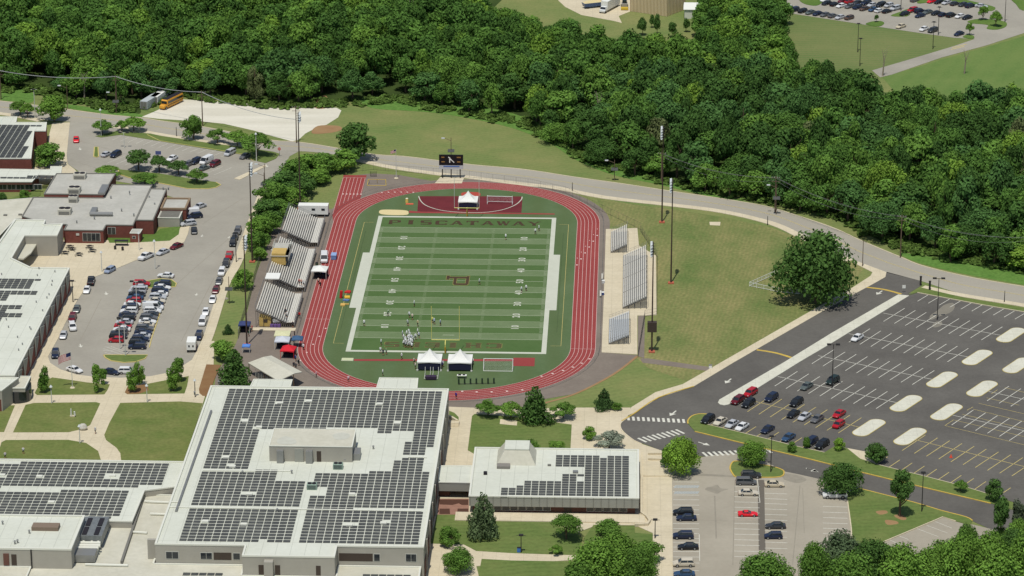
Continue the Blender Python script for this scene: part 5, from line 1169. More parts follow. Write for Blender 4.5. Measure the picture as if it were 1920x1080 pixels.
# tents
def peaktent(px,label,w=6.1,h=2.4,pk=4.6,mc=M_canvas,wall=True,legs=M_wpole,cone=True,rz=0,name='event_tent',under=True):
    g=G(*px); t=thing(name,label,'tent',(g.x,g.y,.05),rz); k=w/2
    bm=B(); n=8; rings=[]
    for i in range(n+1):
        f=i/n; r=(1-f)**(1.0 if not cone else 1)*k; z=h+.5*(0 if not cone else 0)+ (pk-h)*(f**(2.3 if cone else 1.0)) + (.35*f if cone else 0)
        if i==n: rings.append([bm.verts.new((0,0,z))])
        else: rings.append([bm.verts.new((sx*r,sy*r,z)) for sx,sy in ((-1,-1),(0,-1),(1,-1),(1,0),(1,1),(0,1),(-1,1),(-1,0))])
    for i in range(n):
        a,b=rings[i],rings[i+1]
        for j in range(8):
            if len(b)==1: bm.faces.new((a[j],a[(j+1)%8],b[0]))
            else: bm.faces.new((a[j],a[(j+1)%8],b[(j+1)%8],b[j]))
    base=rings[0]; low=[bm.verts.new((v.co.x,v.co.y,v.co.z-(.38 if j%2==0 else .2))) for j,v in enumerate(base)]
    for j in range(8): bm.faces.new((base[(j+1)%8],base[j],low[j],low[(j+1)%8]))
    obj('roof',bm,mc,t)
    for sx in (-1,1):
        for sy in (-1,1):
            bm=B(); x=sx*(k-.08); y=sy*(k-.08); tube(bm,(x,y,0),(x,y,h-.1),.06,n=5); 
            if cone: tube(bm,(x,y,0),(x,y,.35),.26,n=8)
            obj('leg',bm,legs,t)
    if under:
        bm=B(); box(bm,-k+.2,k-.2,k-.35,k-.2,0,h-.3); box(bm,-k*.7,k*.7,-.3,.6,.0,.8); obj('back_wall',bm,M_dark,t)
        if cone:
            bm=B(); box(bm,-k+.25,k-.25,-k+.12,-k+.2,.35,h-.3); obj('front_panel',bm,mat('navy_panel',S(34,36,58),.8),t)
    return t
peaktent((806,688),'white peaked tent left of the near goal post'); peaktent((863,689),'white peaked tent right of the near goal post'); peaktent((878,388),'white peaked tent on the maroon throwing area at the far end',5.6)
peaktent((600,521),'white pop-up canopy on the track edge in front of the middle bleachers',4.2,2.6,3.6,cone=False,rz=R(-4))
peaktent((541,669),'red pop-up canopy with white markings beside the near track curve',3.6,2.2,3.3,mat('red_canvas',S(206,34,48),.8),cone=False,rz=R(-6),legs=mat('red_canvas',S(206,34,48),.8))
peaktent((530,652),'pale grey pop-up canopy behind the red one',3.8,2.3,3.2,mat('pale_canvas',S(196,200,206),.8),cone=False)
peaktent((530,640),'cream flat canopy behind the grey one near the bleachers',4.0,2.2,2.6,mat('cream_canvas',S(208,206,164),.8),cone=False)
peaktent((558,649),'blue umbrella canopy at the near track curve',2.8,2.2,2.9,mat('blue_canvas',S(60,92,124),.8),cone=False,under=False)
peaktent((459,622),'dark blue pop-up canopy at the foot of the floodlight tower',3.0,2.3,3.0,mat('navy_canvas',S(56,66,108),.8),cone=False)
peaktent((462,660),'small blue canopy half hidden by the sidewalk trees',2.0,1.8,2.2,mat('bright_blue_canvas',S(88,132,200),.8),cone=False,under=False)
# white trailer near far bleachers
# hurdles, mats, small things
def simple(name,label,cat,px,parts,rz=0,z=.05,group=None):
    g=G(*px); t=thing(name,label,cat,(g.x,g.y,z),rz,group)
    for pn,shape,m,colr in parts:
        bm=B(); 
        for s_ in shape:
            if s_[0]=='b': box(bm,*s_[1:])
            else: tube(bm,s_[1],s_[2],*s_[3:])
        o=obj(pn,bm,m,t)
        if colr: o.color=(*colr,1)
    return t
yl=S(216,184,60)
simple('hurdle_rack','yellow metal hurdle rack on the dark apron at the end of the straight','rack',(707,345),[('frame',[('t',(-2.6,0,1.4),(2.6,0,1.4),.06),('t',(-2.6,0,1.4),(-2.8,-1.6,0),.06),('t',(2.6,0,1.4),(2.8,-1.6,0),.06),('t',(0,0,1.4),(0,1.2,0),.06),('t',(-2.8,-1.6,0),(2.8,-1.6,0),.06),('t',(-2.6,0,1.4),(-2.4,1.6,0),.06),('t',(2.6,0,1.4),(2.4,1.6,0),.06)],M_obj,yl)])
simple('hurdle_stack','small dark stack of hurdles behind the yellow rack','hurdles',(700,331),[('frame',[('t',(-.9,0,.3*i+.2),(.9,0,.3*i+.2),.05) for i in range(5)]+[('t',(-.9,0,0),(-.9,0,1.6),.05),('t',(.9,0,0),(.9,0,1.6),.05)],M_dpole,None)])
for lab,px,c,shape in (('red upright tackling dummy on the turf beside the home track',(639,559),S(190,36,36),[('t',(0,0,0),(.2,.1,2.0),.4,.38,10)]),('red foam pads lying on the turf beside the home track',(652,549),S(196,48,44),[('b',-.8,.8,-.5,.5,0,.3),('b',-.5,.6,.3,.9,.05,.4)]),
    ('yellow foam pad between red and blue pads on the turf',(651,558),S(222,180,62),[('b',-.7,.7,-.9,.7,0,.3)]),('blue foam pad beside the yellow one on the turf',(649,564),S(92,122,168),[('b',-.8,.8,-.5,.5,0,.3)]),
    ('tan tarp bundle nearest the camera on the left turf edge',(645,572),S(206,168,92),[('b',-.9,.3,-1.1,.6,0,.3),('b',.2,1.3,.1,.6,0,.2)])):
    t=simple('foam_pad',lab,'sports pad',px,[('pad',shape,M_obj,c)],R(random.uniform(-20,20)),group='training pads on the turf')
simple('drink_cooler','yellow drinks barrel on the turf behind the sand pit','cooler',(763,380),[('barrel',[('t',(0,0,0),(0,0,1.2),.5,.4,10)],M_obj,S(216,190,100)),('lid',[('t',(0,0,1.2),(0,0,1.35),.42,.3,10)],M_obj,S(226,220,190))])
simple('floor_mat','small orange mat on the turf beside the yellow barrel','mat',(768,383),[('mat',[('b',-1.1,1.1,-.6,.6,0,.1)],M_obj,S(206,100,70))])
simple('ground_sheet','pale rectangular lid at the left end of the near runway','pit cover',(651.5,674.5),[('cover',[('b',-1.4,1.4,-.9,.9,0,.12)],M_obj,S(196,200,160)),('rim',[('b',-1.5,1.5,-1.0,1.0,0,.06)],M_side,None)])
for u,lab in ((803,'left blocking sled on wheels below the near tents'),(813,'right blocking sled below the near tents')):
    simple('blocking_sled',lab,'training sled',(u,712),[('frame',[('t',(-1,0,.2),(-1,3.6,.4),.06),('t',(1,0,.2),(1,3.6,.4),.06),('t',(-1,0,.2),(1,0,.2),.06),('t',(-1,3.6,.4),(-1,4.2,1.8),.06),('t',(1,3.6,.4),(1,4.2,1.8),.06),('t',(-1,1.8,.3),(1,1.8,.3),.06)],M_wpole,None),('pad',[('b',-.7,.7,-.5,.9,.2,.9)],M_obj,S(58,44,66))],group='blocking sleds')
simple('tackling_sled','long dark tackling sled with seven upright pads near the track','training sled',(894,722),[('frame',[('t',(-4.6,0,.2),(4.6,.9,.2),.06)],M_dpole,None)]+[('pad',[('b',-4.5+i*1.45-.2,-4.5+i*1.45+.2,.1+.14*i,.6+.14*i,.2,1.4)],M_obj,S(40,60,40)) for i in range(7)])
simple('equipment_table','small table covered with white and dark kit on the turf','table',(866,709),[('top',[('b',-1.2,1.2,-.5,.5,.7,.78)],M_canvas,None),('leg',[('b',-1.1,-1.0,-.4,.4,0,.7),('b',1.0,1.1,-.4,.4,0,.7)],M_metal,None),('kit',[('b',-.9,-.2,-.3,.3,.78,1.0),('b',.2,.8,-.2,.35,.78,.95)],M_dark,None)])
simple('storage_bin','blue box with rounded lid on the track beside the white van','bin',(626,485),[('body',[('b',-.7,.7,-1.3,1.3,.1,1.2)],M_obj,S(110,140,184)),('lid',[('b',-.75,.75,-1.35,1.35,1.2,1.35)],M_obj,S(140,166,204))])
simple('bollard_bin','green bin at the kerb by the bleacher steps','bin',(594,500),[('body',[('t',(0,0,0),(0,0,1.1),.4,.4,8)],M_obj,S(56,80,52)),('lid',[('t',(0,0,1.1),(0,0,1.25),.42,.3,8)],M_dark,None)])
for px,lab in (((1129,521),'aluminium team bench upper left of the large visitor bleachers'),((1126,553),'aluminium team bench beside the track below the other one')):
    simple('team_bench',lab,'bench',px,[('seat',[('b',-.2,.2,-2.2,2.2,.42,.48)],M_alu,None),('backrest',[('b',.22,.27,-2.2,2.2,.6,.85)],M_alu,None),('leg',[('b',-.2,.25,-2,-1.9,0,.45),('b',-.2,.25,1.9,2,0,.45)],M_metal,None)],group='team benches')
for px,c in (((1130,553),S(66,80,130)),((1131,531),S(200,200,196))): simple('cooler_box',('blue' if c[2]>c[0]*1.3 else 'white')+' cooler box on the apron beside the track','cooler',px,[('body',[('b',-.4,.4,-.4,.4,0,.7)],M_obj,c),('lid',[('b',-.42,.42,-.42,.42,.7,.8)],M_canvas,None)])
# picnic tables on the plaza
pic=thing('picnic_table','dark picnic table on the school plaza','picnic table',(*G(131,466).to_2d(),.11),0,'picnic tables on the plaza')
bm=B(); tube(bm,(0,0,.72),(0,0,.78),.75,.75,8); obj('top',bm,M_dpole,pic)
for i in range(4): bm=B(); a=i*R(90)+R(45); x,y=1.15*math.cos(a),1.15*math.sin(a); tube(bm,(x,y,.4),(x,y,.46),.28,.28,8); tube(bm,(x*.3,y*.3,.2),(x,y,.4),.05,n=4); obj('seat',bm,M_dpole,pic)
bm=B(); tube(bm,(0,0,0),(0,0,.72),.08,n=6); obj('pedestal',bm,M_dpole,pic)
regkids(None)
PT=[((131,466),'picnic table farthest back on the left of the plaza group'),((135,470),'picnic table just in front of the farthest one'),((122,477),'leftmost picnic table on the plaza'),((148,480),'picnic table nearest the camera on the plaza'),((168,466),'farthest picnic table of the right pair'),((173,473),'nearer picnic table of the right pair')]
for i,(px,lab) in enumerate(PT):
    o=pic if i==0 else copy_tree(pic); g=G(*px); o.location=(g.x,g.y,.11); o['label']='dark '+lab
simple('notice_bench','dark slatted shelter bench on the plaza edge by the lawn','bench',(228,461),[('seat',[('b',-1.8,1.8,-.3,.3,.45,.52)],M_dpole,None),('roof_panel',[('b',-1.9,1.9,-.8,.6,1.5,1.6)],M_dark,None),('leg',[('b',-1.7,-1.6,-.2,.2,0,1.5),('b',1.6,1.7,-.2,.2,0,1.5)],M_dpole,None)])
for u,lab in ((216,'left dark waste bin below the shelter bench'),(230,'right dark waste bin below the shelter bench')): simple('waste_bin',lab,'bin',(u,468 if u<220 else 470),[('body',[('t',(0,0,0),(0,0,1),.35,.35,8)],M_dpole,None),('lid',[('t',(0,0,1),(0,0,1.15),.37,.2,8)],M_dark,None)],group='plaza waste bins')
for px,lab,c in (((156,806),'white boulder on the corner of the left lawn',1),((1442-320,0),'',0)):
    if c:
        bm=B(); bmesh.ops.create_icosphere(bm,subdivisions=2,radius=1.1)
        for v in bm.verts: v.co*=random.uniform(.85,1.12); v.co.z*=.85
        g=G(*px); tag(obj('boulder',bm,mat('pale_rock',S(204,200,188),.95,S(170,166,150),1,.6,4),None,(g.x,g.y,.7)),lab,'rock')
simple('blue_bin','blue bin at the path edge on the lower lawn','bin',(973,1036),[('body',[('b',-.4,.4,-.3,.3,0,1.0)],M_obj,S(62,110,176)),('lid',[('b',-.42,.42,-.32,.32,1.0,1.08)],M_dark,None)],z=.15)
simple('stone_sign','small pale monument on the left lawn near the boulder','monument',(136,782),[('plinth',[('b',-.6,.6,-.3,.3,0,.3)],M_walk,None),('figure',[('t',(-.3,0,.3),(-.3,0,2.0),.22,.14,8),('t',(.6,0,.3),(.5,0,1.3),.25,.2,8)],M_trim,None)],z=.15)
simple('traffic_cone','orange traffic cone on a stall line in the right car park','cone',(1783,858),[('cone',[('t',(0,0,0),(0,0,.8),.3,.05,8)],M_obj,S(226,80,50)),('foot',[('b',-.35,.35,-.35,.35,0,.05)],M_obj,S(200,70,46))])
simple('stop_sign','red stop sign at the exit of the upper left car park','sign',(524,293),[('post',[('t',(0,0,0),(0,0,2.6),.06)],M_metal,None),('plate',[('t',(0,-.08,2.3),(0,-.03,2.3),.5,.5,8)],M_obj,S(190,40,44)),('lettering',[('b',-.3,-.22,-.1,-.085,2.15,2.45),('b',-.14,-.06,-.1,-.085,2.15,2.45),('b',.03,.12,-.1,-.085,2.15,2.45),('b',.2,.3,-.1,-.085,2.15,2.45)],M_canvas,None)])
simple('direction_sign','white sign on a post at the driveway grass tip','sign',(1694.5,548),[('post',[('t',(0,0,0),(0,0,1.6),.05)],M_metal,None),('plate',[('b',-.45,.45,-.05,.0,1.1,2.0)],M_canvas,None)])
simple('utility_cabinet','white cabinet at the bend of the diagonal sidewalk','cabinet',(1332,691),[('body',[('b',-.4,.4,-.3,.3,0,.9)],M_canvas,None),('lid',[('b',-.45,.45,-.35,.35,.9,.98)],M_trimg,None)])
for (u,v,lab) in ((1726,535,'left dark gate post by the drive entrance'),(1743,544,'right dark gate post by the drive entrance')): simple('gate_post',lab,'post',(u,v),[('post',[('b',-.25,.25,-.25,.25,0,2.4)],M_dpole,None),('cap',[('b',-.32,.32,-.32,.32,2.4,2.55)],M_dpole,None)])
simple('blue_sign','small blue banner on a pole in the upper left car park','sign',(298,321),[('post',[('t',(0,0,0),(0,0,5.4),.07)],M_dpole,None),('banner',[('b',-.85,.85,-.08,.0,5.2,6.3)],M_obj,S(86,92,140))])
# fences
def fence(label,pts,h=1.2,m=M_metal,post=2.5,rails=(1.0,.5),world=False,closed=False,r=.025,name='chain_fence',mesh_=0):
    L=pts if world else gp(pts); t=thing(name,label,'fence',(L[0].x,L[0].y,0)); o=L[0]
    bm=B()
    for i in range(len(L)-1):
        a=L[i]-o; b=L[i+1]-o; d=(b-a).length; 
        for f in rails: tube(bm,(a.x,a.y,h*f),(b.x,b.y,h*f),r,n=4,cap=False)
        n=max(1,int(d/post+.5))
        for k in range(n): p=a.lerp(b,k/n); bp=B(); tube(bp,(p.x,p.y,0),(p.x,p.y,h),r*1.4,n=4); obj('post',bp,m,t)
        if mesh_:
            n=int(d/mesh_)+1
            for k in range(n): p=a.lerp(b,k/n); tube(bm,(p.x,p.y,.1),(p.x,p.y,h),r*.35,n=3,cap=False)
    obj('rail',bm,m,t); return t
st=stad(RO+1.1,24); fence('low chain-link rail running all round the running track',st+[st[0]],1.1,M_metal,4.2,(1,.1),True,mesh_=.5)
fence('dark fence along the top of the home bleachers beside the lawn',[(560,398),(532,405),(510,430),(494,465),(478,520),(464,575),(455,600),(446,636)],1.8,M_steel,2.2,(1,.5,.08),mesh_=.35)
fence('tall thin fence between the track and the road at the far end',[(640,325),(700,318),(880,333),(990,347),(1060,362),(1115,390),(1190,425),(1203,432)],2.0,M_steel,4,(1,.05),mesh_=.8)
fence('fence behind the visitor bleachers along the mown field',[(1201,434),(1232,482),(1231,590),(1209,594),(1196,670)],1.8,M_steel,3,(1,.5,.08),mesh_=.5)
fn=fence('white picket fence meeting in a corner left of the big round tree',[(1459,513),(1405,537),(1459,548),(1500,552)],1.2,M_canvas,2,(1,.2),name='picket_fence',r=.06,mesh_=.28)
# ================================================================== VEHICLES
def loft(bm,st,mi=0):
    rings=[]
    for x,w,z0,z1,r in st:   # station: half width, underside, top, shoulder narrowing
        P=[(-w*.94,z0),(-w,z0+(z1-z0)*.35),(-w*.99,z0+(z1-z0)*.7),(-w*r,z1),(w*r,z1),(w*.99,z0+(z1-z0)*.7),(w,z0+(z1-z0)*.35),(w*.94,z0)]
        rings.append([bm.verts.new((x,y,z)) for y,z in P])
    for i in range(len(rings)-1):
        for j in range(8):
            F=bm.faces.new((rings[i][j],rings[i][(j+1)%8],rings[i+1][(j+1)%8],rings[i+1][j])); F.material_index=mi
    bm.faces.new(rings[0]).material_index=mi; bm.faces.new(rings[-1][::-1]).material_index=mi
CAR={ # body stations, glass(base x0,x1, top x0,x1, belt z, roof z, halfwidth belt/top), wheel x, radius
 'sedan':dict(st=[(-2.3,.72,.34,.62,.9),(-2.2,.84,.25,.86,.88),(-1.4,.9,.2,.92,.9),(.7,.9,.2,.9,.9),(1.5,.88,.22,.82,.88),(2.15,.8,.26,.68,.86),(2.32,.66,.34,.52,.9)],gl=(-1.75,.95,-1.05,.25,.9,1.40,.8,.62),wx=(-1.4,1.42),wr=.33),
 'suv':dict(st=[(-2.3,.8,.36,.9,.92),(-2.25,.92,.3,1.05,.92),(-1.2,.95,.26,1.1,.92),(.8,.95,.26,1.08,.92),(1.7,.92,.28,.98,.9),(2.25,.86,.32,.82,.88),(2.35,.76,.38,.66,.9)],gl=(-2.2,1.2,-1.85,.45,1.08,1.66,.86,.70),wx=(-1.4,1.45),wr=.38),
 'minivan':dict(st=[(-2.4,.82,.32,.9,.92),(-2.35,.94,.26,1.05,.92),(-1,.97,.22,1.1,.92),(1.0,.96,.22,1.05,.92),(1.9,.92,.26,.9,.88),(2.4,.8,.3,.66,.88)],gl=(-2.34,1.6,-2.15,.75,1.06,1.74,.88,.72),wx=(-1.45,1.5),wr=.35),
 'hatchback':dict(st=[(-2.0,.76,.32,.8,.9),(-1.95,.86,.25,.95,.9),(-1,.88,.2,.98,.9),(.7,.88,.2,.95,.9),(1.5,.86,.24,.84,.88),(2.02,.74,.3,.64,.88)],gl=(-1.95,1.1,-1.6,.35,.95,1.48,.8,.64),wx=(-1.25,1.28),wr=.33),
 'sports_car':dict(st=[(-2.2,.8,.3,.7,.88),(-2.1,.9,.22,.84,.86),(-1.2,.94,.18,.84,.86),(.5,.92,.18,.76,.86),(1.5,.92,.2,.72,.8),(2.1,.8,.22,.56,.8),(2.28,.66,.28,.44,.86)],gl=(-1.3,.75,-.75,.0,.8,1.18,.76,.56),wx=(-1.35,1.4),wr=.34),
 'pickup':dict(st=[(-2.8,.86,.42,1.0,.94),(-2.75,.95,.38,1.06,.94),(-.7,.96,.36,1.06,.94),(-.65,.97,.34,1.16,.93),(1.2,.97,.34,1.14,.92),(2.2,.95,.36,1.08,.9),(2.75,.9,.4,.94,.88)],gl=(-.75,1.35,-.45,.75,1.14,1.82,.88,.74),wx=(-1.75,1.75),wr=.42),
 'van':dict(st=[(-2.8,.9,.4,1.1,.94),(-2.75,1.0,.34,1.25,.94),(0,1.02,.3,1.28,.94),(1.6,1.0,.3,1.2,.92),(2.4,.96,.34,1.0,.9),(2.75,.86,.4,.84,.88)],gl=(-2.76,1.95,-2.66,1.2,1.26,2.15,.96,.82),wx=(-1.8,1.8),wr=.38),
}
def makecar(kind):
    d=CAR[kind]; t=link(kind,None); b0,b1,t0,t1,zb,zr_,wb,wt=d['gl']
    bm=B(); loft(bm,d['st'])
    frustum(bm,[(t0-.1,-wt-.05),(t1+.1,-wt-.05),(t1+.1,wt+.05),(t0-.1,wt+.05)],[(t0+.05,-wt+.1),(t1-.05,-wt+.1),(t1-.05,wt-.1),(t0+.05,wt-.1)],zr_-.08,zr_+.03)
    for s in (-1,1):
        for (xa,xb) in ((b0+.05,t0+.05),(b1-.02,t1-.02),((b0+b1)/2-.2,(t0+t1)/2-.1)): tube(bm,(xa,s*(wb+.01),zb-.02),(xb,s*(wt+.02),zr_-.01),.045,n=4)
        if kind in('van',): frustum(bm,[(b0+.1,s*wb-.03),(b1-1.6,s*wb-.03),(b1-1.6,s*wb+.03),(b0+.1,s*wb+.03)],[(t0+.1,s*wt-.03),(t1-1.1,s*wt-.03),(t1-1.1,s*wt+.04),(t0+.1,s*wt+.04)],zb-.02,zr_)
        box(bm,b1-.45,b1-.3,s*(wb+.08)-.08,s*(wb+.08)+.08,zb+.02,zb+.16)
    if kind=='pickup': box(bm,-2.6,-.85,-.8,.8,1.05,1.075,1)
    obj('body',bm,[M_paint,M_dark],t)
    bm=B(); frustum(bm,[(b0,-wb),(b1,-wb),(b1,wb),(b0,wb)],[(t0,-wt),(t1,-wt),(t1,wt),(t0,wt)],zb-.04,zr_-.02); obj('windows',bm,M_glass,t)
    whl=None
    for x in d['wx']:
        for s in (-1,1):
            bm=B(); r=d['wr']; y=s*(d['st'][2][1]-.1); tube(bm,(x,y-.11,r),(x,y+.13,r),r,n=14,mi=0); tube(bm,(x,y-.13,r),(x,y+.15,r),r*.55,n=8,mi=1); obj('wheel',bm,[M_black,M_chimrim],t)
    f=d['st'][-2]; k=d['st'][0]
    for s in (-1,1):
        bm=B(); box(bm,f[0]-.06,f[0]+.12,s*f[1]*.66-.16,s*f[1]*.66+.16,f[3]-.22,f[3]-.06); obj('headlight',bm,M_lamp,t)
        bm=B(); box(bm,k[0]-.05,k[0]+.1,s*k[1]*.78-.12,s*k[1]*.78+.12,k[3]-.28,k[3]-.08); obj('tail_light',bm,M_tail,t)
    return t
PROTO={k:makecar(k) for k in CAR}
regkids(None)
USED=set()
CC={'black':(.012,.013,.015),'navy':(.015,.022,.05),'dark grey':(.04,.042,.045),'grey':(.12,.12,.12),'silver':(.48,.49,.50),'white':(.72,.72,.70),'beige':(.60,.54,.42),'gold':(.58,.50,.35),'maroon':(.13,.012,.018),'red':(.42,.012,.02),'bright red':(.75,.01,.02),'blue':(.03,.07,.14),'pale blue':(.28,.33,.42),'grey-green':(.10,.12,.11),'dark green':(.02,.035,.03),'brown':(.1,.06,.04)}
def place(kind,colr,px,dirpx,label,group,z=.02,lite=False,world=None,rz=None):
    src=PROTO[kind]
    g=G(*px) if world is None else Vector((*world,0))
    if rz is None:
        b=G(px[0]+dirpx[0],px[1]+dirpx[1]); rz=math.atan2(b.y-g.y,b.x-g.x)
    if kind not in USED: USED.add(kind); o=src
    else: o=copy_tree(src)
    o.location=(g.x,g.y,z); o.rotation_euler=(0,0,rz+random.uniform(-.02,.02)); o['label']=label; o['category']={'suv':'suv'}.get(kind,kind.replace('_',' ')) ; o['group']=group
    for ch in [c_ for c_ in bpy.data.objects if c_.parent==o] if False else KIDX(o):
        if ch.name.startswith('body'): ch.color=(*CC[colr],1)
    return o
_kx={}
def KIDX(o):
    return list(o.children)
bpy.context.view_layer.update()
nm={'suv':'SUV'}
def lab(kind,c): return c+' '+nm.get(kind,kind.replace('_',' '))
ordn=['first','second','third','fourth','fifth','sixth','seventh','eighth','ninth','tenth','eleventh','twelfth','thirteenth','fourteenth','fifteenth','sixteenth','seventeenth','eighteenth','nineteenth','twentieth']
G1='cars packed in the double row of the school car park'
LC=[('suv','red'),('sedan','silver'),('minivan','silver'),('sedan','black'),('sedan','blue'),('hatchback','red'),('sedan','white'),('suv','navy'),('suv','white'),('sedan','navy'),('suv','black'),('sedan','silver'),('sedan','red'),('sedan','white'),('suv','grey'),('suv','black'),('hatchback','red')]
RC=[('suv','navy'),('sedan','white'),('suv','navy'),('sedan','white'),('suv','silver'),('sedan','beige'),('sedan','navy'),('van','white'),('suv','white'),('sedan','dark grey'),('suv','grey'),('sedan','white'),('sedan','beige'),('suv','grey'),('sedan','navy'),('sedan','silver'),('suv','navy'),('suv','black'),('suv','navy')]
for i,(k_,c_) in enumerate(LC): place(k_,c_,None,None,f'{lab(k_,c_)}, {ordn[i]} from the far end in the left column of the packed row',G1,world=(-85.2+random.uniform(-.2,.2),-7.3-2.74*i),rz=math.pi if i%3 else 0)
for i,(k_,c_) in enumerate(RC): place(k_,c_,None,None,f'{lab(k_,c_)}, {ordn[i]} from the far end in the right column of the packed row',G1,world=(-79.2+random.uniform(-.2,.2),-7.2-2.7*i),rz=0 if i%3 else math.pi)
G2='cars parked along the plaza kerb'
for k_,c_,px,d,l in (('pickup','white',(274,485),(-14,6),'at the plaza kerb beside the lamp post'),('sedan','silver',(305,476),(-14,6),'between the white pickup and the maroon car'),('sedan','maroon',(331,465),(-14,6),'at the kerb end near the lawn'),('hatchback','pale blue',(206,510),(-12,7),'alone on the plaza kerb'),
  ('pickup','black',(171,531),(4,-14),'with a dark bed at the kerb of the long building'),('sedan','white',(163,547),(-4,14),'just behind the black pickup'),('sedan','grey-green',(144,583),(-4,14),'at the kerb beside the brick wall'),('suv','maroon',(136,600),(-5,14),'behind the grey-green sedan'),('suv','white',(136,617),(5,14),'parked askew next to the maroon one'),
  ('sedan','silver',(119,632),(-4,14),'nearest the brick wall'),('suv','navy',(104,668),(-1,14),'at the rounded kerb corner'),('sedan','white',(140,697),(15,4),'behind the flagpole'),('sedan','navy',(208,701),(15,2),'behind the small plaza trees'),('suv','white',(239,700),(15,0),'half hidden by a plaza tree'),('sedan','white',(311,520),(-15,-1),'crossing above the packed row')):
    place(k_,c_,px,d,f'{lab(k_,c_)} {l}',G2)
G3='cars parked along the sidewalk beside the stadium'
for k_,c_,px,d,l in (('suv','grey',(446,437),(-4,14),'farthest up the sidewalk kerb, under the pole'),('hatchback','dark grey',(441,448),(-4,14),'second in the kerb line'),('suv','black',(437,459),(-4,14),'third in the kerb line'),('pickup','red',(430,483),(-4,14),'alone in the middle of the kerb line'),('suv','dark grey',(424,498),(-4,14),'just below the red pickup'),
  ('suv','white',(416,514),(-5,14),'above the grey sedan in the kerb line'),('sedan','grey',(411,531),(-5,14),'between white SUV and maroon car'),('sedan','maroon',(405,547),(-5,14),'in the kerb line'),('sedan','white',(399,565),(-5,14),'below the maroon one'),('sedan','white',(386,588),(-5,14),'above the white minivan'),('minivan','white',(380,607),(-5,14),'in the lower kerb line'),('suv','navy',(373,634),(-5,14),'behind the white box truck'),
  ('van','white',(356,404),(-15,1),'next to the grey storage shed'),('sedan','silver',(374,390),(-12,4),'pulled in above the white van'),('suv','navy',(365,409),(-14,2),'below the white van by the shed'),('suv','silver',(353,423),(-14,2),'at the kerb by the shed'),('sedan','black',(364,436),(0,14),'below the silver SUV by the shed')):
    place(k_,c_,px,d,f'{lab(k_,c_)} {l}',G3)
G4='cars in the upper left car park'
for k_,c_,px,d,l in (('sedan','bright red',(143,265),(0,14),'driving into the upper left car park'),('sedan','silver',(200,292),(12,-6),'beside the small oval island'),('suv','navy',(217,293),(-12,6),'beside the silver one near the island'),('sedan','white',(323,300),(-12,6),'in the middle row'),('suv','navy',(367,306),(-12,6),'left of the white van'),('hatchback','grey',(353,311),(-12,6),'partly behind trees'),
  ('van','white',(387,306),(-12,6),'in the middle row of the upper left car park'),('suv','maroon',(403,311),(-12,6),'right of the white van'),('sedan','grey-green',(383,318),(12,-5),'below the maroon one'),('minivan','silver',(431,290),(-12,6),'in the kerb row near the exit'),('sedan','grey',(459,296),(-12,6),'nearest the exit island')):
    place(k_,c_,px,d,f'{lab(k_,c_)} {l}',G4)
G5='cars in the large right-hand car park'
A_=(-14,9)
for k_,c_,px,d,l in (('sedan','white',(1607,637),A_,'alone in the upper stalls of the dark car park'),('suv','maroon',(1383,755),A_,'at the rounded end of the pale walkway'),('suv','red',(1407,741),A_,'beside the pale walkway'),('suv','black',(1403,761),A_,'below the red SUV'),('suv','navy',(1446,750),A_,'large and boxy, third in from the walkway'),('suv','black',(1493,759),A_,'two stalls right of the navy one'),
  ('sedan','grey-green',(1512,728),A_,'alone above the row of cars'),('suv','dark green',(1561,718),A_,'at the foot of the parking lamp'),('sedan','black',(1487,780),A_,'left of the two silver cars'),('sedan','silver',(1508,785),A_,'in the middle of the yellow-lined row'),('sedan','grey',(1532,789),A_,'right of the silver one'),('sedan','red',(1573,780),A_,'upper of the two red cars'),('hatchback','red',(1572,800),A_,'lower of the two red cars'),
  ('suv','black',(1327,791),A_,'first at the grass island'),('sedan','beige',(1350,794),A_,'second at the grass island'),('sedan','silver',(1372,799),A_,'third at the grass island'),('sedan','white',(1391,804),A_,'fourth at the grass island'),('sedan','navy',(1439,809),A_,'alone beyond the round tree at the island'),('sedan','blue',(1478,824),A_,'behind the small trees on the island'),('suv','navy',(1520,833),A_,'left of the last pair on the island'),('suv','black',(1541,838),A_,'last at the island kerb')):
    place(k_,c_,px,d,f'{lab(k_,c_)} {l}',G5)
G6='cars in the pale lower car park'
for k_,c_,px,d,l in (('suv','black',(1281,965),(-15,0),'upper of the pair by the concrete walk'),('sedan','navy',(1287,975),(-15,0),'lower of the pair by the concrete walk'),('suv','navy',(1281,1009),(-15,0),'alone mid-way down the walk side'),('sedan','black',(1290,1029),(-15,0),'below the navy wagon on the walk side'),('suv','beige',(1282,1061),(-15,0),'near the bottom edge'),('sedan','blue',(1283,1080),(-15,0),'cut by the bottom edge'),
  ('suv','dark grey',(1408,895),(15,0),'farthest back under the round tree'),('minivan','grey',(1399,908),(15,0),'below the dark grey SUV'),('sedan','beige',(1403,928),(15,0),'below the grey minivan'),('sedan','gold',(1452,912),(15,0),'right of the minivan across the dark strip'),('sports_car','bright red',(1402,967),(15,0),'low and wide, alone in its stall'),('sedan','dark grey',(1454,990),(-15,0),'right of the dark strip'),('hatchback','navy',(1450,1009),(-15,0),'below the dark grey sedan'),('pickup','white',(1565,933),(-15,0),'in the shade of the large tree')):
    place(k_,c_,px,d,f'{lab(k_,c_)} {l}',G6)
G7='cars in the far car park'
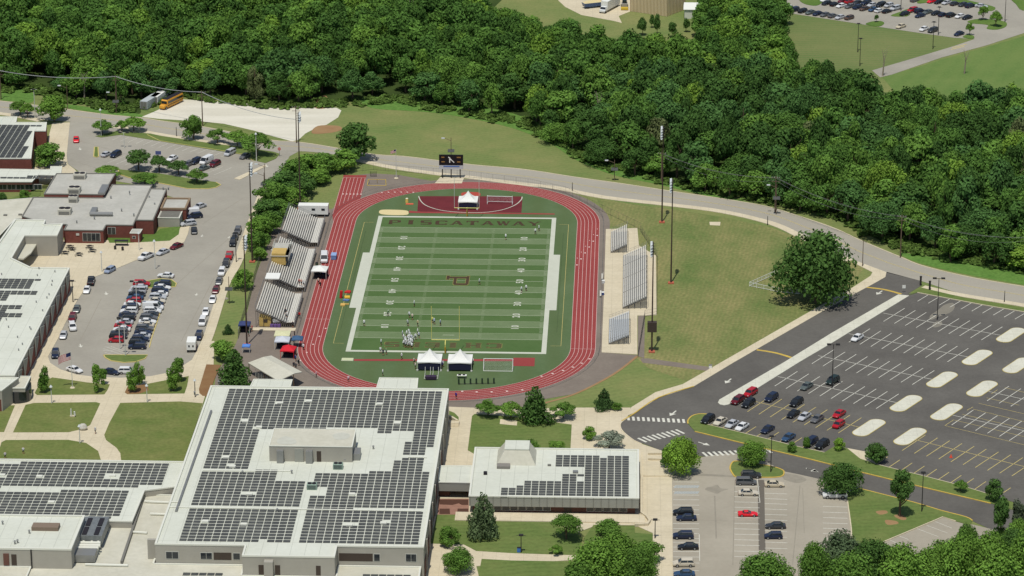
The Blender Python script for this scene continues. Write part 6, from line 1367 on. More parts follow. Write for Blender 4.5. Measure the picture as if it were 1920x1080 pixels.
FR=[('nearest the striped field',[(150,68,'white'),(195,82,'navy'),(258,90,'black'),(318,100,'grey-green'),(372,109,'navy'),(428,117,'grey'),(487,125,'grey'),(540,136,'silver'),(608,141,'brown')]),
 ('in the second row',[(440,30,'black'),(500,38,'black'),(548,50,'white'),(612,54,'grey'),(668,62,'navy'),(722,72,'brown'),(790,78,'blue'),(835,86,'white'),(892,91,'black'),(955,70,'silver')]),
 ('in the back row',[(430,6,'white'),(560,13,'maroon'),(610,18,'red'),(670,27,'dark grey'),(735,30,'navy'),(780,43,'silver'),(845,44,'black'),(905,47,'silver')]),
 ('right of the middle island',[(1022,112,'black'),(1083,84,'red'),(1135,91,'navy'),(1140,124,'navy'),(1197,97,'grey-green'),(1260,106,'black'),(1313,117,'navy'),(1372,122,'black'),(1440,128,'white'),(1493,138,'black')]),
 ('in the farthest row',[(1100,8,'grey'),(1230,15,'bright red'),(1282,21,'black'),(1340,26,'silver'),(1402,34,'dark grey'),(1463,41,'dark grey'),(1515,51,'navy')])]
r7=random.Random(5)
for nm_,L in FR:
    for i,(x,y,c_) in enumerate(L):
        k_=r7.choice(('sedan','sedan','suv','sedan','hatchback')); place(k_,c_,(1440+x/4,y/4+1),(-12,3.4) if r7.random()<.8 else (12,-3.4),f'{lab(k_,c_)}, {ordn[i]} from the left {nm_} of the far car park',G7)
for k_,c_,px,d,l in (('sedan','gold',(1689,52),(-12,4),'alone at the striped field kerb'),('sedan','white',(1732,57),(-12,5),'at the kerb left of the grey one'),('suv','dark grey',(1749,60),(-12,4),'at the kerb right of the white one'),('sedan','navy',(1798,66),(-12,4),'last before the far road'),('sedan','silver',(1840,14),(12,1),'at the far turning')): place(k_,c_,px,d,f'{lab(k_,c_)} {l} in the far car park',G7)
# service vehicles
place('van','white',(608,489),(-1,15),'white van parked on the home track edge beside the blue box','service vehicles',.05)
# school bus
g=G(320,198.5); b_=G(351,183.5); rz=math.atan2(-(b_.y-g.y),-(b_.x-g.x))
bus=thing('school_bus','yellow school bus with a dark roof on the gravel lot beside the containers','bus',(g.x,g.y,0),rz)
yb=mat('bus_yellow',S(216,156,58),.5)
bm=B(); loft(bm,[(-6,1.15,.5,2.7,.9),(-5.9,1.22,.45,3.0,.86),(3.6,1.22,.45,3.0,.86),(3.9,1.2,.45,2.6,.88)]); loft(bm,[(3.85,1.05,.5,1.55,.9),(5.0,1.0,.5,1.5,.88),(5.5,.9,.55,1.3,.85)]); obj('body',bm,yb,bus)
bm=B(); box(bm,-5.8,3.5,-.95,.95,2.95,3.08); obj('roof_panel',bm,M_dark,bus)
bm=B(); box(bm,-5.7,3.4,-1.26,1.26,1.75,2.5); obj('windows',bm,M_glass,bus); bm=B(); box(bm,3.6,3.98,-1,1,1.7,2.6); obj('windscreen',bm,M_glass,bus)
bm=B(); box(bm,-5.9,3.6,-1.27,1.27,1.1,1.22); obj('rub_rail',bm,M_dark,bus)
for x in (-3.8,4.4):
    for s in (-1,1): bm=B(); tube(bm,(x,s*1.0-.12,.5),(x,s*1.0+.16,.5),.5,n=14); tube(bm,(x,s*1.0-.14,.5),(x,s*1.0+.18,.5),.25,n=8,mi=1); obj('wheel',bm,[M_black,M_chimrim],bus)
for px,px2,L2,lab_,m_ in (((272,204),(293,191),6.2,'near pale grey storage container beside the school bus',mat('pale_container',S(178,184,184),.7)),((291,195),(306,184),7.5,'long white container roof behind the near one',M_canvas)):
    g=G(*px); q=G(*px2); rz=math.atan2(q.y-g.y,q.x-g.x); t=thing('storage_container',lab_,'container',(g.x,g.y,0),rz,'containers on the gravel lot')
    bm=B(); box(bm,-1,L2*1.6,-1.25,1.25,.15,2.75); obj('body',bm,m_,t)
    bm=B()
    for i in range(int(L2*1.6/.6)): box(bm,-.8+.6*i,-.6+.6*i,-1.3,1.3,.2,2.7)
    obj('ribs',bm,m_,t); bm=B(); box(bm,-1.05,-.98,-1.1,-.03,.25,2.6); box(bm,-1.05,-.98,.03,1.1,.25,2.6); obj('door',bm,M_trimg,t)
# trucks
def boxtruck(px,d,label,cabc,boxm,L=5.2,h=3.2,w=1.2,stripe=False):
    g=G(*px); b=G(px[0]+d[0],px[1]+d[1]); t=thing('box_truck',label,'truck',(g.x,g.y,.02),math.atan2(b.y-g.y,b.x-g.x))
    bm=B(); box(bm,-L*.62,L*.38,-w,w,.8,h); bmesh.ops.bevel(bm,geom=bm.edges[:],offset=.06,segments=1); obj('cargo_box',bm,boxm,t)
    bm=B(); loft(bm,[(L*.38+.05,w*.92,.5,2.2,.86),(L*.38+.9,w*.92,.5,2.15,.84),(L*.38+1.4,w*.9,.5,1.4,.9),(L*.38+2.1,w*.84,.5,1.15,.88)]); o=obj('cab',bm,M_paint,t); o.color=(*cabc,1)
    bm=B(); frustum(bm,[(L*.38+.3,-w*.93),(L*.38+1.5,-w*.8),(L*.38+1.5,w*.8),(L*.38+.3,w*.93)],[(L*.38+.3,-w*.85),(L*.38+.95,-w*.74),(L*.38+.95,w*.74),(L*.38+.3,w*.85)],1.4,2.08); obj('windows',bm,M_glass,t)
    for x in (-L*.42,L*.38+1.3):
        for s in (-1,1): bm=B(); tube(bm,(x,s*w*.85-.12,.45),(x,s*w*.85+.14,.45),.45,n=12); obj('wheel',bm,M_black,t)
    if stripe: bm=B(); box(bm,-L*.6,L*.36,-w-.02,w+.02,.9,1.15); obj('stripe',bm,mat('orange_stripe',S(200,110,70),.7),t)
    for s in (-1,1): bm=B(); box(bm,-L*.63,-L*.6,s*.5-.2,s*.5+.2,1.6,2.1); obj('rear_window',bm,M_glass,t)
    return t
boxtruck((360,655),(3,-14),'white ambulance-style box truck parked where the sidewalk meets the plaza',(.72,.72,.7),M_canvas,4.4,2.9,1.15,True)
boxtruck((1142,18),(-10,5.5),'white semi-trailer truck in the storage yard beside the warehouse',(.7,.72,.7),M_canvas,11,4.0,1.3)
g=G(1112,14); dt=thing('dump_trailer','blue open trailer loaded with tan material in the storage yard','trailer',(g.x,g.y,0),R(25))
bm=B(); frustum(bm,[(-3.6,-1.1),(3.6,-1.1),(3.6,1.1),(-3.6,1.1)],[(-4,-1.3),(4,-1.3),(4,1.3),(-4,1.3)],.7,2.0); o=obj('hopper',bm,M_paint,dt); o.color=(.05,.10,.22,1)
bm=B(); frustum(bm,[(-3.8,-1.2),(3.8,-1.2),(3.8,1.2),(-3.8,1.2)],[(-2,-.4),(2.4,-.4),(2.4,.4),(-2,.4)],1.99,2.7); obj('load',bm,M_sand,dt)
for x in (-2.4,2.4):
    for s in (-1,1): bm=B(); tube(bm,(x,s*.95-.15,.45),(x,s*.95+.15,.45),.45,n=12); obj('wheel',bm,M_black,dt)
simple('yard_loader','yellow and grey loader between the truck and the warehouse','loader',(1171,16),[('body',[('b',-1.1,1.1,-1.6,1.8,.6,2.0)],M_obj,S(150,146,136)),('cab',[('b',-.8,.8,-.6,1.0,2.0,3.2)],M_glass,None),('bucket',[('b',-1.3,1.3,-2.8,-1.7,.2,1.0)],M_obj,S(206,176,60)),('wheel',[('t',(-1.3,-1,.6),(-.9,-1,.6),.6,.6,10),('t',(.9,-1,.6),(1.3,-1,.6),.6,.6,10),('t',(-1.3,1.2,.6),(-.9,1.2,.6),.6,.6,10),('t',(.9,1.2,.6),(1.3,1.2,.6),.6,.6,10)],M_black,None)])
tr=simple('office_trailer','white trailer with small windows behind the farthest home bleachers','trailer',(588,404),[('body',[('b',-4.3,4.3,-1.3,1.6,.7,3.3)],M_canvas,None),('chassis',[('b',-4.2,4.2,-1.2,1.5,.35,.7)],M_dark,None),('window',[('b',-.4,.6,-1.36,-1.2,1.9,2.5)],M_glass,None),('window',[('b',2.4,3.4,-1.36,-1.2,1.9,2.5)],M_glass,None),('wheel',[('t',(-.5,-1.35,.4),(-.5,-1.0,.4),.4,.4,12),('t',(.6,-1.35,.4),(.6,-1.0,.4),.4,.4,12)],M_black,None)])
# ================================================================== PEOPLE
def person_mesh(nm_,J,E,Rd,helmet):
    me=bpy.data.meshes.new(nm_); me.from_pydata(J,E,[]); o=bpy.data.objects.new(nm_,me); col.objects.link(o)
    m=o.modifiers.new('s','SKIN'); sv=me.skin_vertices[0].data
    for i,r in enumerate(Rd): sv[i].radius=(r,r*.82 if i in(0,1,2) else r)
    sv[0].use_root=True
    s=o.modifiers.new('u','SUBSURF'); s.levels=1; s.render_levels=1
    dg=bpy.context.evaluated_depsgraph_get(); out=bpy.data.meshes.new_from_object(o.evaluated_get(dg)); bpy.data.objects.remove(o)
    out.materials.clear()
    for m_ in (M_obj,M_short,M_skin,M_canvas if helmet else M_short): out.materials.append(m_)
    for p in out.polygons:
        z=p.center.z; x=abs(p.center.x); 
        hd=(p.center-Vector(J[4])).length<.24 and z>J[3][2]
        p.material_index=3 if hd and (helmet or z>J[4][2]+.0) else (2 if hd or z>J[3][2]+.02 else (0 if z>.98 and x<.36 else (2 if z>.98 else (1 if z>.5 else (2 if z>.1 else 1)))))
        p.use_smooth=True
    return out
def pose(arm=0,stride=0.0,lean=0.0,raise_=0):
    J=[(0,0,1.0),(0,-.02-lean*.3,1.2),(0,-.03-lean*.7,1.42),(0,-.03-lean*.9,1.55),(0,-.05-lean,1.70),
       (.19,-.03-lean*.7,1.44),(.27,-.05-lean+(.05*arm),1.2+.1*raise_),(.27-.04*arm,-.22-lean if arm else -.08-lean,.98+.35*raise_),(.27-.06*arm,-.29-lean if arm else -.1-lean,.90+.42*raise_),
       (-.19,-.03-lean*.7,1.44),(-.27,.02-lean,1.2),(-.29,-.08-lean,.98),(-.29,-.1-lean,.9),
       (.1,0,.92),(.12,-.12-stride*.2,.5),(.13,-.02-stride*.45,.09),(.13,-.14-stride*.5,.05),
       (-.1,0,.92),(-.13,-.05+stride*.15,.5),(-.14,.05+stride*.45,.09),(-.14,-.07+stride*.4,.05)]
    E=[(0,1),(1,2),(2,3),(3,4),(2,5),(5,6),(6,7),(7,8),(2,9),(9,10),(10,11),(11,12),(0,13),(13,14),(14,15),(15,16),(0,17),(17,18),(18,19),(19,20)]
    Rd=[.16,.16,.17,.07,.125,.085,.055,.042,.04,.085,.055,.042,.04,.11,.075,.05,.045,.11,.075,.05,.045]
    return J,E,Rd
PM=[person_mesh('person_standing',*pose(0,0,0),True),person_mesh('person_walking',*pose(1,.5,.06),True),person_mesh('person_crouching',*pose(1,.3,.22),True),person_mesh('person_bystander',*pose(1,.1,0),False),person_mesh('person_reaching',*pose(1,.4,.1,1),True)]
WS=S(226,226,222); DS=S(44,46,58); GS=S(120,150,110)
rp=random.Random(3)
def person(px,shirt,label,k=None,group=None,z=.05,rz=None,world=None):
    g=G(px[0],px[1],z if z>1 else 0); k=rp.randrange(3) if k is None else k
    o=link('person',PM[k],None,(g.x,g.y,z),rp.uniform(0,6.28) if rz is None else rz); o.scale=(1.06,1.06,1.06); o.color=(*shirt,1)
    return tag(o,label,'person',group)
FP=[((776.5,575),WS,'player in white alone in midfield above the near group',0),((727,593),GS,'player in pale green standing on a yard number at left'),((767.6,596),WS,'player in white, left of two walking together toward the near end',1),((773,600.5),S(196,176,160),'player in pale tan, right of two walking together',1),((683,612),WS,'player in white alone near the left sideline',1),
 ((765,612),S(150,156,150),'player in grey crouching left of the trio line',2),((783.5,612),S(200,186,140),'player in tan right of the grey crouching one',1),((810.6,606),S(212,212,120),'person in yellow-green beside the left upright',3),((814.5,609),S(150,160,176),'player in grey-blue beside the left upright',2),((825.5,611),S(170,180,190),'player in pale blue right of the left upright',0),
 ((715,648),WS,'player in white standing alone left of the huddle',0),((713.5,663),WS,'coach in white at the near goal line, left of three',3),((718.5,667),DS,'coach in black at the near goal line, middle of three',3),((724,665),GS,'person in pale green at the near goal line, right of three',3),((753.5,674),WS,'player in white walking on the near runway',1),
 ((898.4,534),S(206,206,206),'player in white right of the centre logo',1),((977.6,549),WS,'left of two players on the right yard numbers',0),((986.6,546),WS,'right of two players on the right yard numbers',0),((948,450),WS,'player in white alone near the far end',1),((1003.8,439.5),WS,'left of two players at the far right corner',0),((1011,433.5),WS,'right of two players at the far right corner',1),
 ((776.5,683),S(214,200,186),'person in cream beside the left tent',3),((830.4,688),S(210,210,220),'person in white between the two tents',3),((828,691),S(64,58,120),'person in purple between the two tents',3),((887.5,684),WS,'person in white beside the right tent',3),((779,692),S(220,206,196),'person in pale shirt at the front left tent leg',3),
 ((592.7,708),S(224,190,196),'spectator in pink leaning at the track rail',3),((653.5,717),S(226,206,210),'person with a pale umbrella-like hat on the near track curve',3),((569,656.5),WS,'person in white beside the blue umbrella',3),((855,748.6),S(48,44,140),'person in blue on the near track straight beside the hall',3),((718,705),WS,'person in white on the turf behind the hall porch',0),
 ((600.5,540),S(40,36,40),'person in black walking on the home track below the white canopy',3),((473,622),S(190,44,48),'person in red beside the navy canopy',3),((551,691),DS,'person in black below the red canopy, left of the pair',3),((555,693),S(70,70,76),'person in grey below the red canopy, right of the pair',3),((560,686),S(34,40,40),'person in dark green right of the red canopy',3),((554,678),S(50,66,130),'person in blue at the red canopy corner',3),((561.7,597),S(186,40,44),'person in red at the foot of the nearest bleachers',3),
 ((549,615),S(60,56,60),'person in dark clothes at the end of the nearest bleachers',3),((552,632),S(48,46,54),'person in black beside the cream canopy',3),((551,641),S(58,44,60),'person in dark purple beside the cream canopy',3),((467,631),S(60,90,60),'person in green beside the floodlight footing',3),((533,668),S(70,60,60),'person in brown left of the red canopy',3),((597,533),S(206,190,170),'person in cream in the shade of the white canopy',3),((606,519),S(88,70,150),'person in purple right of the white canopy',3),
 ((10,861),S(190,186,190),'person in grey on the lower left lawn at the picture edge',3),((44,852),S(206,206,206),'person in pale clothes on the lower left lawn',3),((178.6,814),S(170,170,170),'person walking where the plaza paths meet',1)]
for i,a in enumerate(FP): person(a[0],a[1],a[2],a[3] if len(a)>3 else None,'people on and around the field')
HD=[(754.7,632,0),(762,632,1),(766.6,629,0),(779,637.5,1),(783,628,0),(785.5,635,1),(758,639,2),(761,643,0),(764,640,2),(768,639,0),(772,640,1),(774,643,2),(762,647,2),(766,648,0),(769,651,1),(760,652,2),(765,653,2),(772,655,1),(767,644,0),(770,646,2),(758,645,1),(757,650,0),(773,648,0),(768,634,1)]
for i,(u,v,k) in enumerate(HD):
    pos='at the left edge' if u<759 else ('at the right edge' if u>771 else 'inside'); dep='far side' if v<638 else ('near side' if v>647 else 'middle')
    person((u,v),WS if i%5 else S(196,196,204),f'player in white and black in the crowded huddle, {pos}, {dep}',k,'players in the huddle at the near end zone')
for (u,v),z,c,l in (((561,534),1.9,S(190,120,110),'spectator in pink low on the middle home bleachers'),((565,535),1.9,S(206,160,140),'spectator in peach low on the middle home bleachers'),((569,537),1.8,WS,'spectator in white at the bottom of the middle home bleachers'),((535,590),3.0,DS,'spectator in black on the nearest home bleachers'),((538,596),2.6,WS,'spectator in white on the nearest home bleachers')):
    person((u,v),c,l,3,'spectators on the bleachers',z)
# ================================================================== TREES
def leafmesh(nm_,seed,n,lobes,shape='round',ls=.07,low=.12):
    r=random.Random(seed); L=[]
    for i in range(lobes):
        if shape=='round':
            a=r.uniform(0,6.283); ph=math.acos(r.uniform(-.55,1)); rr=r.uniform(.45,1.2)*(.30+.07*math.sin(a+seed))
            c=Vector((rr*math.sin(ph)*math.cos(a),rr*math.sin(ph)*math.sin(a),.5+.36*math.cos(ph)*r.uniform(.7,1.05))); R_=r.uniform(.085,.20)
        elif shape=='cone':
            f=(i+.5)/lobes; a=i*2.4+r.uniform(-.3,.3); w_=(.43*(1-f)**.6+.03); rr=w_*r.uniform(.35,.85); c=Vector((rr*math.cos(a),rr*math.sin(a),.08+.86*f)); R_=max(.05,.17*(1-f)+.04)
        elif shape=='column':
            a=r.uniform(0,6.283); z=r.uniform(.12,.88); w_=.34*math.sin(math.pi*(.12+.80*z))**.7; rr=w_*r.uniform(.3,.8); c=Vector((rr*math.cos(a),rr*math.sin(a),z)); R_=r.uniform(.11,.18)
        elif shape=='spread':
            a=r.uniform(0,6.283); rr=.36*math.sqrt(r.random()); c=Vector((rr*math.cos(a),rr*math.sin(a),.45+.38*(1-(rr/.36)**2)*r.uniform(.5,1.1)-.08*r.random())); R_=r.uniform(.11,.17)
        L.append((c,R_,r.uniform(.74,1.24)))
    tot=sum(q[1]**2 for q in L); V=[];F=[];Tn=[]
    for c,R_,tn in L:
        for j in range(max(6,int(n*R_**2/tot))):
            z=r.uniform(-.75,1); a=r.uniform(0,6.283); s=math.sqrt(1-z*z); nn=Vector((s*math.cos(a),s*math.sin(a),z)); rad=R_*r.uniform(.72,1.12)
            p=c+Vector((nn.x*rad,nn.y*rad,nn.z*rad*.85))
            if p.z<low*.5: p.z=low*.5+r.random()*.05
            d=(nn+Vector((r.uniform(-.7,.7),r.uniform(-.7,.7),r.uniform(-.35,.8)))).normalized(); a_=d.orthogonal().normalized(); q=Matrix.Rotation(r.uniform(0,6.28),3,d); a_=q@a_; b_=d.cross(a_)
            l=ls*r.uniform(.65,1.3); k=len(V); w2=l*r.uniform(.6,.95)
            V+= [p-a_*l*.5-b_*w2*.3,p-a_*l*.1-b_*w2*.55,p+a_*l*.5-b_*w2*.1,p+a_*l*.3+b_*w2*.5+d*l*.15,p-a_*l*.35+b_*w2*.4]
            F.append((k,k+1,k+2,k+3,k+4)); t=tn*r.uniform(.82,1.18); Tn.append(t)
    me=bpy.data.meshes.new(nm_); me.from_pydata([tuple(v) for v in V],[],F); me.materials.append(M_leaf)
    at=me.attributes.new('tone','FLOAT_COLOR','FACE'); fl=[]
    for t in Tn: fl+= [t,t,t*.97,1]
    at.data.foreach_set('color',fl); me.update(); return me
def trunkmesh(nm_,seed,shape='round'):
    r=random.Random(seed); bm=B()
    top=.55 if shape in('round','spread') else .9
    tube(bm,(0,0,0),(.01,.0,top*.5),.035,.026,n=7); tube(bm,(.01,0,top*.5),(-.01,.01,top),.026,.01,n=6)
    if shape in('round','spread'):
        for i in range(8):
            a=i*2.4+r.random(); z=r.uniform(.2,.45); l=r.uniform(.2,.34); e=Vector((l*math.cos(a),l*math.sin(a),z+r.uniform(.15,.35))); m_=Vector((0,0,z)).lerp(e,.5)+Vector((0,0,-.02))
            tube(bm,(0,0,z),m_,.017,.012,n=5); tube(bm,m_,e,.012,.004,n=5)
            tube(bm,m_,m_+Vector((r.uniform(-.12,.12),r.uniform(-.12,.12),.16)),.008,.003,n=4)
    else:
        for i in range(14):
            a=i*2.4; z=.12+.055*i; l=.3*(1-z)+.03; tube(bm,(0,0,z),(l*math.cos(a),l*math.sin(a),z+.03),.008,.003,n=4)
    return mesh(bm,nm_,M_bark)
NV=7
CRW=[leafmesh('crown_round',10+i,3300,26+4*i,'round',.054) for i in range(NV)]
BIG=[leafmesh('crown_big',60+i,8500,60+12*i,'round',.034) for i in range(3)]
CON=[leafmesh('crown_conifer',40+i,3600,40,'cone',.05) for i in range(2)]
COLM=[leafmesh('crown_column',50+i,2600,26,'column',.06) for i in range(2)]
SPR=[leafmesh('crown_spread',80+i,2600,24,'spread',.055) for i in range(3)]
SPB=[leafmesh('crown_spread_fine',90+i,5000,38,'spread',.04) for i in range(2)]
TR=[trunkmesh('trunk_round',i) for i in range(3)]; TC=[trunkmesh('trunk_conifer',9,'cone')]
rt=random.Random(11)
BANK={'round':(CRW,TR,.0),'big':(BIG,TR,.0),'conifer':(CON,TC,.0),'column':(COLM,TC,.0),'spread':(SPR,TR,0),'spreadbig':(SPB,TR,0)}
def tree(x,y,w_,h,kind,label,colr=None,group=None,name='tree',cat='tree',z=0,clear=0.0,tw=1.0,k=None):
    cs,ts,_=BANK[kind]; t=link(name,None,None,(x,y,z),rt.uniform(0,6.28)); tag(t,label,cat,group)
    me=cs[rt.randrange(len(cs)) if k is None else k]
    c=link('crown',me,t,(0,0,clear*h)); c.scale=(w_,w_,h*(1-clear)); c.color=(*(colr or (0,0,0)),1 if colr else 0)
    b=link('trunk',ts[rt.randrange(len(ts))],t,(0,0,0)); b.scale=(min(w_,h)*tw,min(w_,h)*tw,h*(.98 if kind!='conifer' else .95))
    return t
GA=(0.142,0.258,0.059); GB=(0.179,0.314,0.067); GC=(0.099,0.186,0.053); GD=(0.072,0.132,0.047); GY=(0.237,0.391,0.071); GS2=(.30,.34,.26)
def T_(u,v,w_,h_,kind,label,colr=GA,group=None,name='tree',clear=0.0,k=None,z=0):
    g=G(u,v); d=(g-CAM).dot(FW); s=FOC/d; kw={}
    ww=w_/s; hh=(h_/s)/math.cos(PITCH)
    # the crown's own depth adds to its height in the view
    hh=max(1.6,hh-ww*.16) if kind!='column' else hh
    return tree(g.x,g.y,ww*1.08,hh,kind,label,colr,group,name,z=z,clear=clear,k=k)
TL_=[(38,216,40,36,'spread','left of two small trees by the road at the left edge'),(52,221,30,34,'spread','small tree beside the pale lamp at the left edge'),(102,229,62,62,'round','tree casting a shadow on the road at the car park entrance'),(192,251,42,34,'spread','small tree beside the white street lamp at the lot corner'),(229,246,26,26,'spread','smaller of two trees side by side on the verge above the stalls'),(251,246,48,36,'spread','wider tree on the verge above the stalls'),(363,262,46,54,'round','upright tree on the verge next to the utility pole'),
 (408,269,40,36,'spread','low tree left of the verge trio'),(445,274,50,38,'spread','middle tree of the verge trio'),(482,293,62,56,'spread','fullest tree at the exit tip of the verge'),(260,319,52,50,'spread','tallest tree on the lower lot island'),(299,322,42,40,'spread','tree behind the blue banner on the lower island'),(335,328,42,36,'spread','fourth tree on the lower island'),(369,343,42,34,'spread','rightmost small tree on the lower island'),(272,347,58,32,'spread','low wide tree right behind the grey roof'),(203,332,56,30,'spread','low tree behind the grey classroom roof'),
 (88,312,62,52,'round','dense tree beside the brick solar block'),(45,374,24,22,'round','small bush in front of the glazed brick wall'),(6,386,20,30,'round','dark shrub at the left edge'),
 (664,303,78,84,'round','tall tree standing alone by the road behind the hedge row',GC),
 (640,320,55,46,'round','hedge-row tree nearest the road'),(606,326,56,46,'round','second hedge-row tree from the road'),(578,334,60,50,'round','third hedge-row tree, beside the far floodlight'),(602,345,44,34,'round','low hedge-row tree on the lawn side'),(551,347,58,52,'round','fourth hedge-row tree along the sidewalk'),(566,362,56,46,'round','hedge-row tree in front of the far floodlight'),(530,366,62,54,'round','fifth hedge-row tree beside the sidewalk'),(545,386,50,40,'round','hedge-row tree just behind the far bleachers'),(514,390,60,54,'round','sixth hedge-row tree beside the sidewalk'),(522,408,48,40,'round','hedge-row tree at the corner of the far bleachers'),(495,415,52,46,'round','seventh hedge-row tree along the sidewalk'),(505,438,40,44,'round','hedge-row tree beside the gap in the bleachers'),(489,450,46,50,'round','eighth hedge-row tree opposite the red pickup'),(480,470,44,40,'round','last hedge-row tree before the gap'),(487,488,34,30,'round','small dark tree at the end of the hedge row'),(457,541,46,44,'round','round tree between the sidewalk and the long fence'),
 (418,676,58,48,'round','broad tree where the sidewalk meets the plaza'),(428,626,20,22,'conifer','tiny conifer on the strip of lawn above the broad tree',GD),(441,724,68,84,'conifer','large dark conifer beside the pavilion',GC),
 (82,737,26,52,'column','columnar tree at the left end of the flag lawn'),(182,737,24,54,'column','columnar tree at the right end of the flag lawn'),(194,721,20,30,'column','slim tree behind the right columnar one'),(249,736,28,50,'column','columnar tree at the left end of the second lawn'),(262,722,26,44,'column','columnar tree just behind, left lawn end'),(325,734,30,56,'column','columnar tree at the right end of the second lawn'),(336,716,28,46,'column','columnar tree behind the right one of the second lawn'),
 (915,780,52,40,'spread','round-headed tree next to the hall corner and the track'),(958,784,46,40,'spread','tree just left of the big dark conifer by the track'),(1003,792,66,82,'conifer','big dark conifer between the track and the upper lawn',GC),(1056,785,52,40,'spread','round-headed tree right of the big dark conifer'),(1132,767,40,46,'conifer','conifer alone on the slope near the sidewalk',GD),(1157,770,22,20,'round','shrub beside the lone conifer'),(1104,824,30,30,'round','small bright tree over a bench on the plaza',GB),(1142,843,62,46,'spread','silvery pale tree behind the panelled building',GS2),
 (997,846,32,30,'round','shrub behind the building, left one'),(1043,848,38,28,'round','shrub behind the building, right one'),(1281,888,72,86,'big','bright green tree at the zebra crossing',GY),(1248,876,26,44,'round','darker tree hidden behind the bright green one',GC),(1410,872,62,58,'big','round tree on the oval island',GB),(1484,848,20,24,'round','sapling on the island beside the blue sedan'),(1511,841,15,28,'round','second sapling on the island'),(1572,845,24,28,'round','sapling at the end of the long island',GY),(1641,868,46,48,'round','bushy pine at the concrete pad',GC),(1571,928,86,76,'big','large dark tree shading the white pickup',GC),
 (1801,922,28,28,'spread','small open tree on the strip by the yellow stalls'),(1862,938,38,48,'round','young pine at the end of the yellow stalls',GC),
 (1531,566,156,168,'big','huge round tree between the mown field and the driveway',GC),
 (905,1008,64,98,'conifer','tall grey-green conifer in front of the panelled building',(.14,.195,.095)),(1062,1012,66,62,'spreadbig','spreading tree before the entrance of the panelled building'),(1043,1040,28,24,'spread','young thin tree on the lower lawn'),(840,1024,44,46,'round','smaller of two round trees beside the hall'),(860,1074,66,60,'big','larger of two round trees beside the hall'),(1144,1003,54,40,'round','tree in front of the entrance planter'),
 (1120,1092,108,104,'big','broad tree at the bottom edge, left in the clump'),(1158,1076,108,100,'big','fullest tree of the clump at the bottom edge'),(1196,1098,84,90,'big','right tree of the clump at the bottom edge'),(1214,1052,58,50,'round','tree at the right side of the bottom clump'),(1090,1110,70,70,'round','tree at the lower left of the bottom clump'),
 (1431,1108,104,78,'big','round tree cut by the bottom edge in the pale car park',GA),(1526,1104,66,86,'big','tree at the bottom edge left of the grey-green thicket'),(1575,1085,90,90,'big','grey-green tree on the lower lawn edge',(.115,.165,.085)),(1625,1108,90,100,'big','tree at the bottom edge in front of the corner lot'),(1690,1120,100,100,'big','bright tree hiding the corner lot, left one',GB),(1745,1112,90,90,'big','bright tree hiding the corner lot, middle one',GB),(1808,1112,88,110,'big','bright tree rising over the corner lot',GB),(1866,1120,110,100,'big','bright tree at the lower right corner',GB),(1925,1105,100,110,'big','tree at the right edge, lowest corner',GB),(1875,1012,42,80,'column','tall narrow tree over the loop road at right',GC),(1908,1008,40,76,'column','grey tall narrow tree at the right edge',(.11,.14,.085)),(1900,1062,70,70,'big','tree below the two narrow trees at the right edge'),(1812,1058,56,78,'big','upright tree beside the corner lot'),(1770,1092,84,84,'big','bright tree filling the gap before the corner lot',GB),(1850,1085,90,90,'big','tree just above the lower right corner',GB),(1655,1098,80,84,'big','tree between the grey-green one and the corner lot',GA),(1600,1120,100,90,'big','low tree cut by the bottom edge, right of the pale lot',GA),(1912,1040,70,84,'big','tree under the two narrow ones, touching the right edge',GB),
 (1843,38,22,34,'spread','slim tree in the far car park, left on the island',GB),(1867,50,24,36,'spread','slim tree in the far car park, right on the island',GB),(1818,66,16,28,'spread','slim tree at the tip of the striped field',GB),(1643,42,10,18,'spread','sapling at the far lot kerb')]
for a in TL_:
    u,v,w_,h_,kind,label=a[:6]; colr=a[6] if len(a)>6 else (GA,GB,GC,GA)[rt.randrange(4)]
    if 'hedge-row' in label: w_*=1.18; h_*=1.12
    if v>1050 and u>1400: h_*=1.2; w_*=1.08
    nm_={'conifer':'conifer_tree','column':'columnar_tree'}.get(kind,'round_tree')
    T_(u,v,w_,h_,kind,label,colr,None,nm_,clear=.10 if kind in('spread','spreadbig') else (.05 if kind=='column' else -.2 if 'huge' in label else -.12 if kind in('round','big') else 0))
for u,v,w_,h_ in ((1205,66,14,40),(1232,64,10,44),(1262,70,12,34),(1286,60,10,30),(1222,52,8,30)): T_(u,v,w_*1.5,h_*.95,'round','slender thin tree on the grass in front of the tan warehouse',GC,'thin trees in front of the warehouse','slender_tree')
T_(1687,968,44,70,'round','lone pine with a bare leaning trunk between loop road and lawn',GC,None,'pine_tree')
p_=[o for o in bpy.data.objects if o.name.startswith('pine_tree')][0]
for ch in p_.children:
    if ch.name.startswith('crown'): ch.location=(0,0,2.6); ch.scale=(6.4,6.4,9.0)
    else: ch.scale=(9,9,11)
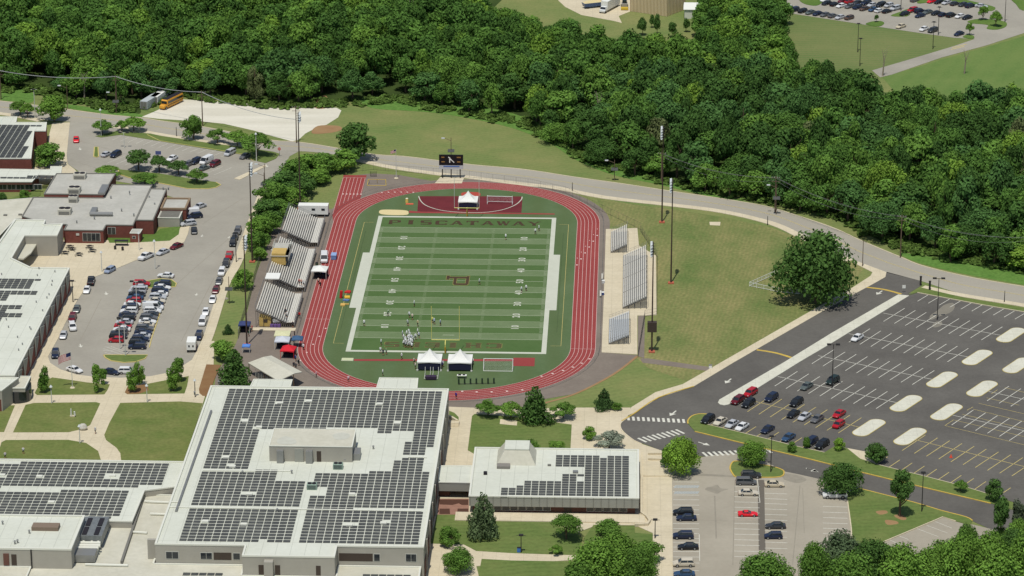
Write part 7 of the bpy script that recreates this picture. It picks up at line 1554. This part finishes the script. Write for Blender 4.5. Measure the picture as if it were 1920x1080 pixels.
# ---- the woods
FPOLY=[(-150,168),(-40,172),(20,168),(70,166),(118,182),(175,196),(225,203),(262,196),(300,186),(335,172),(380,182),(440,188),(500,196),(560,197),(600,194),(618,178),(640,192),(700,188),(760,184),(815,200),(880,214),(930,222),(975,228),(1020,254),(1062,276),(1100,300),(1150,318),(1240,345),(1310,362),(1380,378),(1430,380),(1470,390),(1530,402),(1580,418),(1640,452),(1700,474),(1770,490),(1830,496),(1880,504),(1950,520),(2040,536),(2080,400),(2000,290),(1940,232),(1880,224),(1800,218),(1715,222),(1650,212),(1600,196),(1540,180),(1490,170),(1476,110),(1465,60),(1455,-30),(1330,-40),(1312,60),(1312,104),(1240,126),(1180,122),(1120,100),(1040,86),(960,78),(935,58),(905,48),(870,0),(855,-40),(-200,-50)]
rf=random.Random(21); pts=[]; grid={}
fx=[G(u,v) for u,v in FPOLY]; bx0,bx1=min(p.x for p in fx),max(p.x for p in fx); by0,by1=min(p.y for p in fx),max(p.y for p in fx)
FW_=[(p.x,p.y) for p in fx]
for i in range(26000):
    x=rf.uniform(bx0,bx1); y=rf.uniform(by0,by1)
    if not inpoly(x,y,FW_): continue
    dmin=8.0 if rf.random()<.75 else 5.8; kx,ky=int(x//8),int(y//8); ok=True
    for a in (-1,0,1):
        for b in (-1,0,1):
            for q in grid.get((kx+a,ky+b),()):
                if (q[0]-x)**2+(q[1]-y)**2<dmin**2: ok=False;break
            if not ok:break
        if not ok:break
    if ok: pts.append((x,y)); grid.setdefault((kx,ky),[]).append((x,y))
def edged(x,y):
    n=len(FW_); m=1e9
    for i in range(n):
        a=Vector(FW_[i]); b=Vector(FW_[(i+1)%n]); ab=b-a; t=max(0,min(1,(Vector((x,y))-a).dot(ab)/max(1e-6,ab.length_squared))); m=min(m,(a+ab*t-Vector((x,y))).length)
    return m
def score(p):
    u,v=PX((p[0],p[1],8)); return v if -60<u<1980 else -1e4+v
pts.sort(key=score,reverse=True)
zone=lambda u:('left of the school bus' if u<270 else 'above the gravel lot' if u<600 else 'behind the grassy slope' if u<980 else 'above the road straight' if u<1250 else 'above the road bend' if u<1560 else 'right, above the road')
WC=[((0.080,0.156,0.044),'dark green'),((0.118,0.225,0.056),'mid green'),((0.161,0.287,0.066),'light green'),((0.099,0.196,0.063),'bluish green'),((0.227,0.363,0.071),'yellow-green'),((0.165,0.199,0.087),'olive grey')]
print('wood trees',len(pts)); NI=292; rest=[]
for i,(x,y) in enumerate(pts):
    e=edged(x,y); h=rf.uniform(12,19)*(.62+.38*min(1,e/14)); w_=rf.uniform(9.0,16.0)*(.75+.25*min(1,e/10))
    if rf.random()<.12: h*=.72
    if i<NI:
        u,v=PX((x,y,8)); r_=rf.random(); ci=0 if r_<.27 else 1 if r_<.55 else 2 if r_<.72 else 3 if r_<.9 else 4 if r_<.965 else 5
        near='at the front edge' if e<6 else 'behind the front edge' if e<16 else 'deeper inside'
        sz='tall' if h>15 else 'medium' if h>11 else 'low'
        kd='round' if rf.random()<.72 else 'big' if rf.random()<.45 else 'spread' if rf.random()<.6 else 'column'
        w2=w_*(1.15 if kd=='big' else .62 if kd=='column' else 1)
        t=tree(x,y,w2,h,kd,f'{sz} {WC[ci][1]} woodland tree {near}, {zone(u)}',WC[ci][0],'trees of the wood','woodland_tree')
    else: rest.append((x,y,w_,h))
# the far trees as one mass, geometry nodes on a point cloud mesh, crown shapes from the trees above
src=[]
me=bpy.data.meshes.new('woodland'); me.from_pydata([(x,y,0) for x,y,_,_ in rest],[],[])
for nm_,i_ in (('tw',2),('th',3)):
    at=me.attributes.new(nm_,'FLOAT','POINT'); at.data.foreach_set('value',[r[i_] for r in rest])
wd=link('woodland',me); tag(wd,'far-off part of the wood reading as one mass of green crowns','woodland',None,'stuff'); wd.color=(0,0,0,0)
ng=bpy.data.node_groups.new('woodland','GeometryNodeTree'); ng.interface.new_socket('Geometry',in_out='INPUT',socket_type='NodeSocketGeometry'); ng.interface.new_socket('Geometry',in_out='OUTPUT',socket_type='NodeSocketGeometry')
N=ng.nodes; K=ng.links; gi=N.new('NodeGroupInput'); go=N.new('NodeGroupOutput'); ip=N.new('GeometryNodeInstanceOnPoints'); jn=N.new('GeometryNodeJoinGeometry')
seen=set(); 
for o in bpy.data.objects:
    if o.type=='MESH' and o.data in CRW and o.data.name not in seen and o.parent and o.parent.name.startswith('woodland_tree'):
        seen.add(o.data.name); oi=N.new('GeometryNodeObjectInfo'); oi.inputs['Object'].default_value=o; oi.inputs['As Instance'].default_value=True; oi.transform_space='ORIGINAL'
        K.new(oi.outputs['Geometry'],jn.inputs[0])
K.new(gi.outputs[0],ip.inputs['Points']); K.new(jn.outputs[0],ip.inputs['Instance']); ip.inputs['Pick Instance'].default_value=True
rv=N.new('FunctionNodeRandomValue'); rv.data_type='INT'; rv.inputs['Max'].default_value=len(seen)-1; K.new([o for o in rv.outputs if o.type=='INT' and o.enabled][0] if any(o.type=='INT' and o.enabled for o in rv.outputs) else rv.outputs[2],ip.inputs['Instance Index'])
for s_ in rv.inputs:
    if s_.type=='INT' and s_.name=='Max': s_.default_value=len(seen)-1
    if s_.type=='INT' and s_.name=='Min': s_.default_value=0
r2=N.new('FunctionNodeRandomValue'); r2.data_type='FLOAT'
for s_ in r2.inputs:
    if s_.type=='VALUE' and s_.name=='Max': s_.default_value=6.283
cx=N.new('ShaderNodeCombineXYZ'); K.new(r2.outputs[1],cx.inputs[2])
try:
    ar=N.new('FunctionNodeEulerToRotation'); K.new(cx.outputs[0],ar.inputs[0]); K.new(ar.outputs[0],ip.inputs['Rotation'])
except Exception: K.new(cx.outputs[0],ip.inputs['Rotation'])
def na(n_): q=N.new('GeometryNodeInputNamedAttribute'); q.data_type='FLOAT'; q.inputs['Name'].default_value=n_; return q.outputs['Attribute']
c2=N.new('ShaderNodeCombineXYZ'); a1=na('tw'); a2=na('th'); K.new(a1,c2.inputs[0]); K.new(a1,c2.inputs[1]); K.new(a2,c2.inputs[2]); K.new(c2.outputs[0],ip.inputs['Scale']); K.new(ip.outputs[0],go.inputs[0])
md=wd.modifiers.new('woodland','NODES'); md.node_group=ng
# pale dead trees and a fallen trunk at the wood edge
for px,h,l in (((158,188),9,'bare pale limbs at the wood edge left of the bus'),((770,60),13,'bare brown treetop in the middle of the wood'),((655,12),13,'leafless tree near the top edge of the picture'),((1650,372),12,'bare branching tree above the right road verge'),((1470,170),11,'thin bare tree near the striped field corner'),((1120,240),12,'bare grey tree inside the wood above the road'),((1377,330),11,'bare pale forked trunk standing at the wood edge above the road bend'),((1655,142),9,'bare grey tree by the far road'),((1800,350),12,'dead grey tree among the green crowns at right'),((1808,138),8,'thin bare tree beside the far road curve')):
    g=G(*px); t=thing('dead_tree',l,'tree',(g.x,g.y,0)); bm=B(); r=random.Random(h+px[0]); gm=mat('dead_wood',S(150,138,120),.95)
    tube(bm,(0,0,0),(.3,0,h*.6),.28,.18,n=6); tube(bm,(.3,0,h*.6),(-.5,.2,h),.16,.04,n=5); tube(bm,(.3,0,h*.6),(1.3,0,h*.95),.13,.04,n=5)
    for i in range(14): z=h*r.uniform(.4,.95); a=r.uniform(0,6.3); l2=r.uniform(1,2.4); tube(bm,(.1,0,z),(l2*math.cos(a),l2*math.sin(a),z+l2*.7),.05,.01,n=4)
    obj('trunk',bm,gm,t)
g=G(1408,352); q=G(1432,342); bm=B(); tube(bm,(0,0,.5),(q.x-g.x,q.y-g.y,2.6),.32,.2,n=8); tube(bm,((q.x-g.x)*.5,(q.y-g.y)*.5,1.6),((q.x-g.x)*.6,(q.y-g.y)*.5+1.5,2.6),.1,.03,n=5); o=obj('fallen_trunk',bm,mat('dead_wood',S(150,138,120),.95),None,(g.x,g.y,0)); tag(o,'fallen pale trunk leaning at the wood edge above the road bend','fallen tree')
# undergrowth along the wood edge: one mass
ub=leafmesh('undergrowth_clump',5,170,5,'spread',.22)
vs=[];fs=[];tn=[]
bv=[v.co.copy() for v in ub.vertices]; bf=[tuple(p.vertices) for p in ub.polygons]; bt=[ub.attributes['tone'].data[i].color[0] for i in range(len(bf))]
ru=random.Random(8)
EDGE=[(0,170),(60,172),(118,188),(175,201),(225,208),(262,202),(300,192),(335,178),(380,186),(440,192),(500,200),(560,201),(596,198),(625,198),(700,193),(760,190),(815,204),(880,216),(930,225),(975,232),(1020,254),(1062,277),(1100,300),(1150,316),(1240,341),(1310,354),(1380,370),(1430,374),(1470,384),(1530,396),(1580,411),(1640,446),(1700,468),(1770,484),(1830,491),(1880,500),(1960,514)]
el=crv(gp(EDGE),False,8)
for p in el:
    for j in range(3):
        c=Vector((p.x+ru.uniform(-2.5,2.5),p.y+ru.uniform(-2.5,5.5))); s=ru.uniform(1.8,4.2); hh=ru.uniform(1.0,3.0); a=ru.uniform(0,6.28); ca,sa=math.cos(a)*s,math.sin(a)*s; k=len(vs); ton=ru.uniform(.8,1.3)
        vs+=[(c.x+v.x*ca-v.y*sa,c.y+v.x*sa+v.y*ca,v.z*hh-.25*hh) for v in bv]; fs+=[tuple(i+k for i in f) for f in bf]; tn+=[t*ton for t in bt]
me=bpy.data.meshes.new('undergrowth'); me.from_pydata(vs,[],fs); me.materials.append(M_leaf); at=me.attributes.new('tone','FLOAT_COLOR','FACE'); fl=[]
for t in tn: fl+=[t,t,t,1]
at.data.foreach_set('color',fl); me.update(); o=link('undergrowth',me); o.color=(0.146,0.231,0.060,1); tag(o,'bright weedy undergrowth along the foot of the wood','undergrowth',None,'stuff')
# unused prototypes
for k_,o in PROTO.items():
    if k_ not in USED:
        for ch in list(o.children): bpy.data.objects.remove(ch)
        bpy.data.objects.remove(o)
